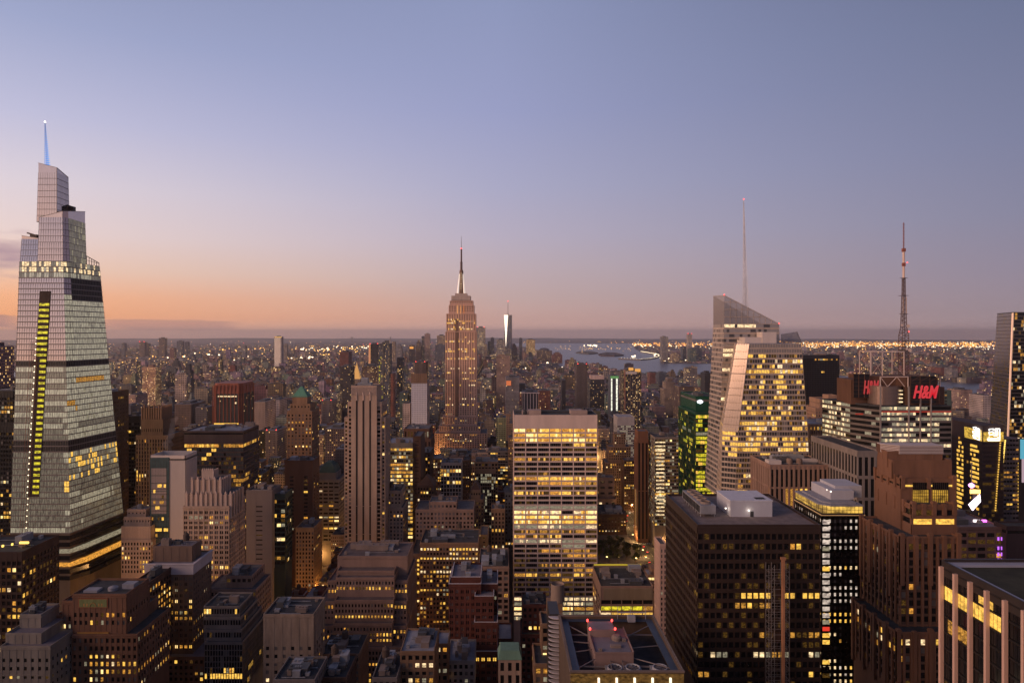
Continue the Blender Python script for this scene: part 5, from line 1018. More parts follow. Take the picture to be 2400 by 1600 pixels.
# times square group
def times():
    Y = 560; r = root('lit_corner_tower', 'dark tower with white neon signs around its glowing top', 'office building', (PX(2290, Y), Y+20, 0)); OCC.append((2231, 2352, Y, 1200)); FOOT.append((PX(2231, Y), PX(2400, Y), Y, Y+70))
    rnd = random.Random(17); W = MB(); wins = []; X = lambda p, y=Y: PX(p, y)
    ra = [(X(2303), Y), (X(2352), Y), (X(2352), Y+60), (PX(2231, Y+62), Y+62), (PX(2231, Y+40), Y+40)]
    gm = [mat('tower_dark', (.045,.03,.03), .3, .1), WIN['b'], WIN['m'], WIN['a']]
    def pick(s, j, u, z):
        py = CY-(z-EYE)*F/Y
        if s == 4: return 1 if py > 1050 and (.12 < 1-u < .42 or .62 < 1-u < .86) and rnd.random() < .75 else (3 if rnd.random() < .03 else 0)
        return 2 if rnd.random() < .3 and py > 1090 else 0
    glass_ring_tower(r, ra, 20, ra, PZ(1036, Y), 3.7, 1.5, 2.2, pick, S('band_soot', (.07,.05,.05)), gm, proud=.15)
    b = MB(); b.prism(ra, -3, ra, 20); obj('base', b, BROWN, r)
    b = MB(); b.prism([(x, y-.2) for x, y in ra], PZ(1036, Y), [(x, y-.2) for x, y in ra], PZ(997, Y)); obj('crown', b, S('crown_dark', (.09,.065,.07)), r)
    rc = [(X(2303), Y-.6), (X(2351), Y-.6)]
    b = MB(); b.box(X(2304), X(2351), Y-.5, Y-.3, PZ(1034, Y), PZ(1012, Y)); obj('glow_panel', b, mat('crown_yellow', (.3,.2,.05), .4, 0, em=(1,.62,.08), es=.7, emn=.4), r)
    # left face glow, lying along edge 4
    p, q = ra[4], ra[0]; b = MB(); t0, t1 = .42, .98
    a = (p[0]+(q[0]-p[0])*t0-.3, p[1]+(q[1]-p[1])*t0-.5); c = (p[0]+(q[0]-p[0])*t1-.3, p[1]+(q[1]-p[1])*t1-.5)
    b.quad((*a, PZ(1034, Y)), (*c, PZ(1034, Y)), (*c, PZ(1008, Y)), (*a, PZ(1008, Y))); obj('glow_panel', b, MATS['crown_yellow'], r)
    EWN = em('neon_white', (1,.97,.9), 2.2)
    def glyph(b, segs, fx):
        for x0, z0, x1, z1 in segs: p0, p1 = fx(x0, z0), fx(x1, z1); b.beam(p0, p1, .42)
    # left sign: stacked letter-like strokes with tall bar
    segs = [(0,9,3,9.6),(3,9.6,3.6,8),(.4,8,2.6,7.4),(0,6.2,3,6),(0,6.2,0,4.6),(0,4.6,3.2,4),(3.2,6,3.2,4),(.2,3.4,.2,1.6),(1.4,3.3,1.4,1.4),(2.6,3.1,2.6,1.2),(4.4,9,4.4,2.2),(4.4,9,6.8,8.6),(6.8,8.6,6.8,.2),(.2,.8,6.8,.1),(5.6,8,5.6,2)]
    b = MB(); d = Vector((q[0]-p[0], q[1]-p[1], 0)).normalized(); o_ = Vector((c[0], c[1], 0))-d*10.5; zb = PZ(1032, Y)
    glyph(b, segs, lambda x, z: tuple(o_+d*x*1.15+Vector((-.8, -.6, zb+z*1.05)))); obj('neon_sign', b, EWN, r)
    segs = [(1,9,4,9.3),(4,9.3,4,8),(1,9,1,7.8),(1,6.8,3.6,7.1),(3.6,7.1,4.2,5.6),(1,6.8,1,5.4),(1,4.6,4,4.8),(5.4,9.4,5.4,4.2),(5.4,9.4,8.4,9.4),(8.4,9.4,8.4,2),(6.8,8.6,6.8,4.2),(4.4,3.6,6.8,4.2),(0,1.6,7.2,1.8),(0,1.6,.2,.2),(.2,.2,8.2,.2),(8.2,.2,8.4,2),(7.2,1.8,7.2,2.8),(.8,3.2,1,3)]
    b = MB(); glyph(b, segs, lambda x, z: (X(2313)+x*1.15, Y-1.1, zb+z*1.05)); obj('neon_sign', b, EWN, r)
    # neighbour with strings of yellow lights
    Y2 = 585; r = root('striped_lit_block', 'grey banded block edged with strings of yellow lights', 'office building', (PX(2372, Y2), Y2+10, 0)); FOOT.append((PX(2346, Y2), PX(2400, Y2), Y2, Y2+40)); OCC.append((2346, 2390, Y2, 1180))
    W = MB(); wins = []; x0, x1 = PX(2352, Y2), PX(2388, Y2); zt = PZ(1027, Y2); W.box(x0, x1, Y2+.4, Y2+40, -3, zt)
    facade(W, wins, x0, Y2, 0, x1-x0, 30, zt, st(fl=3.9, bay=2.4, pf=.2, sh=2.2, top=1, lo=.3, pr=.2, lit='amber'), rnd); obj('wall', W, S('mauve_grey', (.2,.17,.19)), r); put_windows(wins, r, 60)
    for (pa, pb, n, c) in ((2356, 2339, 40, EY), (2345, 2333, 30, WIN['b']), (2387.5, 2387, 16, WIN['b'])):
        b = MB(); y_ = Y2-1.4 if pa > 2350 else Y-.9
        for i in range(n): t = i/(n-1); x = PX(pa+(pb-pa)*t, y_); z0_ = PZ(1032 if pa < 2380 else 1085, y_); z1_ = PZ(1195, y_); q_ = z0_+(z1_-z0_)*t; b.box(x-.45, x+.45, y_-.2, y_+.2, q_-.55, q_+.55)
        obj('light_string', b, c, r)
    b = MB(); Y3 = 540; x0, x1 = PX(2391, Y3), PX(2440, Y3); r = root('billboard', 'tall pale blue lit screen at the right edge', 'billboard', ((x0+x1)/2, Y3, 0)); OCC.append((2388, 2440, Y3, 1135))
    b.box(x0-.6, x1, Y3, Y3+1, 30, PZ(1027, Y3)); obj('frame', b, DARK, r)
    b = MB(); b.box(x0, x1, Y3-.15, Y3, PZ(1075, Y3), PZ(1029, Y3)); obj('screen', b, em('screen_cyan', (.12,.6,.8), .62), r); b = MB(); b.box(x0+1.2, x1, Y3-.15, Y3, PZ(1130, Y3), PZ(1075.1, Y3)); obj('screen', b, em('screen_pink', (.6,.42,.48), .7), r)
    # square with ball, signs
    Y4 = 520; r = root('ball_pole', 'pole with glowing magenta ball above a lit sign', 'pole', (PX(2277, Y4), Y4, 0)); x = PX(2277, Y4); OCC.append((2262, 2300, Y4, 1200))
    b = MB(); b.beam((x, Y4, 0), (x, Y4, PZ(1085, Y4)), .35); b.box(x-.8, x+.8, Y4-.3, Y4+.3, PZ(1086, Y4), PZ(1084, Y4)); obj('pole', b, STEEL, r)
    b = MB(); b.lathe(x, Y4, [(.3, PZ(1143, Y4)), (1.7, PZ(1140, Y4)), (2.2, PZ(1137, Y4)), (1.7, PZ(1134, Y4)), (.3, PZ(1131, Y4))], 16); obj('ball', b, em('ball_magenta', (1,.35,1), 3.2), r)
    Y5 = 516; r = root('slanted_billboard', 'slanted brilliant white billboard under a small orange sign', 'billboard', (PX(2284, Y5), Y5+4, 0))
    b = MB(); pts = [(2271, 1182), (2297, 1158), (2299, 1175), (2280, 1196)]; P = [(PX(a, Y5), Y5, PZ(c, Y5)) for a, c in pts]; b.poly(P); b.poly([(a, y+.8, c) for a, y, c in reversed(P)])
    for i in range(4): k = (i+1) % 4; b.quad(P[i], P[k], (P[k][0], Y5+.8, P[k][2]), (P[i][0], Y5+.8, P[i][2]))
    obj('screen', b, em('billboard_white', (1,.82,1), 3), r)
    b = MB(); b.box(PX(2274, Y5), PX(2297, Y5), Y5-.4, Y5+.4, PZ(1156, Y5), PZ(1147, Y5)); obj('sign', b, em('sign_orange', (1,.55,.12), 3.2), r)
    b = MB(); b.box(PX(2276, Y5), PX(2296, Y5), Y5+1, Y5+8, 0, PZ(1200, Y5)); b.box(PX(2282, Y5), PX(2290, Y5), Y5+1, Y5+3, PZ(1200, Y5), PZ(1148, Y5)); obj('base', b, DARK, r)
    for px, py, e, c, k in ((2284, 1170, 1400, (1,.6,.8), 0), (2275, 1137, 600, (1,.4,1), 0), (2286, 1151, 900, (1,.6,.2), 0)):
        l = bpy.data.lights.new('sign_light', 'POINT'); l.energy = e; l.color = c; l.shadow_soft_size = 2; lo = bpy.data.objects.new('sign_light', l); COL.objects.link(lo); lo.location = (PX(px, Y5), Y5-5, PZ(py, Y5))
    hero('purple_lit_block', 'low brown block with purple reflections and pink lit signs on its roof', 'office building', [(2246, 2355, 1238, 455, 40)], st(fl=4.6, bay=6, pf=1.0, sh=1.9, top=3, lo=.2, lit='amber', off='ddm'), S('mauve_brown', (.17,.11,.11)), mat('roof_mauve', (.20,.18,.21), .9, .2), yb=1330, seed=90, clut=3, ind=40,
         extra=lambda r, T: (obj('roof_sign', (lambda b: (b.box(PX(2283, 470), PX(2298, 470), 470, 471, PZ(1224, 470), PZ(1218, 470)), b)[1])(MB()), em('sign_pale', (1,.8,.8), 3), r), obj('roof_sign', (lambda b: (b.box(PX(2303, 470), PX(2313, 470), 470, 471, PZ(1224, 470), PZ(1218, 470)), b)[1])(MB()), em('sign_magenta', (1,.15,.9), 3), r),
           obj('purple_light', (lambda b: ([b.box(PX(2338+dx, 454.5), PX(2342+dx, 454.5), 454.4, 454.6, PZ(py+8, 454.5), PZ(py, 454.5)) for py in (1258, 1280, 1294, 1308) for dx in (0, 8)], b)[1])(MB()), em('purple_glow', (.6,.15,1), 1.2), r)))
    hero('dark_theatre_block', 'dark block with red beacon lamps at the right edge', 'office building', [(2360, 2440, 1236, 450, 12)], st(fl=30, bay=30, pf=1, sh=28, top=2, lo=0), S('dark_plum', (.05,.035,.045)), ROOFD, yb=1330, seed=91, clut=0, ind=0,
         extra=lambda r, T: [obj('beacon', (lambda b: (b.lathe(PX(px, 452), 452, [(.5, PZ(py, 452)), (.5, PZ(py, 452)+1)], 8), b)[1])(MB()), ER, r) for px, py in ((2384, 1236),)])
    # right edge tall tower
    Y6 = 760; r = root('reflective_tower', 'dark reflective glass tower with a bright vertical edge at right', 'skyscraper', (PX(2380, Y6), Y6+10, 0)); OCC.append((2322, 2460, Y6, 1020)); FOOT.append((PX(2320, Y6), PX(2480, Y6), Y6, Y6+60))
    A = [(PX(2355, Y6), Y6), (PX(2480, Y6), Y6), (PX(2480, Y6), Y6+60), (PX(2300, Y6+60), Y6+60)]; B = [(PX(2374, Y6+4), Y6+4), (PX(2480, Y6), Y6+4), (PX(2480, Y6), Y6+56), (PX(2337, Y6+56), Y6+56)]
    gm = [mat('mirror_glass', (.16,.15,.17), .16, .06, metal=.6), WIN['g'], WIN['w'], WIN['m'], WIN['a'], GLASS]
    glass_ring_tower(r, A, 0, B, PZ(733, Y6), 4.1, .9, 2.4, lambda s, j, u, z: (0 if rnd.random() < .8 else 3) if s == 3 else (5 if rnd.random() < .72 else rnd.choice([1, 3, 4, 4, 2])), S('edge_dark', (.10,.09,.10), rough=.4), gm, proud=.1)
    b = MB(); b.beam((*A[0], 60), (*B[0], PZ(733, Y6)), 1.0); obj('edge_highlight', b, mat('edge_glint', (.9,.7,.55), .3, 0, em=(1,.5,.3), es=.35), r)  # highlight down the corner, painted as a glowing strip
    b = MB(); b.prism(B, PZ(733, Y6), B, PZ(733, Y6)+1); obj('roof', b, DARK, r)
times()
# ================================================================ the tall stone tower with mast (far)
def esb():
    Y = 1300; st_ = st(fl=3.75, bay=4.6, pf=2.7, sh=1.6, dp=.7, pp=.4, top=2, pr=.08, hi=.4, lo=.06, lit='warm', off='ddddc')
    sp = {**st_, 'lo': .22, 'pr': .15}
    def crown(r, x0, x1, y0, y1, zt):
        Z = lambda py: PZ(py, Y+22); c = PX(1081.3, Y+22); cy_ = Y+22; k = (Y+22)/F
        b = MB()
        for (a, d, t) in ((1059, 1103, 694), (1067, 1095, 688)): w = (d-a)/2*k; b.box(c-w, c+w, cy_-w, cy_+w, Z(704.5 if t == 694 else 694), Z(t))
        obj('ledge', b, S('ledge_grey', (.5,.45,.44)), r)
        b = MB(); w = 20*k; b.box(c-w, c+w, cy_-w-.6, cy_-w, Z(704), Z(701)); obj('lit_ledge', b, em('ledge_lamp', (1,.8,.5), 2.2), r)
        b = MB(); pr = [(7.2, 688), (6.2, 672), (5.2, 655), (4.6, 640), (4.2, 634), (2.2, 631), (2.0, 629)]
        b.lathe(c, cy_, [(a*k, Z(p)) for a, p in pr], 16); obj('mooring_mast', b, S('mast_bronze', (.22,.15,.12), noise=.1), r)
        b = MB()
        for t in (-2.2, -.9, .9, 2.2, 3.6, 5.2):
            t = t if t < 3 else t; ca_, sa_ = math.sin(t), -math.cos(t)
            b.beam((c+ca_*9.5*k, cy_+sa_*9.5*k, Z(688)), (c+ca_*4.8*k, cy_+sa_*4.8*k, Z(642)), 1.5*k*1.4, r2=.9*k)
        obj('mast_wing', b, mat('wing_flood_glow', (.75,.7,.68), .5, 0, em=(1,.84,.70), es=.55), r)  # floodlight on the wings put into the material as emission
        b = MB(); [b.box(c-.9, c+.3, cy_-6.2*k-.3, cy_-5*k, Z(p), Z(p)+1.6) for p in range(642, 684, 5)]; obj('mast_window', b, WIN['w'], r)
        b = MB(); b.lathe(c, cy_, [(2.8*k, Z(631)), (2.6*k, Z(616)), (3.4*k, Z(616)), (3.4*k, Z(615)), (1.8*k, Z(614)), (1.6*k, Z(584)), (.6*k, Z(583)), (.5*k, Z(570)), (.25*k, Z(553))], 10)
        for p in range(586, 630, 4): b.lathe(c, cy_, [(2.3*k, Z(p)), (2.3*k, Z(p)+.8)], 8)
        obj('antenna', b, S('antenna_brown', (.16,.12,.12)), r)
        for p in (583, 604): b = MB(); b.lathe(c, cy_, [(1.4*k, Z(p)), (1.4*k, Z(p)+1.3)], 8); obj('beacon', b, ER, r)
    def ext(r, T):
        b = MB(); wins = []; rnd = random.Random(2)
        # proud dark strip painting the centre recess's shade, and bright window rows
        x0, x1 = PX(1067, Y), PX(1074.5, Y); b.box(x0, x1, Y-3.5, Y-3.2, PZ(975, Y), PZ(778, Y)); b.box(x0, x1, Y-.5, Y-.2, PZ(776, Y), PZ(748, Y)); obj('recess_shade_strip', b, S('recess_shade', (.2,.14,.12)), r)
        z_ = PZ(745, Y); b = MB()
        for px in (1072, 1079.5, 1087): x = PX(px, Y); b.box(x-.9, x+.9, T[0][2]-.4, T[0][2], PZ(735, Y), PZ(718, Y)); b.prism([(x-.9, T[0][2]-.4), (x+.9, T[0][2]-.4), (x+.9, T[0][2]), (x-.9, T[0][2])], PZ(718, Y), [(x-.1, T[0][2]-.4), (x+.1, T[0][2]-.4), (x+.1, T[0][2]), (x-.1, T[0][2])], PZ(713, Y))
        obj('lit_arch', b, mat('arch_glow', (.4,.2,.1), .6, 0, em=(1,.5,.15), es=.6), r)
        for py in (749, 757, 767, 771, 800, 818, 823, 840, 863, 873, 902, 934, 948):
            q = PZ(py, Y)
            for px in range(1046, 1115, 3):
                if rnd.random() < .36: wins.append((PX(px, Y), Y-3.4 if px < 1066 or px > 1093 else Y-3.3, q, 0, 1.7, 2.4, rnd.choice('bbw')))
        put_windows(wins, r, 0)
    hero('stone_skyscraper', 'tallest stone skyscraper at centre with lit mast and antenna', 'skyscraper',
         [(1054, 1108, 704.5, Y+3, 38, {**st_, 'lo': .02, 'pr': .02}), (1051.6, 1110.6, 715, Y+2.6, 39, {**st_, 'lo': .03}), (1046, 1114.8, 735, Y, 42, st_), (1043.6, 1116.7, 777, Y-3, 46, st_), (1037, 1118, 977, Y-6, 50, sp), (1029, 1126, 998, Y-10, 56, sp), (1019, 1141, 1015, Y-14, 60, sp)],
         st_, S('bronze_stone', (.66,.47,.40), noise=.1), yb=1058, seed=99, clut=0, crown=crown, extra=ext, ind=0, par=0)
esb()
# ================================================================ shader-windowed city buildings farther out
def citymat(name, cell, fl, glow=1.0):
    m = bpy.data.materials.new(name); m.use_nodes = True; t = m.node_tree; n = t.nodes; L = t.links; b = n['Principled BSDF']
    def mt(op, a, c=None):
        k = n.new('ShaderNodeMath'); k.operation = op
        for i, v in enumerate((a, c)):
            if v is None: continue
            if isinstance(v, (int, float)): k.inputs[i].default_value = v
            else: L.new(v, k.inputs[i])
        return k.outputs[0]
    g = n.new('ShaderNodeNewGeometry'); sp_ = n.new('ShaderNodeSeparateXYZ'); L.new(g.outputs['Position'], sp_.inputs[0]); sn = n.new('ShaderNodeSeparateXYZ'); L.new(g.outputs['True Normal'], sn.inputs[0])
    ax, ay, azz = mt('ABSOLUTE', sn.outputs[0]), mt('ABSOLUTE', sn.outputs[1]), mt('ABSOLUTE', sn.outputs[2])
    u = mt('ADD', mt('MULTIPLY', sp_.outputs[0], ay), mt('MULTIPLY', sp_.outputs[1], ax))
    cu, cv = mt('DIVIDE', u, cell), mt('DIVIDE', sp_.outputs[2], fl)
    fu, fv = mt('FRACT', cu), mt('FRACT', cv)
    win = mt('MULTIPLY', mt('MULTIPLY', mt('GREATER_THAN', fu, .3), mt('LESS_THAN', fu, .82)), mt('MULTIPLY', mt('GREATER_THAN', fv, .38), mt('LESS_THAN', fv, .88)))
    wall = mt('LESS_THAN', azz, .5); win = mt('MULTIPLY', win, wall)
    cb = n.new('ShaderNodeCombineXYZ'); L.new(mt('FLOOR', cu), cb.inputs[0]); L.new(mt('FLOOR', cv), cb.inputs[1]); L.new(mt('MULTIPLY', ay, 7.3), cb.inputs[2])
    wn = n.new('ShaderNodeTexWhiteNoise'); wn.noise_dimensions = '3D'; L.new(cb.outputs[0], wn.inputs[0])
    at = n.new('ShaderNodeAttribute'); at.attribute_name = 'tint'
    cl = n.new('ShaderNodeTexNoise'); cl.inputs['Scale'].default_value = .006; cl.inputs['Detail'].default_value = 3; L.new(g.outputs['Position'], cl.inputs['Vector'])
    cm_ = n.new('ShaderNodeMapRange'); cm_.inputs[1].default_value = .38; cm_.inputs[2].default_value = .66; cm_.inputs[3].default_value = .12; cm_.inputs[4].default_value = 1.5; L.new(cl.outputs[0], cm_.inputs[0])
    lit = mt('MULTIPLY', mt('LESS_THAN', wn.outputs[0], mt('MULTIPLY', at.outputs['Alpha'], cm_.outputs[0])), win)
    sw = n.new('ShaderNodeSeparateColor'); L.new(wn.outputs['Color'], sw.inputs[0]); lit = mt('MULTIPLY', lit, mt('ADD', mt('MULTIPLY', mt('MULTIPLY', sw.outputs[1], sw.outputs[1]), 1.3), .25))
    nz_ = n.new('ShaderNodeTexNoise'); nz_.inputs['Scale'].default_value = .05; nz_.inputs['Detail'].default_value = 5; L.new(g.outputs['Position'], nz_.inputs['Vector'])
    mr = n.new('ShaderNodeMapRange'); mr.inputs[1].default_value = .3; mr.inputs[2].default_value = .7; mr.inputs[3].default_value = .6; mr.inputs[4].default_value = 1.35; L.new(nz_.outputs[0], mr.inputs[0])
    sc1 = n.new('ShaderNodeVectorMath'); sc1.operation = 'SCALE'; L.new(at.outputs['Color'], sc1.inputs[0]); L.new(mr.outputs[0], sc1.inputs[3])
    mx1 = n.new('ShaderNodeMix'); mx1.data_type = 'RGBA'; L.new(win, mx1.inputs[0]); L.new(sc1.outputs[0], mx1.inputs[6]); mx1.inputs[7].default_value = (.02,.018,.022,1)
    rf = n.new('ShaderNodeTexNoise'); rf.inputs['Scale'].default_value = .11; rf.inputs['Detail'].default_value = 8; rf.inputs['Roughness'].default_value = .75; L.new(g.outputs['Position'], rf.inputs['Vector'])
    rr = n.new('ShaderNodeValToRGB'); rr.color_ramp.elements[0].position = .4; rr.color_ramp.elements[0].color = (.03,.03,.036,1); rr.color_ramp.elements[1].position = .66; rr.color_ramp.elements[1].color = (.26,.24,.26,1); L.new(rf.outputs[0], rr.inputs[0])
    mx2 = n.new('ShaderNodeMix'); mx2.data_type = 'RGBA'; L.new(wall, mx2.inputs[0]); L.new(rr.outputs[0], mx2.inputs[6]); L.new(mx1.outputs[2], mx2.inputs[7])
    L.new(mx2.outputs[2], b.inputs['Base Color']); b.inputs['Roughness'].default_value = .7
    cr = n.new('ShaderNodeValToRGB'); e = cr.color_ramp.elements; e[0].color = (1,.42,.07,1); e[1].color = (1,.8,.5,1); e.new(.6).color = (1,.6,.2,1); L.new(wn.outputs['Color'], cr.inputs[0])
    L.new(cr.outputs[0], b.inputs['Emission Color']); L.new(mt('MULTIPLY', lit, glow), b.inputs['Emission Strength']); m.cycles.emission_sampling = 'NONE'
    return m
CM = [citymat('city_wall_near', 2.9, 3.4, 1.0), citymat('city_wall_mid', 5.5, 5.2, 1.2), citymat('city_wall_far', 11, 8, 1.7)]
CM += [citymat('city_wall_banded', 60, 3.9, 1.0)]
def tinted(name, b, tints, m, **k):
    """tints: per face (r, g, b, lit share)"""
    o = obj(name, b, m, **k); at = o.data.attributes.new('tint', 'FLOAT_COLOR', 'CORNER'); buf = []
    for f, t in zip(b.f, tints): buf += list(t)*len(f)
    at.data.foreach_set('color', buf); return o
class CB:
    def __init__(s): s.b = MB(); s.t = []
    def box(s, *a, tint=(.2,.15,.12,.1)): s.b.box(*a); s.t += [tint]*(len(s.b.f)-len(s.t))
    def pr(s, *a, tint=(.2,.15,.12,.1), **k): s.b.prism(*a, **k); s.t += [tint]*(len(s.b.f)-len(s.t))
TC = {'tan': (.30,.22,.17), 'brown': (.15,.10,.085), 'red': (.20,.075,.06), 'grey': (.24,.22,.23), 'pale': (.46,.38,.36), 'dark': (.05,.045,.055), 'slate': (.10,.11,.14), 'pink': (.38,.26,.23), 'amber': (.4,.24,.12), 'green': (.08,.12,.11)}
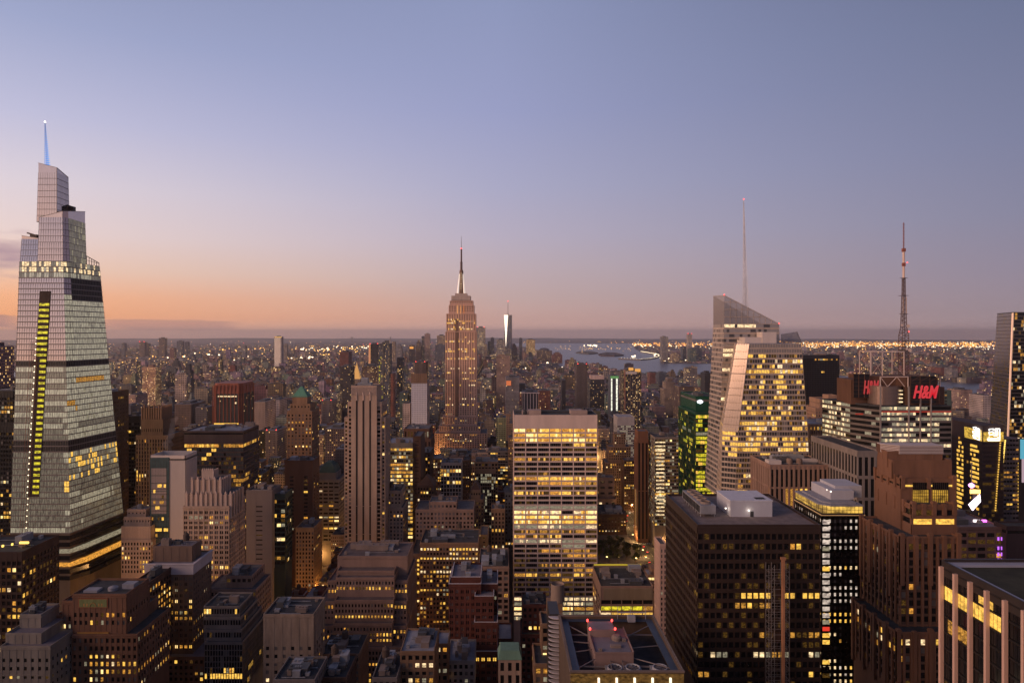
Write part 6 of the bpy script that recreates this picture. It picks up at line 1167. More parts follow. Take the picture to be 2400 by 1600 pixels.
# hand-placed middle and far towers: (label, px0, px1, ytop, Y, depth, colour, lit, kind, yb, material)
MID = [
 ('brown octagonal tower with copper-coloured ribs', 498, 567, 898, 1120, 60, 'dark', .05, 'rib', 1000, 0),
 ('white gridded bright slab just left of tallest stone skyscraper', 965, 1000, 893, 1150, 45, 'pale', 0, 'grid', 1002, 0),
 ('black striped slab with red lamps above the white gridded slab', 972, 998, 848, 1230, 40, 'dark', .2, 'stripe', 893, 0),
 ('blank pale slab left of the white gridded slab', 944, 961, 945, 1180, 30, 'pale', 0, 'box', 1000, 0),
 ('greenish glass slab behind the blank pale slab', 936, 955, 920, 1210, 30, 'green', .12, 'box', 1010, 0),
 ('dark glass tower with green-yellow lit strip', 887, 912, 805, 1700, 45, 'slate', .16, 'strip', 985, 0),
 ('dark tower with glowing orange left edge', 865, 887, 806, 2200, 50, 'dark', .09, 'edge', 860, 0),
 ('brown block with lit top row left of the dark glass towers', 848, 887, 858, 1850, 50, 'brown', .3, 'box', 905, 0),
 ('dark tower with pale lit windows left of gold pyramid', 797, 822, 858, 1500, 40, 'dark', .14, 'box', 980, 0),
 ('reddish brown slab above the dark tower', 796, 817, 824, 2600, 60, 'red', .06, 'box', 858, 0),
 ('slim black-red slab right of dark glass tower', 915, 922, 875, 1420, 30, 'red', 0, 'box', 972, 0),
 ('tall narrow tower with dark top and pale banded body', 930, 943, 838, 2300, 50, 'dark', .2, 'box', 895, 1),
 ('slim orange-tinted slab left of tallest stone skyscraper', 995, 1007, 782, 5600, 60, 'pink', .12, 'box', 850, 1),
 ('dark tower beside the slim orange-tinted slab', 988, 995, 788, 5700, 60, 'slate', .1, 'box', 850, 1),
 ('dark blue slab left of tallest stone skyscraper', 1020, 1041, 808, 5300, 90, 'slate', .06, 'box', 845, 1),
 ('wide pale tower with lit top left of tallest stone skyscraper', 1024, 1044, 786, 5900, 90, 'tan', .3, 'box', 830, 1),
 ('brown tower cluster piece with sloping shoulders', 974, 987, 797, 5600, 70, 'brown', .1, 'step', 850, 1),
 ('tower with glowing orange top', 959, 970, 809, 5500, 60, 'brown', .1, 'orange', 850, 1),
 ('pair-shouldered grey tower far beyond the dark glass towers', 927, 942, 806, 5400, 70, 'grey', .12, 'step', 850, 1),
 ('pale slim tower right of dark glass tower', 919, 926, 801, 5600, 50, 'tan', .15, 'box', 850, 1),
 ('broad lit tower with red lamps right of tallest stone skyscraper', 1117, 1137, 767, 6100, 110, 'grey', .45, 'red', 830, 1),
 ('brightly lit lower tower beside the red-lamped tower', 1134, 1141, 806, 6000, 60, 'tan', .5, 'box', 835, 1),
 ('dark slim tower between two lit downtown towers', 1150, 1158, 791, 6300, 60, 'slate', .08, 'box', 830, 1),
 ('green-grey block left of dark slim tower', 1143, 1150, 800, 6200, 60, 'green', .12, 'box', 830, 1),
 ('lit block at the foot of the white facet tower', 1164, 1184, 796, 6000, 100, 'grey', .4, 'box', 832, 1),
 ('dark blue tower right of the white facet tower', 1217, 1224, 792, 6500, 60, 'slate', .06, 'box', 845, 1),
 ('yellow glowing tower with crown of light', 1234, 1254, 796, 6200, 90, 'amber', .75, 'box', 825, 1),
 ('stepped domed tower at the waterfront end', 1259, 1294, 815, 6200, 110, 'brown', .12, 'dome', 858, 1),
 ('low lit block before the waterfront', 1295, 1318, 825, 6000, 90, 'red', .15, 'step', 862, 1),
 ('brown block with dark crown between two towers', 1199, 1212, 805, 6300, 80, 'brown', .15, 'step', 845, 1),
 ('checker-lit pale slab standing alone on the left', 643, 660, 789, 4500, 40, 'pale', .0, 'check', 850, 0),
 ('tall slim tower of the far left skyline', 372, 386, 792, 7600, 60, 'brown', .12, 'box', 845, 2),
 ('dark blue tower of the far left skyline', 414, 426, 799, 7500, 60, 'slate', .08, 'box', 840, 2),
 ('narrow dark tower right of the dark blue one on the far left', 433, 440, 801, 7700, 50, 'slate', .06, 'box', 838, 2),
 ('slim dark tower nearest the silvery skyscraper', 285, 292, 804, 7800, 50, 'slate', .04, 'box', 838, 2),
 ('brown tower pair with red lamp on the far left', 326, 339, 801, 7600, 60, 'brown', .12, 'red', 845, 2),
 ('slim brown tower beside the far left pair', 339, 348, 805, 7700, 50, 'brown', .1, 'box', 845, 2),
 ('pale slim tower alone on the far plain', 568, 575, 810, 7000, 50, 'grey', .04, 'box', 838, 2),
 ('low reddish tower on the left plain', 398, 408, 815, 6800, 50, 'red', .12, 'box', 840, 2),
 ('tallest grey tower across the river', 1551, 1566, 789, 6300, 70, 'grey', .12, 'box', 843, 1),
 ('slim tower under construction across the river', 1612, 1622, 782, 6400, 45, 'pale', .2, 'red', 842, 1),
 ('domed dark tower across the river', 1627, 1645, 808, 6600, 90, 'slate', .04, 'dome', 845, 1),
 ('green-black lit slab at the far riverbank', 1616, 1632, 817, 6200, 70, 'green', .25, 'box', 850, 1),
 ('dark block left of the slim construction tower', 1600, 1612, 812, 6500, 80, 'slate', .05, 'box', 845, 1),
 ('dark block at right end of the far waterfront', 1672, 1692, 818, 6500, 80, 'slate', .12, 'box', 850, 1),
 ('low pale block on the far waterfront', 1575, 1592, 826, 6200, 80, 'tan', .25, 'step', 850, 1),
 ('dark banded slab left of the river', 1352, 1377, 853, 2100, 50, 'dark', .05, 'stripe', 960, 3),
 ('narrow dark slab left of the dark banded slab', 1317, 1326, 890, 1800, 40, 'dark', .03, 'box', 970, 0),
 ('dark block with a wide white roof structure', 1383, 1417, 887, 1900, 60, 'dark', .08, 'cap', 960, 0),
 ('bright white lit narrow tower with green top', 1431, 1450, 880, 1700, 40, 'slate', .0, 'bright', 960, 0),
 ('lit gridded tower with glowing orange top', 1463, 1503, 868, 1500, 50, 'dark', .3, 'otop', 975, 0),
 ('dark block with white vertical piers and open white roof frame', 1225, 1261, 918, 1350, 40, 'dark', .03, 'wpier', 972, 0),
 ('reddish brown tower with lit right edge', 1263, 1290, 915, 1600, 40, 'red', .2, 'box', 960, 0),
 ('grey tower with orange lit box near its top', 1185, 1217, 884, 1700, 50, 'grey', .03, 'obox', 975, 0),
 ('tan stepped block near the river', 1557, 1588, 886, 1900, 50, 'tan', .03, 'step', 950, 0),
 ('brown block beyond the green tower', 1592, 1626, 905, 1700, 60, 'brown', .2, 'box', 935, 0),
 ('small reddish tower by the river', 1523, 1536, 873, 2900, 50, 'red', .08, 'box', 900, 1),
 ('dark slab by the river', 1545, 1562, 873, 3000, 60, 'slate', .05, 'box', 890, 1),
 ('white office grid block on the left plain', 596, 621, 941, 1250, 60, 'pale', .05, 'grid2', 1005, 0),
 ('white louvred block behind the white office grid', 635, 655, 937, 1400, 50, 'pale', 0, 'box', 975, 0),
 ('brown slab with white roof right of the silvery skyscraper', 409, 448, 947, 1300, 60, 'brown', .06, 'box', 1000, 0),
 ('white domed block below the brown slab', 452, 482, 992, 1150, 50, 'pale', .04, 'dome', 1010, 0),
 ('reddish slab right of the silvery skyscraper', 298, 318, 925, 1500, 50, 'pink', .04, 'box', 985, 0),
 ('low bluish block under the reddish slab', 287, 306, 950, 1300, 40, 'slate', .1, 'box', 985, 0),
 ('pale block with ribbed side far right', 1976, 2012, 892, 1500, 40, 'pink', .05, 'stripe', 950, 0),
 ('dark teal slab right of the mast tower', 2214, 2230, 914, 900, 40, 'green', .1, 'box', 960, 3),
 ('pale tower with lit left side near the river on the right', 2248, 2279, 913, 1500, 40, 'pink', .14, 'box', 960, 0),
 ('pale block nearest the right edge tower', 2305, 2322, 926, 1300, 40, 'pale', .04, 'box', 985, 0),
 ('grey slab behind the pilaster block on the right', 1985, 2014, 1150, 600, 30, 'tan', .1, 'step', 1240, 0),
 ('far brown slab cluster beyond the river on the right', 2205, 2240, 861, 3900, 90, 'red', .05, 'box', 882, 1),
 ('pale tower beyond the river right of the mast tower', 2230, 2245, 862, 3700, 60, 'grey', .05, 'box', 885, 1),
 ('two-step tower with lit vertical strip left of striped slab', 775, 791, 921, 1400, 40, 'grey', .5, 'box', 985, 0),
 ('grey ribbed slab left of the lit vertical strip', 753, 778, 938, 1350, 40, 'grey', .04, 'stripe', 995, 0),
 ('brown lit block behind the mansard tower', 762, 808, 1004, 950, 50, 'brown', .2, 'box', 1090, 0),
 ('black blank slab beside the striped slab', 786, 808, 1052, 800, 40, 'dark', 0, 'box', 1160, 0),
 ('pale brown tower block left of the green roof tower', 622, 650, 1008, 1050, 50, 'tan', .05, 'stripe', 1080, 0),
 ('stone block with lit cornice right of the green roof tower', 731, 758, 1018, 1000, 40, 'tan', .2, 'box', 1080, 0),
]
def far_tower(rec, i):
    lb, p0, p1, yt, Y, L, col, lit, kind, yb, mi = rec
    x0, x1 = PX(p0, Y), PX(p1, Y); z0 = gz((x0+x1)/2, Y)-2; z1 = PZ(yt, Y); c = TC[col]; t = (*c, lit); s = CB(); w = x1-x0; y1 = Y+L
    OCC.append((p0, p1, Y, yb)); FOOT.append((x0, x1, Y, y1)); cat = 'tower'
    m = CM[mi]
    r = root('distant_tower' if Y > 1250 else 'mid_tower', lb, cat, ((x0+x1)/2, Y+L/2, z0), None)
    ex = []
    if kind == 'step':
        s.box(x0, x1, Y, y1, z0, z1-(z1-z0)*.22, tint=t); s.box(x0+w*.15, x1-w*.15, Y+L*.1, y1-L*.1, z0, z1-(z1-z0)*.08, tint=t); s.box(x0+w*.32, x1-w*.32, Y+L*.25, y1-L*.25, z0, z1, tint=t)
    elif kind == 'dome':
        s.box(x0, x1, Y, y1, z0, z1-(z1-z0)*.2, tint=t); b = MB(); b.lathe((x0+x1)/2, Y+L/2, [(w*.36, z1-(z1-z0)*.21), (w*.34, z1-(z1-z0)*.12), (w*.24, z1-(z1-z0)*.04), (w*.06, z1)], 14); ex.append(('dome', b, S('dome_slate', (.12,.12,.15))))
    elif kind == 'rib':
        c_ = w*.12; rg = [(x0+c_, Y), (x1-c_, Y), (x1, Y+c_), (x1, y1-c_), (x1-c_, y1), (x0+c_, y1), (x0, y1-c_), (x0, Y+c_)]; rt = [(x0+c_+1, Y+2), (x1-c_-1, Y+2), (x1-1.5, Y+c_+1), (x1-1.5, y1-c_), (x1-c_, y1), (x0+c_, y1), (x0+1.5, y1-c_), (x0+1.5, Y+c_+1)]
        zs = z1-17; s.pr(rg, z0, rg, zs, tint=(.03,.028,.03,.06)); b = MB(); b.prism(rg, zs, rt, z1); ex.append(('crown', b, COPR)); b = MB()
        for (a, d) in zip(rg, rg[1:]+rg[:1]):
            n = 6 if abs(a[0]-d[0]) > w*.5 else 3
            for k in range(n): u = k/n; b.box(a[0]+(d[0]-a[0])*u-.55, a[0]+(d[0]-a[0])*u+.55, a[1]+(d[1]-a[1])*u-.6, a[1]+(d[1]-a[1])*u+.6, z0, z1-3)
        for k in range(5): u = k/5*L; b.box(x0-.5, x0+.2, Y+u, Y+u+1.2, z0, z1-4)
        ex.append(('rib', b, COPR)); b = MB(); b.box(x0+c_+3, x1-c_-3, Y-.3, Y, PZ(930, Y), PZ(927, Y)); b.box(x1-12, x1-9, Y-.3, Y, PZ(946, Y), PZ(942, Y)); ex.append(('window', b, WIN['w']))
        b = MB(); b.box(x0+3, x1-5, Y-.9, Y-.6, PZ(996, Y), PZ(991, Y)); ex.append(('window', b, WIN['b']))
    else:
        s.box(x0, x1, Y, y1, z0, z1, tint=t)
        s.box(x0+w*.25, x1-w*.3, Y+L*.3, y1-L*.2, z1, z1+w*.12, tint=(.1,.1,.11,0))
    b = MB()
    def vbars(n, wd, m_, zt=None, zb=None, nm='pier'):
        b = MB()
        for k in range(n): x = x0+w*(k+.5)/n; b.box(x-wd/2, x+wd/2, Y-.5, Y, zb or max(z0, PZ(yb+20, Y)), zt or z1)
        if x0 > 0:
            for k in range(max(2, n//2)): y = Y+L*(k+.5)/max(2, n//2); b.box(x0-.5, x0, y-wd/2, y+wd/2, max(z0, PZ(yb+20, Y)), zt or z1)
        ex.append((nm, b, m_))
    if kind == 'stripe': vbars(9, w/22, S('pier_dull', (.22,.18,.17)))
    if kind in ('grid', 'grid2'):
        zt = PZ(895, Y) if kind == 'grid' else z1; zt = zt-2; b = MB(); rows = 24 if kind == 'grid' else 14; n = 9 if kind == 'grid' else 10; zb = PZ(yb, Y); h = (zt-zb)/rows
        mm = mat('grid_white', (.62,.6,.66), .6, .05) if kind == 'grid' else S('grid_pale', (.42,.36,.36))
        for k in range(n+1): x = x0+w*k/n; b.box(x-.5, x+.5, Y-.6, Y, zb, zt)
        for j in range(rows+1): b.box(x0-.5, x1+.5, Y-.45, Y, zb+j*h-.7, zb+j*h+.7)
        ex.append(('grid', b, mm))
        if kind == 'grid':
            b = MB(); b.box(x0+.2, x1-.2, Y-.2, Y-.05, zb, zt); ex.append(('window', b, mat('bluish_lit', (.3,.3,.35), .4, 0, em=(.6,.52,.6), es=.05, emn=.25)))
            b = MB(); b.box(x0-1, x1+1, Y-1, Y, zt, z1+13); [b.box(x0+w*k/7-.4, x0+w*k/7+.4, Y-1.6, Y-1, zt, z1+13) for k in range(8)]; ex.append(('crown', b, S('tower_crown', (.24,.17,.13))))
    if kind == 'strip':
        b = MB(); rnd = random.Random(i)
        for j in range(60):
            q = z1-14-j*3.6
            if rnd.random() < .6: xx = x0+w*.05+rnd.choice((0, 3.5, 6)); b.box(xx, xx+2.6, Y-.3, Y-.05, q, q+2.4)
        ex.append(('window', b, WIN['y'])); b = MB(); b.box(x0+w*.42, x0+w*.5, Y-1, Y, z0, z1+5); b.box(x0+w*.55, x1-1, Y+3, Y+9, z1, z1+8); ex.append(('fin', b, S('fin_slate', (.12,.13,.15))))
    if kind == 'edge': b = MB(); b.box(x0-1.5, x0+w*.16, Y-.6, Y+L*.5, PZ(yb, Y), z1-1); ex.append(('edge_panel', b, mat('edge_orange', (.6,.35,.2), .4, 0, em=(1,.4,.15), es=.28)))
    if kind in ('red', 'edge', 'stripe') or 'red lamps' in lb:
        b = MB(); k = max(.5, Y*.7/1600)
        for xx in (x0+w*.1, x1-w*.1): b.box(xx-k, xx+k, Y, Y+1, z1, z1+2*k)
        ex.append(('beacon', b, ER))
    if kind == 'orange': b = MB(); b.box(x0+w*.1, x1-w*.1, Y-1, Y, z1-28, z1-12); ex.append(('lit_crown', b, em('orange_crown', (1,.4,.06), 1.1)))
    if kind == 'obox': b = MB(); b.box(x0+w*.05, x0+w*.4, Y-1, Y, PZ(903, Y), PZ(892, Y)); ex.append(('lit_panel', b, em('orange_panel', (1,.22,.05), .6)))
    if kind == 'otop':
        b = MB(); b.box(x0, x0+2.5, Y-1, Y+8, PZ(960, Y), z1+2); ex.append(('edge_panel', b, S('edge_rose', (.4,.22,.18)))); b = MB(); b.box(x0+w*.3, x0+w*.55, Y+2, Y+9, z1, z1+6); b.box(x0+w*.62, x0+w*.95, Y-.6, Y, z1-3, z1+4); ex.append(('lit_crown', b, em('amber_crown', (1,.45,.08), .8)))
        b = MB(); b.box(x0+3, x1-10, Y-.7, Y, z1-8, z1-2); ex.append(('white_band', b, WHITE)); vbars(7, .7, S('pier_dull', (.22,.18,.17)))
    if kind == 'cap': b = MB(); b.box(x0+1, x1-1, Y-1, Y+L*.4, z1-2, z1+9); ex.append(('roof_screen', b, S('cap_pale', (.55,.45,.45))))
    if kind == 'bright':
        for xx in (x0+1.2, x1-6.5): b = MB(); b.box(xx, xx+(4 if xx > x0+2 else 3), Y-.4, Y-.1, PZ(962, Y), z1-7); ex.append(('light_strip', b, mat('strip_white', (.3,.3,.3), .4, 0, em=(.95,.95,.75), es=1.3, emn=.25)))
        b = MB(); b.box(x0, x1, Y-.5, Y+1, z1-7, z1-1); ex.append(('green_band', b, em('green_band', (.15,.5,.12), .45)))
    if kind == 'wpier': vbars(5, 1.2, S('pier_white', (.55,.5,.55)), zt=z1-2); b = MB(); b.box(x0-3, x1+3, Y-2, Y-.6, z1-3, z1-1); b.box(x0-5, x0+4, Y-2.2, Y-.8, z1-.9, z1); ex.append(('roof_frame', b, S('pier_white', (.55,.5,.55))))
    if kind == 'check':
        b = MB(); b.box(x0, x1, Y-1, Y, z1-4, z1); ex.append(('lit_crown', b, WIN['b'])); b = MB(); n, rows = 6, 30
        for j in range(rows):
            q = z1-6-j*(z1-z0)*.9/rows
            for k in range(n):
                if (j+k) % 2: xx = x0+w*.85*k/n; b.box(xx, xx+w*.85/n, Y-.6, Y-.1, q-(z1-z0)*.9/rows, q)
        ex.append(('window', b, mat('check_lit', (.5,.45,.4), .4, 0, em=(1,.62,.42), es=.5)))
    o = tinted('wall', s.b, s.t, m, parent=r)
    for nm, b, mm in ex:
        e = obj(nm, b, mm, r)
        if nm == 'window': e['kind'] = 'stuff'
for i, rec in enumerate(MID): far_tower(rec, i)
# gold pyramid, white facet tower, statue, bridge
def specials():
    Y = 2050; x0, x1 = PX(825, Y), PX(843, Y); r = root('gold_pyramid_tower', 'tower topped by glowing gold pyramid', 'tower', ((x0+x1)/2, Y+14, 0)); OCC.append((822, 845, Y, 895)); FOOT.append((x0-8, x1+8, Y, Y+40))
    s = CB(); s.box(x0-2, x1+2, Y, Y+30, -3, PZ(888, Y), tint=(*TC['tan'], .08)); tinted('wall', s.b, s.t, CM[0], parent=r)
    b = MB(); m = PX(834, Y); w = (x1-x0)/2; b.prism([(m-w, Y+2), (m+w, Y+2), (m+w, Y+2+2*w), (m-w, Y+2+2*w)], PZ(888, Y), [(m-2, Y+w), (m+2, Y+w), (m+2, Y+w+4), (m-2, Y+w+4)], PZ(857, Y)); b.beam((m, Y+w+2, PZ(857, Y)), (m, Y+w+2, PZ(849, Y)), 1.6, r2=.4)
    obj('pyramid_roof', b, mat('gold_roof', (.6,.38,.12), .4, 0, em=(1,.5,.13), es=.4), r)
    Y = 6200; g = gz(0, Y); x0, x1 = PX(1181.5, Y), PX(1200, Y); r = root('facet_tower', 'far white facet tower with spire', 'skyscraper', ((x0+x1)/2, Y+30, g)); OCC.append((1180, 1201, Y, 822)); zb, zt = PZ(818, Y), PZ(738, Y); w = x1-x0
    s = CB(); s.box(x0, x1, Y, Y+w, g-2, zb, tint=(*TC['grey'], .3)); s.pr([(x0+w*.0, Y), (x1, Y), (x1, Y+w), (x0, Y+w)], zb, [(x0, Y), (x1, Y), (x1, Y+w), (x0, Y+w)], zt, tint=(.16,.17,.22,.3)); tinted('wall', s.b, s.t, CM[1], parent=r)
    b = MB(); a = (x0-1, Y-2, zt); b.poly([a, (x0+w*.5, Y-2, zt), (x0+w*.22, Y-2, PZ(812, Y)), ]); b.poly([(x0+w*.22, Y-2, PZ(812, Y)), (x0+w*.5, Y-2, zt), (x0+w*.5, Y-.3, zt), (x0+w*.24, Y-.3, PZ(812, Y))]); obj('lit_facet', b, mat('facet_light', (.9,.85,.8), .3, 0, em=(1,.83,.62), es=1.7), r)  # bright light on the facet put in as an emissive sheet before the wall
    b = MB(); b.lathe(PX(1190.7, Y), Y+30, [(9, zt), (9, zt+6), (3, zt+7), (2.4, zt+30), (1.4, PZ(706, Y))], 8); obj('spire', b, S('spire_grey', (.25,.22,.24)), r)
    b = MB(); b.lathe(PX(1190.7, Y), Y+30, [(3, PZ(706, Y)), (3, PZ(704.5, Y))], 6); obj('beacon', b, ER, r)
    # statue on its island
    x, Y = G(1364.5, 829); r = root('harbour_statue', 'tiny lit statue on pedestal on the harbour island', 'statue', (x, Y, gz(x, Y)))
    b = MB(); g = gz(x, Y); k = Y/F; b.lathe(x, Y, [(3.2*k, g), (3*k, g+3*k), (1.6*k, g+4*k), (1.3*k, g+8*k)], 8); obj('pedestal', b, em('pedestal_glow', (1,.55,.25), .35), r)
    b = MB(); b.lathe(x, Y, [(1.1*k, g+8*k), (.9*k, g+12*k), (.5*k, g+14*k), (.6*k, g+15*k)], 8); b.beam((x+.4*k, Y, g+13*k), (x+1.4*k, Y, g+17*k), .35*k); obj('figure', b, em('statue_glow', (.9,.6,.4), .5), r)
    for nm, lb, pts, cl in (('island', None, [(1350,828),(1362,825),(1385,825),(1402,829),(1380,831)], (.10,.10,.10)), ('island', None, [(1402,832),(1420,828),(1445,829),(1462,834),(1440,836),(1408,835)], (.06,.04,.045))):
        P = [G(a, c) for a, c in pts]; b = MB(); b.prism(P, [gz(*p)+.5 for p in P], P, [gz(*p)+16 for p in P]); o = obj('island', b, S('island_%s' % pts[0][0], cl)); o['kind'] = 'structure'
    # suspension bridge far away
    Y = 17500; g = gz(-3000, Y); xs = [PX(p, Y) for p in (785, 825, 915, 955)]; zd = PZ(803, Y); zt = PZ(789.5, Y); r = root('suspension_bridge', 'faint far suspension bridge with two towers on the horizon', 'bridge', (xs[1], Y, g))
    for x in xs[1:3]: b = MB(); [b.box(x-9+dx, x+5+dx, Y-8, Y+8, g, zt) for dx in (-8, 12)]; b.box(x-16, x+18, Y-6, Y+6, zt-14, zt-4); obj('tower', b, GREY, r)
    b = MB(); b.box(xs[0], xs[3], Y-12, Y+12, zd, zd+5); obj('deck', b, GREY, r)
    b = MB()
    def cab(a, c, za, zm, zc, n=14):
        P = []
        for i in range(n+1): t = i/n; P.append((a+(c-a)*t, Y, zm+(za-zm)*(1-2*t)**2 if za == zc else za+(zc-za)*(1-(1-t)**2)))
        for p, q in zip(P, P[1:]): b.beam(p, q, 3)
    cab(xs[1], xs[2], zt, zd+12, zt); cab(xs[1], xs[0], zt, zd, zd+5); cab(xs[2], xs[3], zt, zd, zd+5); obj('cable', b, GREY, r)
    # lit harbour piers and light towers
    b = MB(); P = [G(a, c) for a, c in ((1502,826),(1515,828),(1530,831),(1543,834),(1545,837),(1538,840),(1522,843),(1500,845),(1450,842))]
    r = root('lit_pier', 'curving pier outlined by white lights on the water', 'pier', (*P[0], gz(*P[0])))
    for p, q in zip(P, P[1:]): b.beam((*p, gz(*p)+6), (*q, gz(*q)+6), 9)
    obj('deck', b, GREY, r); b = MB()
    for j, (p, q) in enumerate(zip(P, P[1:])):
        n = 9 if j < 4 else 7
        for i in range(n): t = i/n; x, y = p[0]+(q[0]-p[0])*t, p[1]+(q[1]-p[1])*t; k = 3.2 if j < 4 else 1.8; b.box(x-k, x+k, y-k, y+k, gz(x, y)+14, gz(x, y)+14+2*k)
    obj('pier_lamp', b, em('pier_lamp', (1,.8,.5), 2.2), r)['kind'] = 'stuff'
    x, Y = G(1402, 874); 
    for px in (1402, 1417): r = root('light_mast', 'tall floodlit white mast by the riverside, the %s of two' % ('left' if px == 1402 else 'right'), 'mast', (PX(px, Y), Y, 0)); b = MB(); b.box(PX(px, Y)-3, PX(px, Y)+3, Y, Y+4, 0, PZ(858, Y)); obj('shaft', b, em('mast_glow', (.75,.8,.6), .6), r)
specials()
# ================================================================ water
WPOLY = [[(1318,860),(1286,842),(1282,826),(1240,814),(1130,804),(1480,805),(1488,818),(1535,832),(1548,842),(1545,852),(1690,853),(1970,881),(2240,897),(2480,905),(2480,970),(2240,946),(1970,926),(1690,888),(1520,882),(1450,876),(1400,870),(1345,864)]]
def inpoly(x, y, P):
    c = False
    for (a, b_), (d, e_) in zip(P, P[1:]+P[:1]):
        if (b_ > y) != (e_ > y) and x < (d-a)*(y-b_)/(e_-b_)+a: c = not c
    return c
def in_water(x, y):
    if y < 200: return False
    px, py = scr(x, y, gz(x, y)); return inpoly(px, py, WPOLY[0]) or (px < 42 and 872 < py < 898)
wm = bpy.data.materials.new('water'); wm.use_nodes = True; t_ = wm.node_tree; b_ = t_.nodes['Principled BSDF']; b_.inputs['Base Color'].default_value = (.06,.07,.10,1); b_.inputs['Roughness'].default_value = .3
nn = t_.nodes.new('ShaderNodeTexNoise'); nn.inputs['Scale'].default_value = .02; nn.inputs['Detail'].default_value = 5; bp = t_.nodes.new('ShaderNodeBump'); bp.inputs['Strength'].default_value = .5; bp.inputs['Distance'].default_value = 6
gg = t_.nodes.new('ShaderNodeNewGeometry'); t_.links.new(gg.outputs['Position'], nn.inputs['Vector']); t_.links.new(nn.outputs[0], bp.inputs['Height']); t_.links.new(bp.outputs[0], b_.inputs['Normal'])
def strip(name, A, B, m, lift=1.6, n=40, k=14):
    def res(P, n):
        P = [G(*p) for p in P]; d = [0]
        for a, c in zip(P, P[1:]): d.append(d[-1]+math.dist(a, c))
        out = []
        for i in range(n+1):
            s_ = d[-1]*i/n; j = 0
            while j < len(P)-2 and d[j+1] < s_: j += 1
            t = (s_-d[j])/max(1e-6, d[j+1]-d[j]); out.append((P[j][0]+(P[j+1][0]-P[j][0])*t, P[j][1]+(P[j+1][1]-P[j][1])*t))
        return out
    A, B = res(A, n), res(B, n); b = MB()
    for i in range(n+1):
        for j in range(k+1): t = j/k; x, y = A[i][0]+(B[i][0]-A[i][0])*t, A[i][1]+(B[i][1]-A[i][1])*t; b.v.append((x, y, gz(x, y)+lift))
    for i in range(n):
        for j in range(k): a = i*(k+1)+j; b.f.append((a, a+1, a+k+2, a+k+1)); b.m.append(0)
    o = obj(name, b, m); o['kind'] = 'structure'; return o
strip('water', [(1345,864),(1400,870),(1450,876),(1520,882),(1690,888),(1970,926),(2240,946),(2480,970)], [(1548,845),(1552,852),(1590,853),(1640,853),(1690,853),(1970,881),(2240,897),(2480,905)], wm, 1.7)
strip('water', [(1345,864),(1318,860),(1286,842),(1282,826),(1240,814),(1130,804)], [(1548,845),(1548,842),(1535,832),(1500,824),(1488,818),(1480,805)], wm, 1.5, 50, 24)
strip('water', [(-120,898),(42,898)], [(-120,873),(40,873)], wm, 1.6, 6, 4)
strip('water', [(817,843),(862,842)], [(817,835),(865,834)], wm, 1.6, 4, 4)
# ================================================================ ground
b = MB(); rads = [40+60*i for i in range(0, 20)]+[1300+350*i for i in range(0, 30)]+[12000+1500*i for i in range(0, 33)]; n = 256
rads = [r_ for r_ in rads if r_ <= 60000]
b.v.append((0, 0, 0))
for r_ in rads:
    for i in range(n): t = 2*math.pi*i/n; b.v.append((r_*math.sin(t), r_*math.cos(t), gz(r_, 0)))
for i in range(n): b.f.append((0, 1+(i+1) % n, 1+i)); b.m.append(0)
for j in range(len(rads)-1):
    for i in range(n): a = 1+j*n; c = a+n; b.f.append((a+i, a+(i+1) % n, c+(i+1) % n, c+i)); b.m.append(0)
gm_ = bpy.data.materials.new('city_ground'); gm_.use_nodes = True; t_ = gm_.node_tree; b_ = t_.nodes['Principled BSDF']; b_.inputs['Roughness'].default_value = .95
vo = t_.nodes.new('ShaderNodeTexVoronoi'); vo.inputs['Scale'].default_value = .02; gg = t_.nodes.new('ShaderNodeNewGeometry'); t_.links.new(gg.outputs['Position'], vo.inputs['Vector'])
cr = t_.nodes.new('ShaderNodeValToRGB'); cr.color_ramp.elements[0].color = (.03,.03,.034,1); cr.color_ramp.elements[1].color = (.16,.12,.12,1); t_.links.new(vo.outputs['Color'], cr.inputs[0]); t_.links.new(cr.outputs[0], b_.inputs['Base Color'])
obj('ground', b, gm_)['kind'] = 'structure'
# far ridge
b = MB(); m_ = 120; rnd = random.Random(6)
for i in range(m_+1):
    t = R(-50+100*i/m_); rr = 33000+3000*math.sin(i*.3); h = 62+18*math.sin(i*.21+1)+12*math.sin(i*.57)+rnd.uniform(-3, 3)
    h *= 1.25 if i < 66 else .75
    for d, hh in ((-5000, -20), (0, h), (6000, h*.8)): x, y = (rr+d)*math.sin(t), (rr+d)*math.cos(t); b.v.append((x, y, gz(x, y)+hh))
for i in range(m_):
    for j in range(2): a = i*3+j; b.f.append((a, a+3, a+4, a+1)); b.m.append(0)
obj('hills', b, S('hill', (.035,.04,.035)))['kind'] = 'structure'
# ================================================================ filler city
OCC += [(1400, 1472, 760, 1345), (1462, 1534, 800, 1350), (1465, 1520, 1000, 1240), (735, 806, 700, 1300)]
AVE = [-2250,-2000,-1750,-1500,-1250,-1000,-800,-650,-520,-395,-265,-125,178,458,738,1018,1298,1578,1850,2100,2400,2700,3000,3300,3700]
rnd = random.Random(1234)
def hlimit(x0, x1, y0, y1):
    """greatest height here that keeps the hand-placed buildings behind in view; None if the plot is taken"""
    for a, c, d, e in FOOT:
        if x0 < c+4 and x1 > a-4 and y0 < e+4 and y1 > d-4: return None
    p0 = min(scr(x0, y0, 0)[0], scr(x0, y1, 0)[0]); p1 = max(scr(x1, y0, 0)[0], scr(x1, y1, 0)[0]); H = 1e9
    for a, c, Y, yb in OCC:
        if Y > y0 and p1 > a+1 and p0 < c-1: H = min(H, PZ(yb, y0))
    return H
CANDS = []
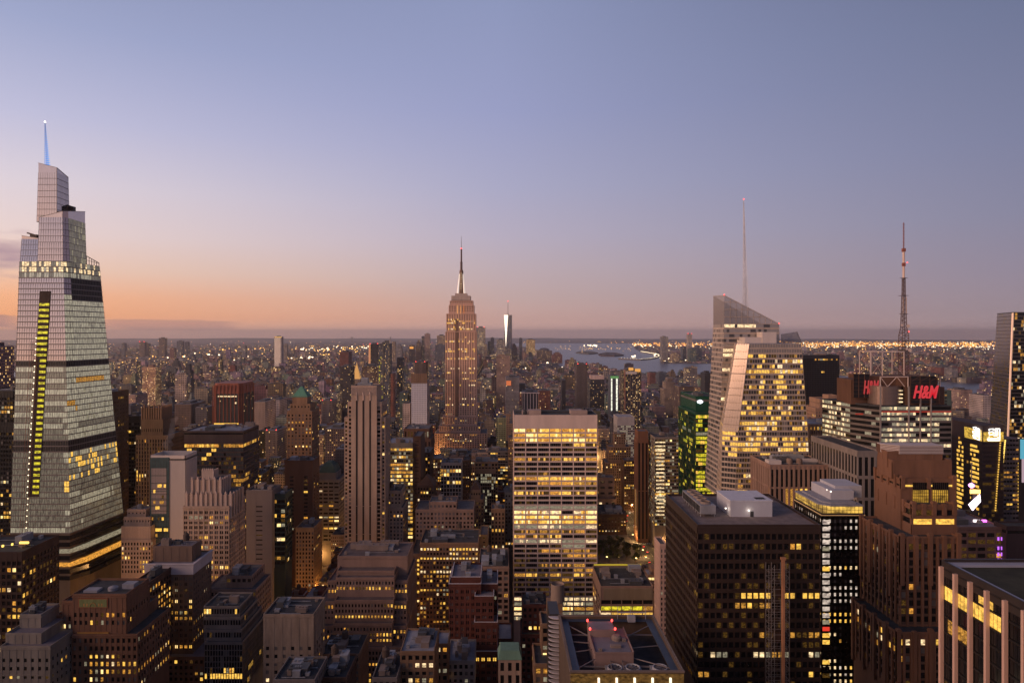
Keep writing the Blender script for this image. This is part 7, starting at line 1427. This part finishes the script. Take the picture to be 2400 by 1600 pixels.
def lot(x0, x1, y0, y1, base):
    if in_water((x0+x1)/2, (y0+y1)/2) or in_water(x0, y0) or in_water(x1, y1) or in_water(x0, y1): return
    pc = scr((x0+x1)/2, y0, 0)[0]
    if pc < -180 or pc > 2560: return
    H = hlimit(x0, x1, y0, y1)
    if H is None: return
    # park and avenue stay open
    if 755 < y0 < 845 and 25 < x0 < 178: return
    h = base*rnd.lognormvariate(0, .42)
    if rnd.random() < .05: h *= 1.9
    h = min(h, H-2)
    if h < 9: h = rnd.uniform(6, 9) if H > 3 else 0
    if h <= 0: return
    CANDS.append([x0, x1, y0, y1, h, pc])
y = 560
while y < 5600:
    d = 31 if y < 2600 else 34
    for a, c in zip(AVE, AVE[1:]):
        if abs((a+c)/2) > .82*y+260: continue
        x = a+(14 if True else 10)
        while x < c-22:
            w = rnd.uniform(15, 38) if y < 1900 else rnd.uniform(22, 55)
            w = min(w, c-13-x)
            for k in (0, 1):
                base = (58 if y < 1000 else 52 if y < 1500 else 40 if y < 2100 else 27 if y < 3000 else 20)
                if a < -1100 and y > 1000: base = 26
                if a > 1200: base = 24
                if y > 4400 and -900 < x < 700: base = 42
                if y > 5000 and -500 < x < 500: base = 60
                lot(x, x+w-.6, y+k*d+rnd.uniform(0, 2), y+(k+1)*d-1.5, base)
            x += w
    y += 80.5
def big(c): x0, x1, y0, y1, h, pc = c; return (x1-x0)*h/(y0*y0)
vis = [c for c in CANDS if -20 < c[5] < 2420]
vis.sort(key=big, reverse=True)
named = {id(c) for c in vis[:235]}
COLW = [('tan', 'tan'), ('tan', 'tan'), ('brown', 'brown'), ('brown', 'dark brown'), ('red', 'reddish brick'), ('grey', 'grey'), ('pale', 'pale stone'), ('dark', 'near-black'), ('slate', 'slate grey'), ('pink', 'pinkish stone'), ('tan', 'tan')]
LM = [(o['label'], o['_org'][0], o['_org'][1]) for o in ROOTS if o['_org'][1] > 540]
SHORT = {'gridded_slab': 'the broad pale gridded slab', 'striped_slab': 'the black-striped pale slab', 'green_roof_tower': 'the green pyramid-roof tower', 'stone_skyscraper': 'the tallest stone skyscraper', 'glass_office_block': 'the brown-topped glass block', 'green_glass_tower': 'the dark green glass tower',
 'gold_pyramid_tower': 'the gold pyramid tower', 'glass_skyscraper': 'the silvery glass skyscraper', 'mast_tower': 'the red-lettered mast tower', 'black_glass_tower': 'the black glass tower', 'bright_banded_block': 'the bright banded block', 'reflective_tower': 'the right-edge reflective tower', 'mansard_tower': 'the green-domed grey tower',
 'lit_glass_block': 'the yellow-lit glass block', 'white_grid_block': 'the pale gridded block', 'pinnacle_tower': 'the stone pinnacle tower', 'buttressed_tower': 'the gothic ribbed tower', 'slim_brick_tower': 'the slim orange tower', 'golden_lit_block': 'the golden-lit block', 'fine_striped_tower': 'the fine-striped slab', 'faceted_tower': 'the faceted glass tower'}
MARK = [(SHORT[o.name], scr(o['_org'][0], o['_org'][1], 0)[0], o['_org'][1]) for o in ROOTS if o.name in SHORT]
POOL = []
STYLES = [(3.4, 2.5, 1.3, 1.7), (3.5, 2.3, 1.1, 1.5), (3.6, 2.9, 1.2, 1.6), (3.7, 3.2, .4, 1.7), (3.4, 2.0, 1.1, 1.9)]
WALLM = {'tan': TAN, 'brown': BROWN, 'red': RED, 'grey': GREY, 'pale': LIME, 'dark': DARK, 'slate': S('slate_wall', (.10,.11,.14)), 'pink': PINK}
masses = [CB(), CB(), CB()]
for c in CANDS:
    x0, x1, y0, y1, h, pc = c; g = gz((x0+x1)/2, y0)-1; key, word = rnd.choice(COLW); col = TC[key]; col = tuple(v*rnd.uniform(.75, 1.25) for v in col)
    lit = rnd.choice((.03, .07, .12, .2, .32)); w, d = x1-x0, y1-y0
    step = h > 26 and rnd.random() < .5; parts = []
    if step: parts = [(x0, x1, y0, y1, g, h*.72), (x0+w*.14, x1-w*.12, y0+d*.12, y1-d*.1, h*.72, h*.9), (x0+w*.28, x1-w*.3, y0+d*.25, y1-d*.2, h*.9, h)]
    else: parts = [(x0, x1, y0, y1, g, h)]
    pent = (x0+w*rnd.uniform(.1, .4), x0+w*rnd.uniform(.55, .85), y0+d*.35, y1-d*.2, h, h+rnd.uniform(2.5, 5))
    if id(c) in named:
        mk = min(MARK, key=lambda m: abs(m[1]-pc)*1.0+abs(m[2]-y0)*.12); side = 'left of' if pc < mk[1]-25 else 'right of' if pc > mk[1]+25 else ('in front of' if y0 < mk[2] else 'beyond')
        size = 'low' if h < 28 else 'mid-height' if h < 55 else 'tall'; shape = 'stepped' if step else 'flat-roofed'
        POOL.append((c, (size, shape, word, side, mk[0]), parts, pent, key, col, lit))
        continue
    mi = 0 if y0 < 1700 else 1 if y0 < 3600 else 2
    for p in parts: masses[mi].box(*p, tint=(*col, lit))
    masses[mi].box(*pent, tint=(*[v*.7 for v in col], 0))
    if rnd.random() < .4 and y0 < 2500: a = x0+w*rnd.uniform(.05, .8); masses[mi].box(a, a+3, y0+2, y0+5, h, h+3.4, tint=(.1,.08,.07,0))
from collections import defaultdict
grp = defaultdict(list)
for it in POOL: grp[it[1]].append(it)
ORD = ['nearest', 'second nearest', 'third nearest', 'fourth nearest', 'fifth nearest', 'sixth nearest', 'seventh nearest', 'eighth nearest', 'ninth nearest', 'tenth nearest', 'eleventh nearest', 'twelfth nearest']
for kk, lst in grp.items():
    lst.sort(key=lambda it: it[0][2])
    for i, (c, k_, parts, pent, key, col, lit) in enumerate(lst):
        x0, x1, y0, y1, h, pc = c; size, shape, word, side, mk = k_
        lb = f'{size} {shape} {word} building {side} {mk}' + ('' if len(lst) == 1 else f', {ORD[min(i, 11)]} of these')
        r = root('city_building', lb, 'building', ((x0+x1)/2, (y0+y1)/2, 0), 'buildings filling the blocks of the city')
        if y0 < 1150:
            fl, bay, pf, sh = rnd.choice(STYLES); W = MB(); wins = []; s_ = st(fl=fl, bay=bay, pf=pf, sh=sh, top=1.6, dp=.3, lo=rnd.choice((.06, .12, .2, .32)), pr=.1, lit=rnd.choice(('warm', 'warm', 'mix', 'amber')), off='dddc')
            for p in parts:
                a0, a1, b0, b1, q0, q1 = p; W.box(a0+(.4 if a0 > 0 else 0), a1-(.4 if a1 < 0 else 0), b0+.4, b1, q0, q1); zlo = max(q0, 0, q1-60)
                if zlo > q0: W.box(a0, a1, b0, b0+.39, q0, zlo)
                facade(W, wins, a0, b0, 0, a1-a0, zlo, q1, s_, rnd)
                if a1 < 0: facade(W, wins, a1, b0+.45, 90, b1-b0-.45, zlo, q1, s_, rnd)
                if a0 > 0: facade(W, wins, a0, b1, -90, b1-b0-.45, zlo, q1, s_, rnd)
                W.box(a0, a1, b0, b0+.4, q1+.003, q1+1); W.box(a0, a1, b1-.4, b1, q1+.003, q1+1)
            obj('wall', W, WALLM[key], r); put_windows(wins, r, 0)
            b = MB()
            for p in parts: b.box(p[0]+.3, p[1]-.3, p[2]+.42, p[3]-.42, p[5]+.01, p[5]+.15)
            obj('roof', b, rnd.choice((ROOFD, ROOFD, ROOFL, mat('roof_tar', (.12,.115,.125)))), r)
            b = MB(); b.box(*pent); obj('penthouse', b, WALLM[key], r)
            a0, a1, b0, b1, q0, q1 = parts[-1]; clutter(r, a0, a1, b0, b1, q1+.15, rnd, 1, rnd.random() < .35)
        else:
            s = CB()
            for p in parts: s.box(*p, tint=(*col, lit))
            tinted('wall', s.b, s.t, CM[0], parent=r); b = MB(); b.box(*pent); obj('penthouse', b, WALLM[key], r)
for i, s in enumerate(masses):
    if s.b.f: tinted('city_blocks', s.b, s.t, CM[i])['kind'] = 'stuff'
# unseen blocks added behind the viewpoint, kept tall to shade the low foreground
s = CB(); rnd = random.Random(404)
s.box(-26, 26, -95, -7, -3, 252, tint=(*TC['pale'], .1))
for Y in range(-700, 241, 82):
    for a, c in zip(AVE, AVE[1:]):
        x = a+14
        while x < c-30:
            w = min(rnd.uniform(30, 60), c-13-x); yy = Y-60; ok = not (x < 45 and x+w > -45 and yy > -170)
            front = yy+30 > -60
            if front and abs((x+w/2)/max(40, yy+60)) < .95: ok = False
            if ok and abs(x) < 1100 and (not front or abs(x) > 260): s.box(x, x+w-1, yy, yy+30, -3, rnd.uniform(150, 245), tint=(*[v*rnd.uniform(.7, 1.1) for v in TC[rnd.choice(('tan', 'brown', 'grey', 'pale'))]], .15))
            x += w
tinted('city_blocks', s.b, s.t, CM[0])['kind'] = 'stuff'
# low plain of houses beyond, both sides of the water
s = CB(); rnd = random.Random(77)
for i in range(15000):
    Y = 3600*math.exp(rnd.random()*1.45) if i < 11000 else rnd.uniform(4000, 9000)
    px = rnd.uniform(-120, 2520); x = PX(px, Y)
    if -1500 < x < 1400 and Y < 5600: continue
    w, d = rnd.uniform(14, 60), rnd.uniform(14, 50); g = gz(x, Y)
    if any(in_water(x+dx, Y+dy) for dx, dy in ((0, 0), (w, 0), (w, d), (0, d), (0, -60), (0, -160))): continue
    h = rnd.lognormvariate(2.45, .5)*(1.0 if Y > 4500 else .9); h = min(h, 70)
    if rnd.random() < .03: h = rnd.uniform(35, 70)
    H = hlimit(x, x+w, Y, Y+d)
    if H is None: continue
    h = min(h, max(H-g, 7)); key, _ = rnd.choice(COLW); col = TC[key]
    s.box(x, x+w, Y, Y+d, g-1, g+h, tint=(*[v*rnd.uniform(.7, 1.2) for v in col], rnd.choice((.02, .06, .15))))
tinted('outer_suburbs', s.b, s.t, CM[2])['kind'] = 'stuff'
# ================================================================ scattered street and harbour lights
def lights(name, m, n, gen, seed, k0=.5, k1=1.0):
    rnd = random.Random(seed); b = MB()
    for i in range(n):
        px, py = gen(rnd)
        if py < 796: continue
        x, y = G(px, py)
        if in_water(x, y) and name != 'harbour_lights': continue
        k = rnd.uniform(k0, k1)*y/F; q = gz(x, y)+rnd.uniform(4, 14); b.box(x-k/2, x+k/2, y-k/2, y+k/2, q, q+k)
    o = obj(name, b, m); o['kind'] = 'stuff'; return o
YL, OL, WL, RL_ = em('street_lamp_amber', (1,.50,.10), 3), em('street_lamp_orange', (1,.40,.05), 2.2), em('street_lamp_white', (1,.78,.5), 4), em('street_lamp_red', (1,.08,.05), 2.5)
def far(r): return r.uniform(0, 2400), 799+18*r.random()**1.1
def wide(r): return r.uniform(0, 2400), 800+150*r.random()**1.5
def clump(cs):
    def f(r): a, c, sa, sc_ = r.choice(cs); return r.gauss(a, sa), r.gauss(c, sc_)
    return f
lights('street_lights', YL, 1500, wide, 1, .3, 1.1)
lights('street_lights', WL, 380, wide, 2, .35, 1.2)
lights('street_lights', OL, 1050, lambda r: (r.uniform(1800, 2340), 805+r.gauss(3.5, 3.4)), 3, .8, 2.1)
lights('street_lights', WL, 330, lambda r: (r.uniform(1800, 2340), 806+r.gauss(5, 4)), 4, .7, 1.8)
lights('street_lights', OL, 520, lambda r: (r.uniform(1415, 1700), 807+r.gauss(2, 2.6)), 5, .8, 1.8)
lights('street_lights', WL, 120, lambda r: (r.uniform(1360, 1700), 809+r.gauss(2.5, 2.5)), 6, .8, 1.8)
lights('street_lights', YL, 420, clump([(730, 820, 30, 3), (760, 830, 40, 4), (830, 818, 30, 3), (450, 836, 70, 5), (300, 855, 60, 8), (700, 845, 40, 4), (540, 822, 60, 5), (380, 860, 50, 8), (2000, 838, 70, 8), (2050, 855, 60, 5), (2180, 850, 80, 10), (2100, 825, 120, 6), (1990, 850, 20, 4)]), 7, .8, 2.2)
lights('street_lights', WL, 160, clump([(735, 821, 22, 2), (718, 842, 14, 2), (850, 815, 30, 2), (2000, 855, 22, 3), (1650, 857, 40, 2), (1560, 845, 20, 2), (480, 840, 40, 4), (1240, 860, 40, 6)]), 8, 1., 2.6)
lights('street_lights', RL_, 40, wide, 9, .9, 1.5)
lights('street_lights', YL, 500, lambda r: (r.uniform(240, 2300), r.uniform(860, 1150)), 10, .35, .9)
lights('harbour_lights', YL, 60, lambda r: (r.uniform(1300, 1480), r.gauss(818, 3)), 11, .5, 1.1)
lights('harbour_lights', WL, 14, clump([(1375, 812, 5, 1), (1385, 811, 5, 1), (1540, 836, 4, 2), (1484, 838, 3, 1)]), 12, 2., 3.5)
# ================================================================ the lit avenue, park trees, lamps, cars
b = MB(); b.box(165, 191, 250, 2200, .0, .35); o = obj('road', b, mat('asphalt', (.055,.052,.05), .9, .3)); o['kind'] = 'structure'
b = MB(); b.box(20, 178, 845, 858, .01, .3); b.box(191, 230, 745, 757, .01, .3); b.box(40, 164.9, 742, 755, .0, .3); o = obj('road', b, MATS['asphalt']); o['kind'] = 'structure'
b = MB()
for yy in range(640, 1400, 9): b.box(177.6, 177.9, yy, yy+4, .351, .356); b.box(171.5, 171.8, yy+2, yy+6, .351, .356); b.box(184.5, 184.8, yy+2, yy+6, .351, .356)
for k in range(10): b.box(167+k*2.4, 168.4+k*2.4, 758, 762, .351, .356); b.box(167+k*2.4, 168.4+k*2.4, 840, 844, .351, .356)
obj('road_marking', b, mat('marking_paint', (.6,.58,.5)))['kind'] = 'structure'
rnd = random.Random(5)
def lamp(x, y, tp='amber', pw=900):
    i = len([1 for o in ROOTS if o.name.startswith('street_lamp')])
    r = root('street_lamp', 'glowing street lamp along the lit avenue right of the gridded slab', 'street lamp', (x, y, 0), 'street lamps along the avenue and park')
    b = MB(); b.beam((x, y, 0), (x, y, 9), .14, r2=.09); b.beam((x, y, 9), (x+1.6, y, 9.4), .08); obj('post', b, DARK, r)
    b = MB(); b.box(x+1.0, x+2.6, y-.7, y+.7, 8.9, 9.5); obj('lamp_head', b, em('lamp_amber', (1,.62,.22), 5), r)
    if pw:
        l = bpy.data.lights.new('street_light', 'POINT'); l.energy = pw; l.color = (1,.55,.2); l.shadow_soft_size = .6; lo = bpy.data.objects.new('street_light', l); COL.objects.link(lo); lo.parent = r; lo.location = (2, -.2, 8.3)
for i, yy in enumerate(range(700, 1180, 30)): lamp(163.5 if i % 2 else 191.5, yy, pw=16000 if i < 12 else 0)
for x in (44, 62, 84, 100, 118, 132, 150): lamp(x, 764+rnd.uniform(-3, 3), pw=1500)
for x, y in ((PX(758, 690), 688), (PX(752, 760), 760), (PX(765, 640), 640), (PX(745, 655), 655), (PX(735, 628), 622), (PX(700, 628), 620)):
    r = root('street_lamp', 'glowing street lamp below the golden-lit block', 'street lamp', (x, y, 0), 'street lamps by the golden-lit block'); b = MB(); b.beam((x, y, 0), (x, y, 9), .14); obj('post', b, DARK, r); b = MB(); b.box(x-.6, x+.6, y-.6, y+.6, 9, 9.8); obj('lamp_head', b, em('lamp_amber', (1,.62,.22), 5), r)
    l = bpy.data.lights.new('street_light', 'POINT'); l.energy = 9000; l.color = (1,.5,.14); l.shadow_soft_size = .8; lo = bpy.data.objects.new('street_light', l); COL.objects.link(lo); lo.parent = r; lo.location = (0, -1, 12)
# lamps at the crossings down in the street canyons
rnd = random.Random(15); k = 0; n_l = 0
yy = 560+71-80.5*3
while yy < 1500:
    for a in AVE:
        x = a+5
        if abs(x) > .74*yy or (a == 178 and 690 < yy < 1200): continue
        if any(x < c+3 and x > a0-3 and yy < e+3 and yy > d-3 for a0, c, d, e in FOOT): continue
        near = min(MARK, key=lambda m: abs(m[1]-scr(x, yy, 0)[0])+abs(m[2]-yy)*.12)[0]
        r = root('street_lamp', 'street lamp glowing down between the buildings', 'street lamp', (x, yy, 0), 'street lamps at the crossings')
        b = MB(); b.beam((x, yy, 0), (x, yy, 9), .14); obj('post', b, DARK, r); b = MB(); b.box(x-.6, x+.6, yy-.6, yy+.6, 9, 9.8); obj('lamp_head', b, em('lamp_amber', (1,.62,.22), 5), r)
        l = bpy.data.lights.new('street_light', 'POINT'); l.energy = 60000; l.color = (1,.5,.16); l.shadow_soft_size = 1.5; lo = bpy.data.objects.new('street_light', l); COL.objects.link(lo); lo.parent = r; lo.location = (0, 0, 14); n_l += 1
    yy += 80.5
# cars
def car(x, y, rz, label, body, tail):
    r = root('car', label, 'car', (x, y, .36)); L_, W_ = 4.6, 1.8; d = 1 if rz == 0 else -1
    b = MB(); b.box(x-W_/2, x+W_/2, y-L_/2, y+L_/2, .6, 1.15); b.prism([(x-W_/2+.05, y-1.3), (x+W_/2-.05, y-1.3), (x+W_/2-.05, y+1.4), (x-W_/2+.05, y+1.4)], 1.15, [(x-W_/2+.25, y-.8), (x+W_/2-.25, y-.8), (x+W_/2-.25, y+.9), (x-W_/2+.25, y+.9)], 1.75); obj('body', b, body, r)
    for dx in (-.85, .85):
        for dy in (-1.45, 1.45):
            b = MB(); b.beam((x+dx-.1, y+dy, .7), (x+dx+.1, y+dy, .7), .34, n=12); obj('wheel', b, BLACK, r)
    for dx in (-.6, .6): b = MB(); b.box(x+dx-.35, x+dx+.35, y-L_/2-.12, y-L_/2, .7, 1.1); obj('tail_light' if tail else 'headlight', b, ER if tail else EW, r)
CARW = ['front', 'second', 'third', 'fourth', 'fifth', 'sixth', 'seventh', 'eighth', 'ninth', 'tenth', 'eleventh', 'twelfth', 'thirteenth', 'fourteenth', 'fifteenth', 'sixteenth']
bods = [('dark', BLACK), ('yellow', mat('taxi_yellow', (.6,.36,.02), .4)), ('silver', STEEL), ('red', RED)]
k = 0
for i in range(15):
    yy = 770+i*22+rnd.uniform(-5, 5); cn, cmt = bods[i % 4]; tail = i % 3 != 1; car(rnd.choice((169, 174.5, 181, 187)), yy, 0, f'{cn} car with {"red tail" if tail else "white head"} lights, {CARW[i]} up the lit avenue', cmt, tail)
# park trees
leafm = [S('leaf_olive', (.05,.06,.015), noise=.4, scale=.5), S('leaf_dull', (.03,.045,.012), noise=.4, scale=.5)]
pos = []
while len(pos) < 46:
    x, y = rnd.uniform(30, 160), rnd.uniform(768, 838)
    if all((x-a)**2+(y-c)**2 > 80 for a, c in pos): pos.append((x, y))
pos.sort(key=lambda p: (round(p[1]/14), p[0]))
for i, (x, y) in enumerate(pos):
    h = rnd.uniform(12, 17); r = root('park_tree', 'olive green park tree between the gridded slab and the lit avenue', 'tree', (x, y, 0), 'plane trees of the park')
    b = MB(); b.beam((x, y, 0), (x+rnd.uniform(-.4, .4), y, h*.5), .35, r2=.2, n=6)
    for k in range(5): t = k*1.26; b.beam((x, y, h*.38), (x+3*math.cos(t), y+3*math.sin(t), h*.7), .16, r2=.06, n=5)
    obj('trunk', b, BROWN, r); b = MB()
    blobs = [(x+rnd.uniform(-3.4, 3.4), y+rnd.uniform(-3.4, 3.4), h*rnd.uniform(.5, .92), rnd.uniform(1.6, 2.8)) for _ in range(9)]
    for k in range(520):
        bx, by, bz, br = rnd.choice(blobs); v = Vector((rnd.gauss(0, 1), rnd.gauss(0, 1), rnd.gauss(0, 1))).normalized()*br*rnd.uniform(.75, 1.08); c = Vector((bx, by, bz))+v
        u = Vector((rnd.gauss(0, 1), rnd.gauss(0, 1), rnd.gauss(0, .6))).normalized()*.42; w = v.cross(u).normalized()*.42 if v.cross(u).length > 0 else Vector((0, .4, 0))
        b.quad(tuple(c-u-w), tuple(c+u-w), tuple(c+u+w), tuple(c-u+w))
    obj('crown', b, leafm[i % 2], r)
# ================================================================ steam
def steam(name, label, base, rise, drift, r0, r1, dens, seed):
    m = bpy.data.materials.new('steam'); m.use_nodes = True; t = m.node_tree; t.nodes.remove(t.nodes['Principled BSDF']); v = t.nodes.new('ShaderNodeVolumePrincipled'); v.inputs['Color'].default_value = (.95,.9,.9,1); v.inputs['Density'].default_value = dens
    t.links.new(v.outputs[0], t.nodes['Material Output'].inputs['Volume'])
    rnd = random.Random(seed); mb_ = bpy.data.metaballs.new('steam'); mb_.resolution = max(r0*.35, .6); mb_.render_resolution = max(r0*.3, .5)
    n = 22
    for i in range(n):
        t_ = i/(n-1); rr = r0+(r1-r0)*t_; e = mb_.elements.new(); e.radius = rr*rnd.uniform(.8, 1.3)
        e.co = (drift[0]*t_**1.2+rnd.uniform(-.6, .6)*rr, drift[1]*t_+rnd.uniform(-.4, .4)*rr, rise*t_+rnd.uniform(-.3, .3)*rr)
    tmp = bpy.data.objects.new('vapour%s' % 'abc'[seed-1], mb_); COL.objects.link(tmp); bpy.context.view_layer.update(); me = bpy.data.meshes.new_from_object(tmp.evaluated_get(bpy.context.evaluated_depsgraph_get())); bpy.data.objects.remove(tmp)
    me.materials.clear(); me.materials.append(m); o = bpy.data.objects.new(name, me); COL.objects.link(o); o.location = base; o['kind'] = 'stuff'; o['label'] = label
steam('steam', 'steam plume above white walled block', (PX(392, 572), 572, PZ(1052, 572)), 26, (6, 0), 4, 3, .03, 1)
steam('steam', 'far smoke plume at right', (PX(2322, 5000), 5000, PZ(815, 5000)), 120, (-170, 0), 28, 16, .006, 2)
steam('steam', 'steam over the granite tower crown', (PX(2120, 350), 350, PZ(1045, 350)), 12, (-6, 0), 3, 2, .04, 3)
# ================================================================ haze
b = MB(); b.box(-61500, 61500, -61500, 61500, gz(60000, 0)-2, 470)
hz = bpy.data.materials.new('haze'); hz.use_nodes = True; t = hz.node_tree; t.nodes.remove(t.nodes['Principled BSDF']); v = t.nodes.new('ShaderNodeVolumePrincipled')
v.inputs['Color'].default_value = (1,.89,.84,1); v.inputs['Density'].default_value = 3.0e-5; v.inputs['Anisotropy'].default_value = 0.72
t.links.new(v.outputs[0], t.nodes['Material Output'].inputs['Volume'])
o = obj('haze', b, hz); o['kind'] = 'stuff'
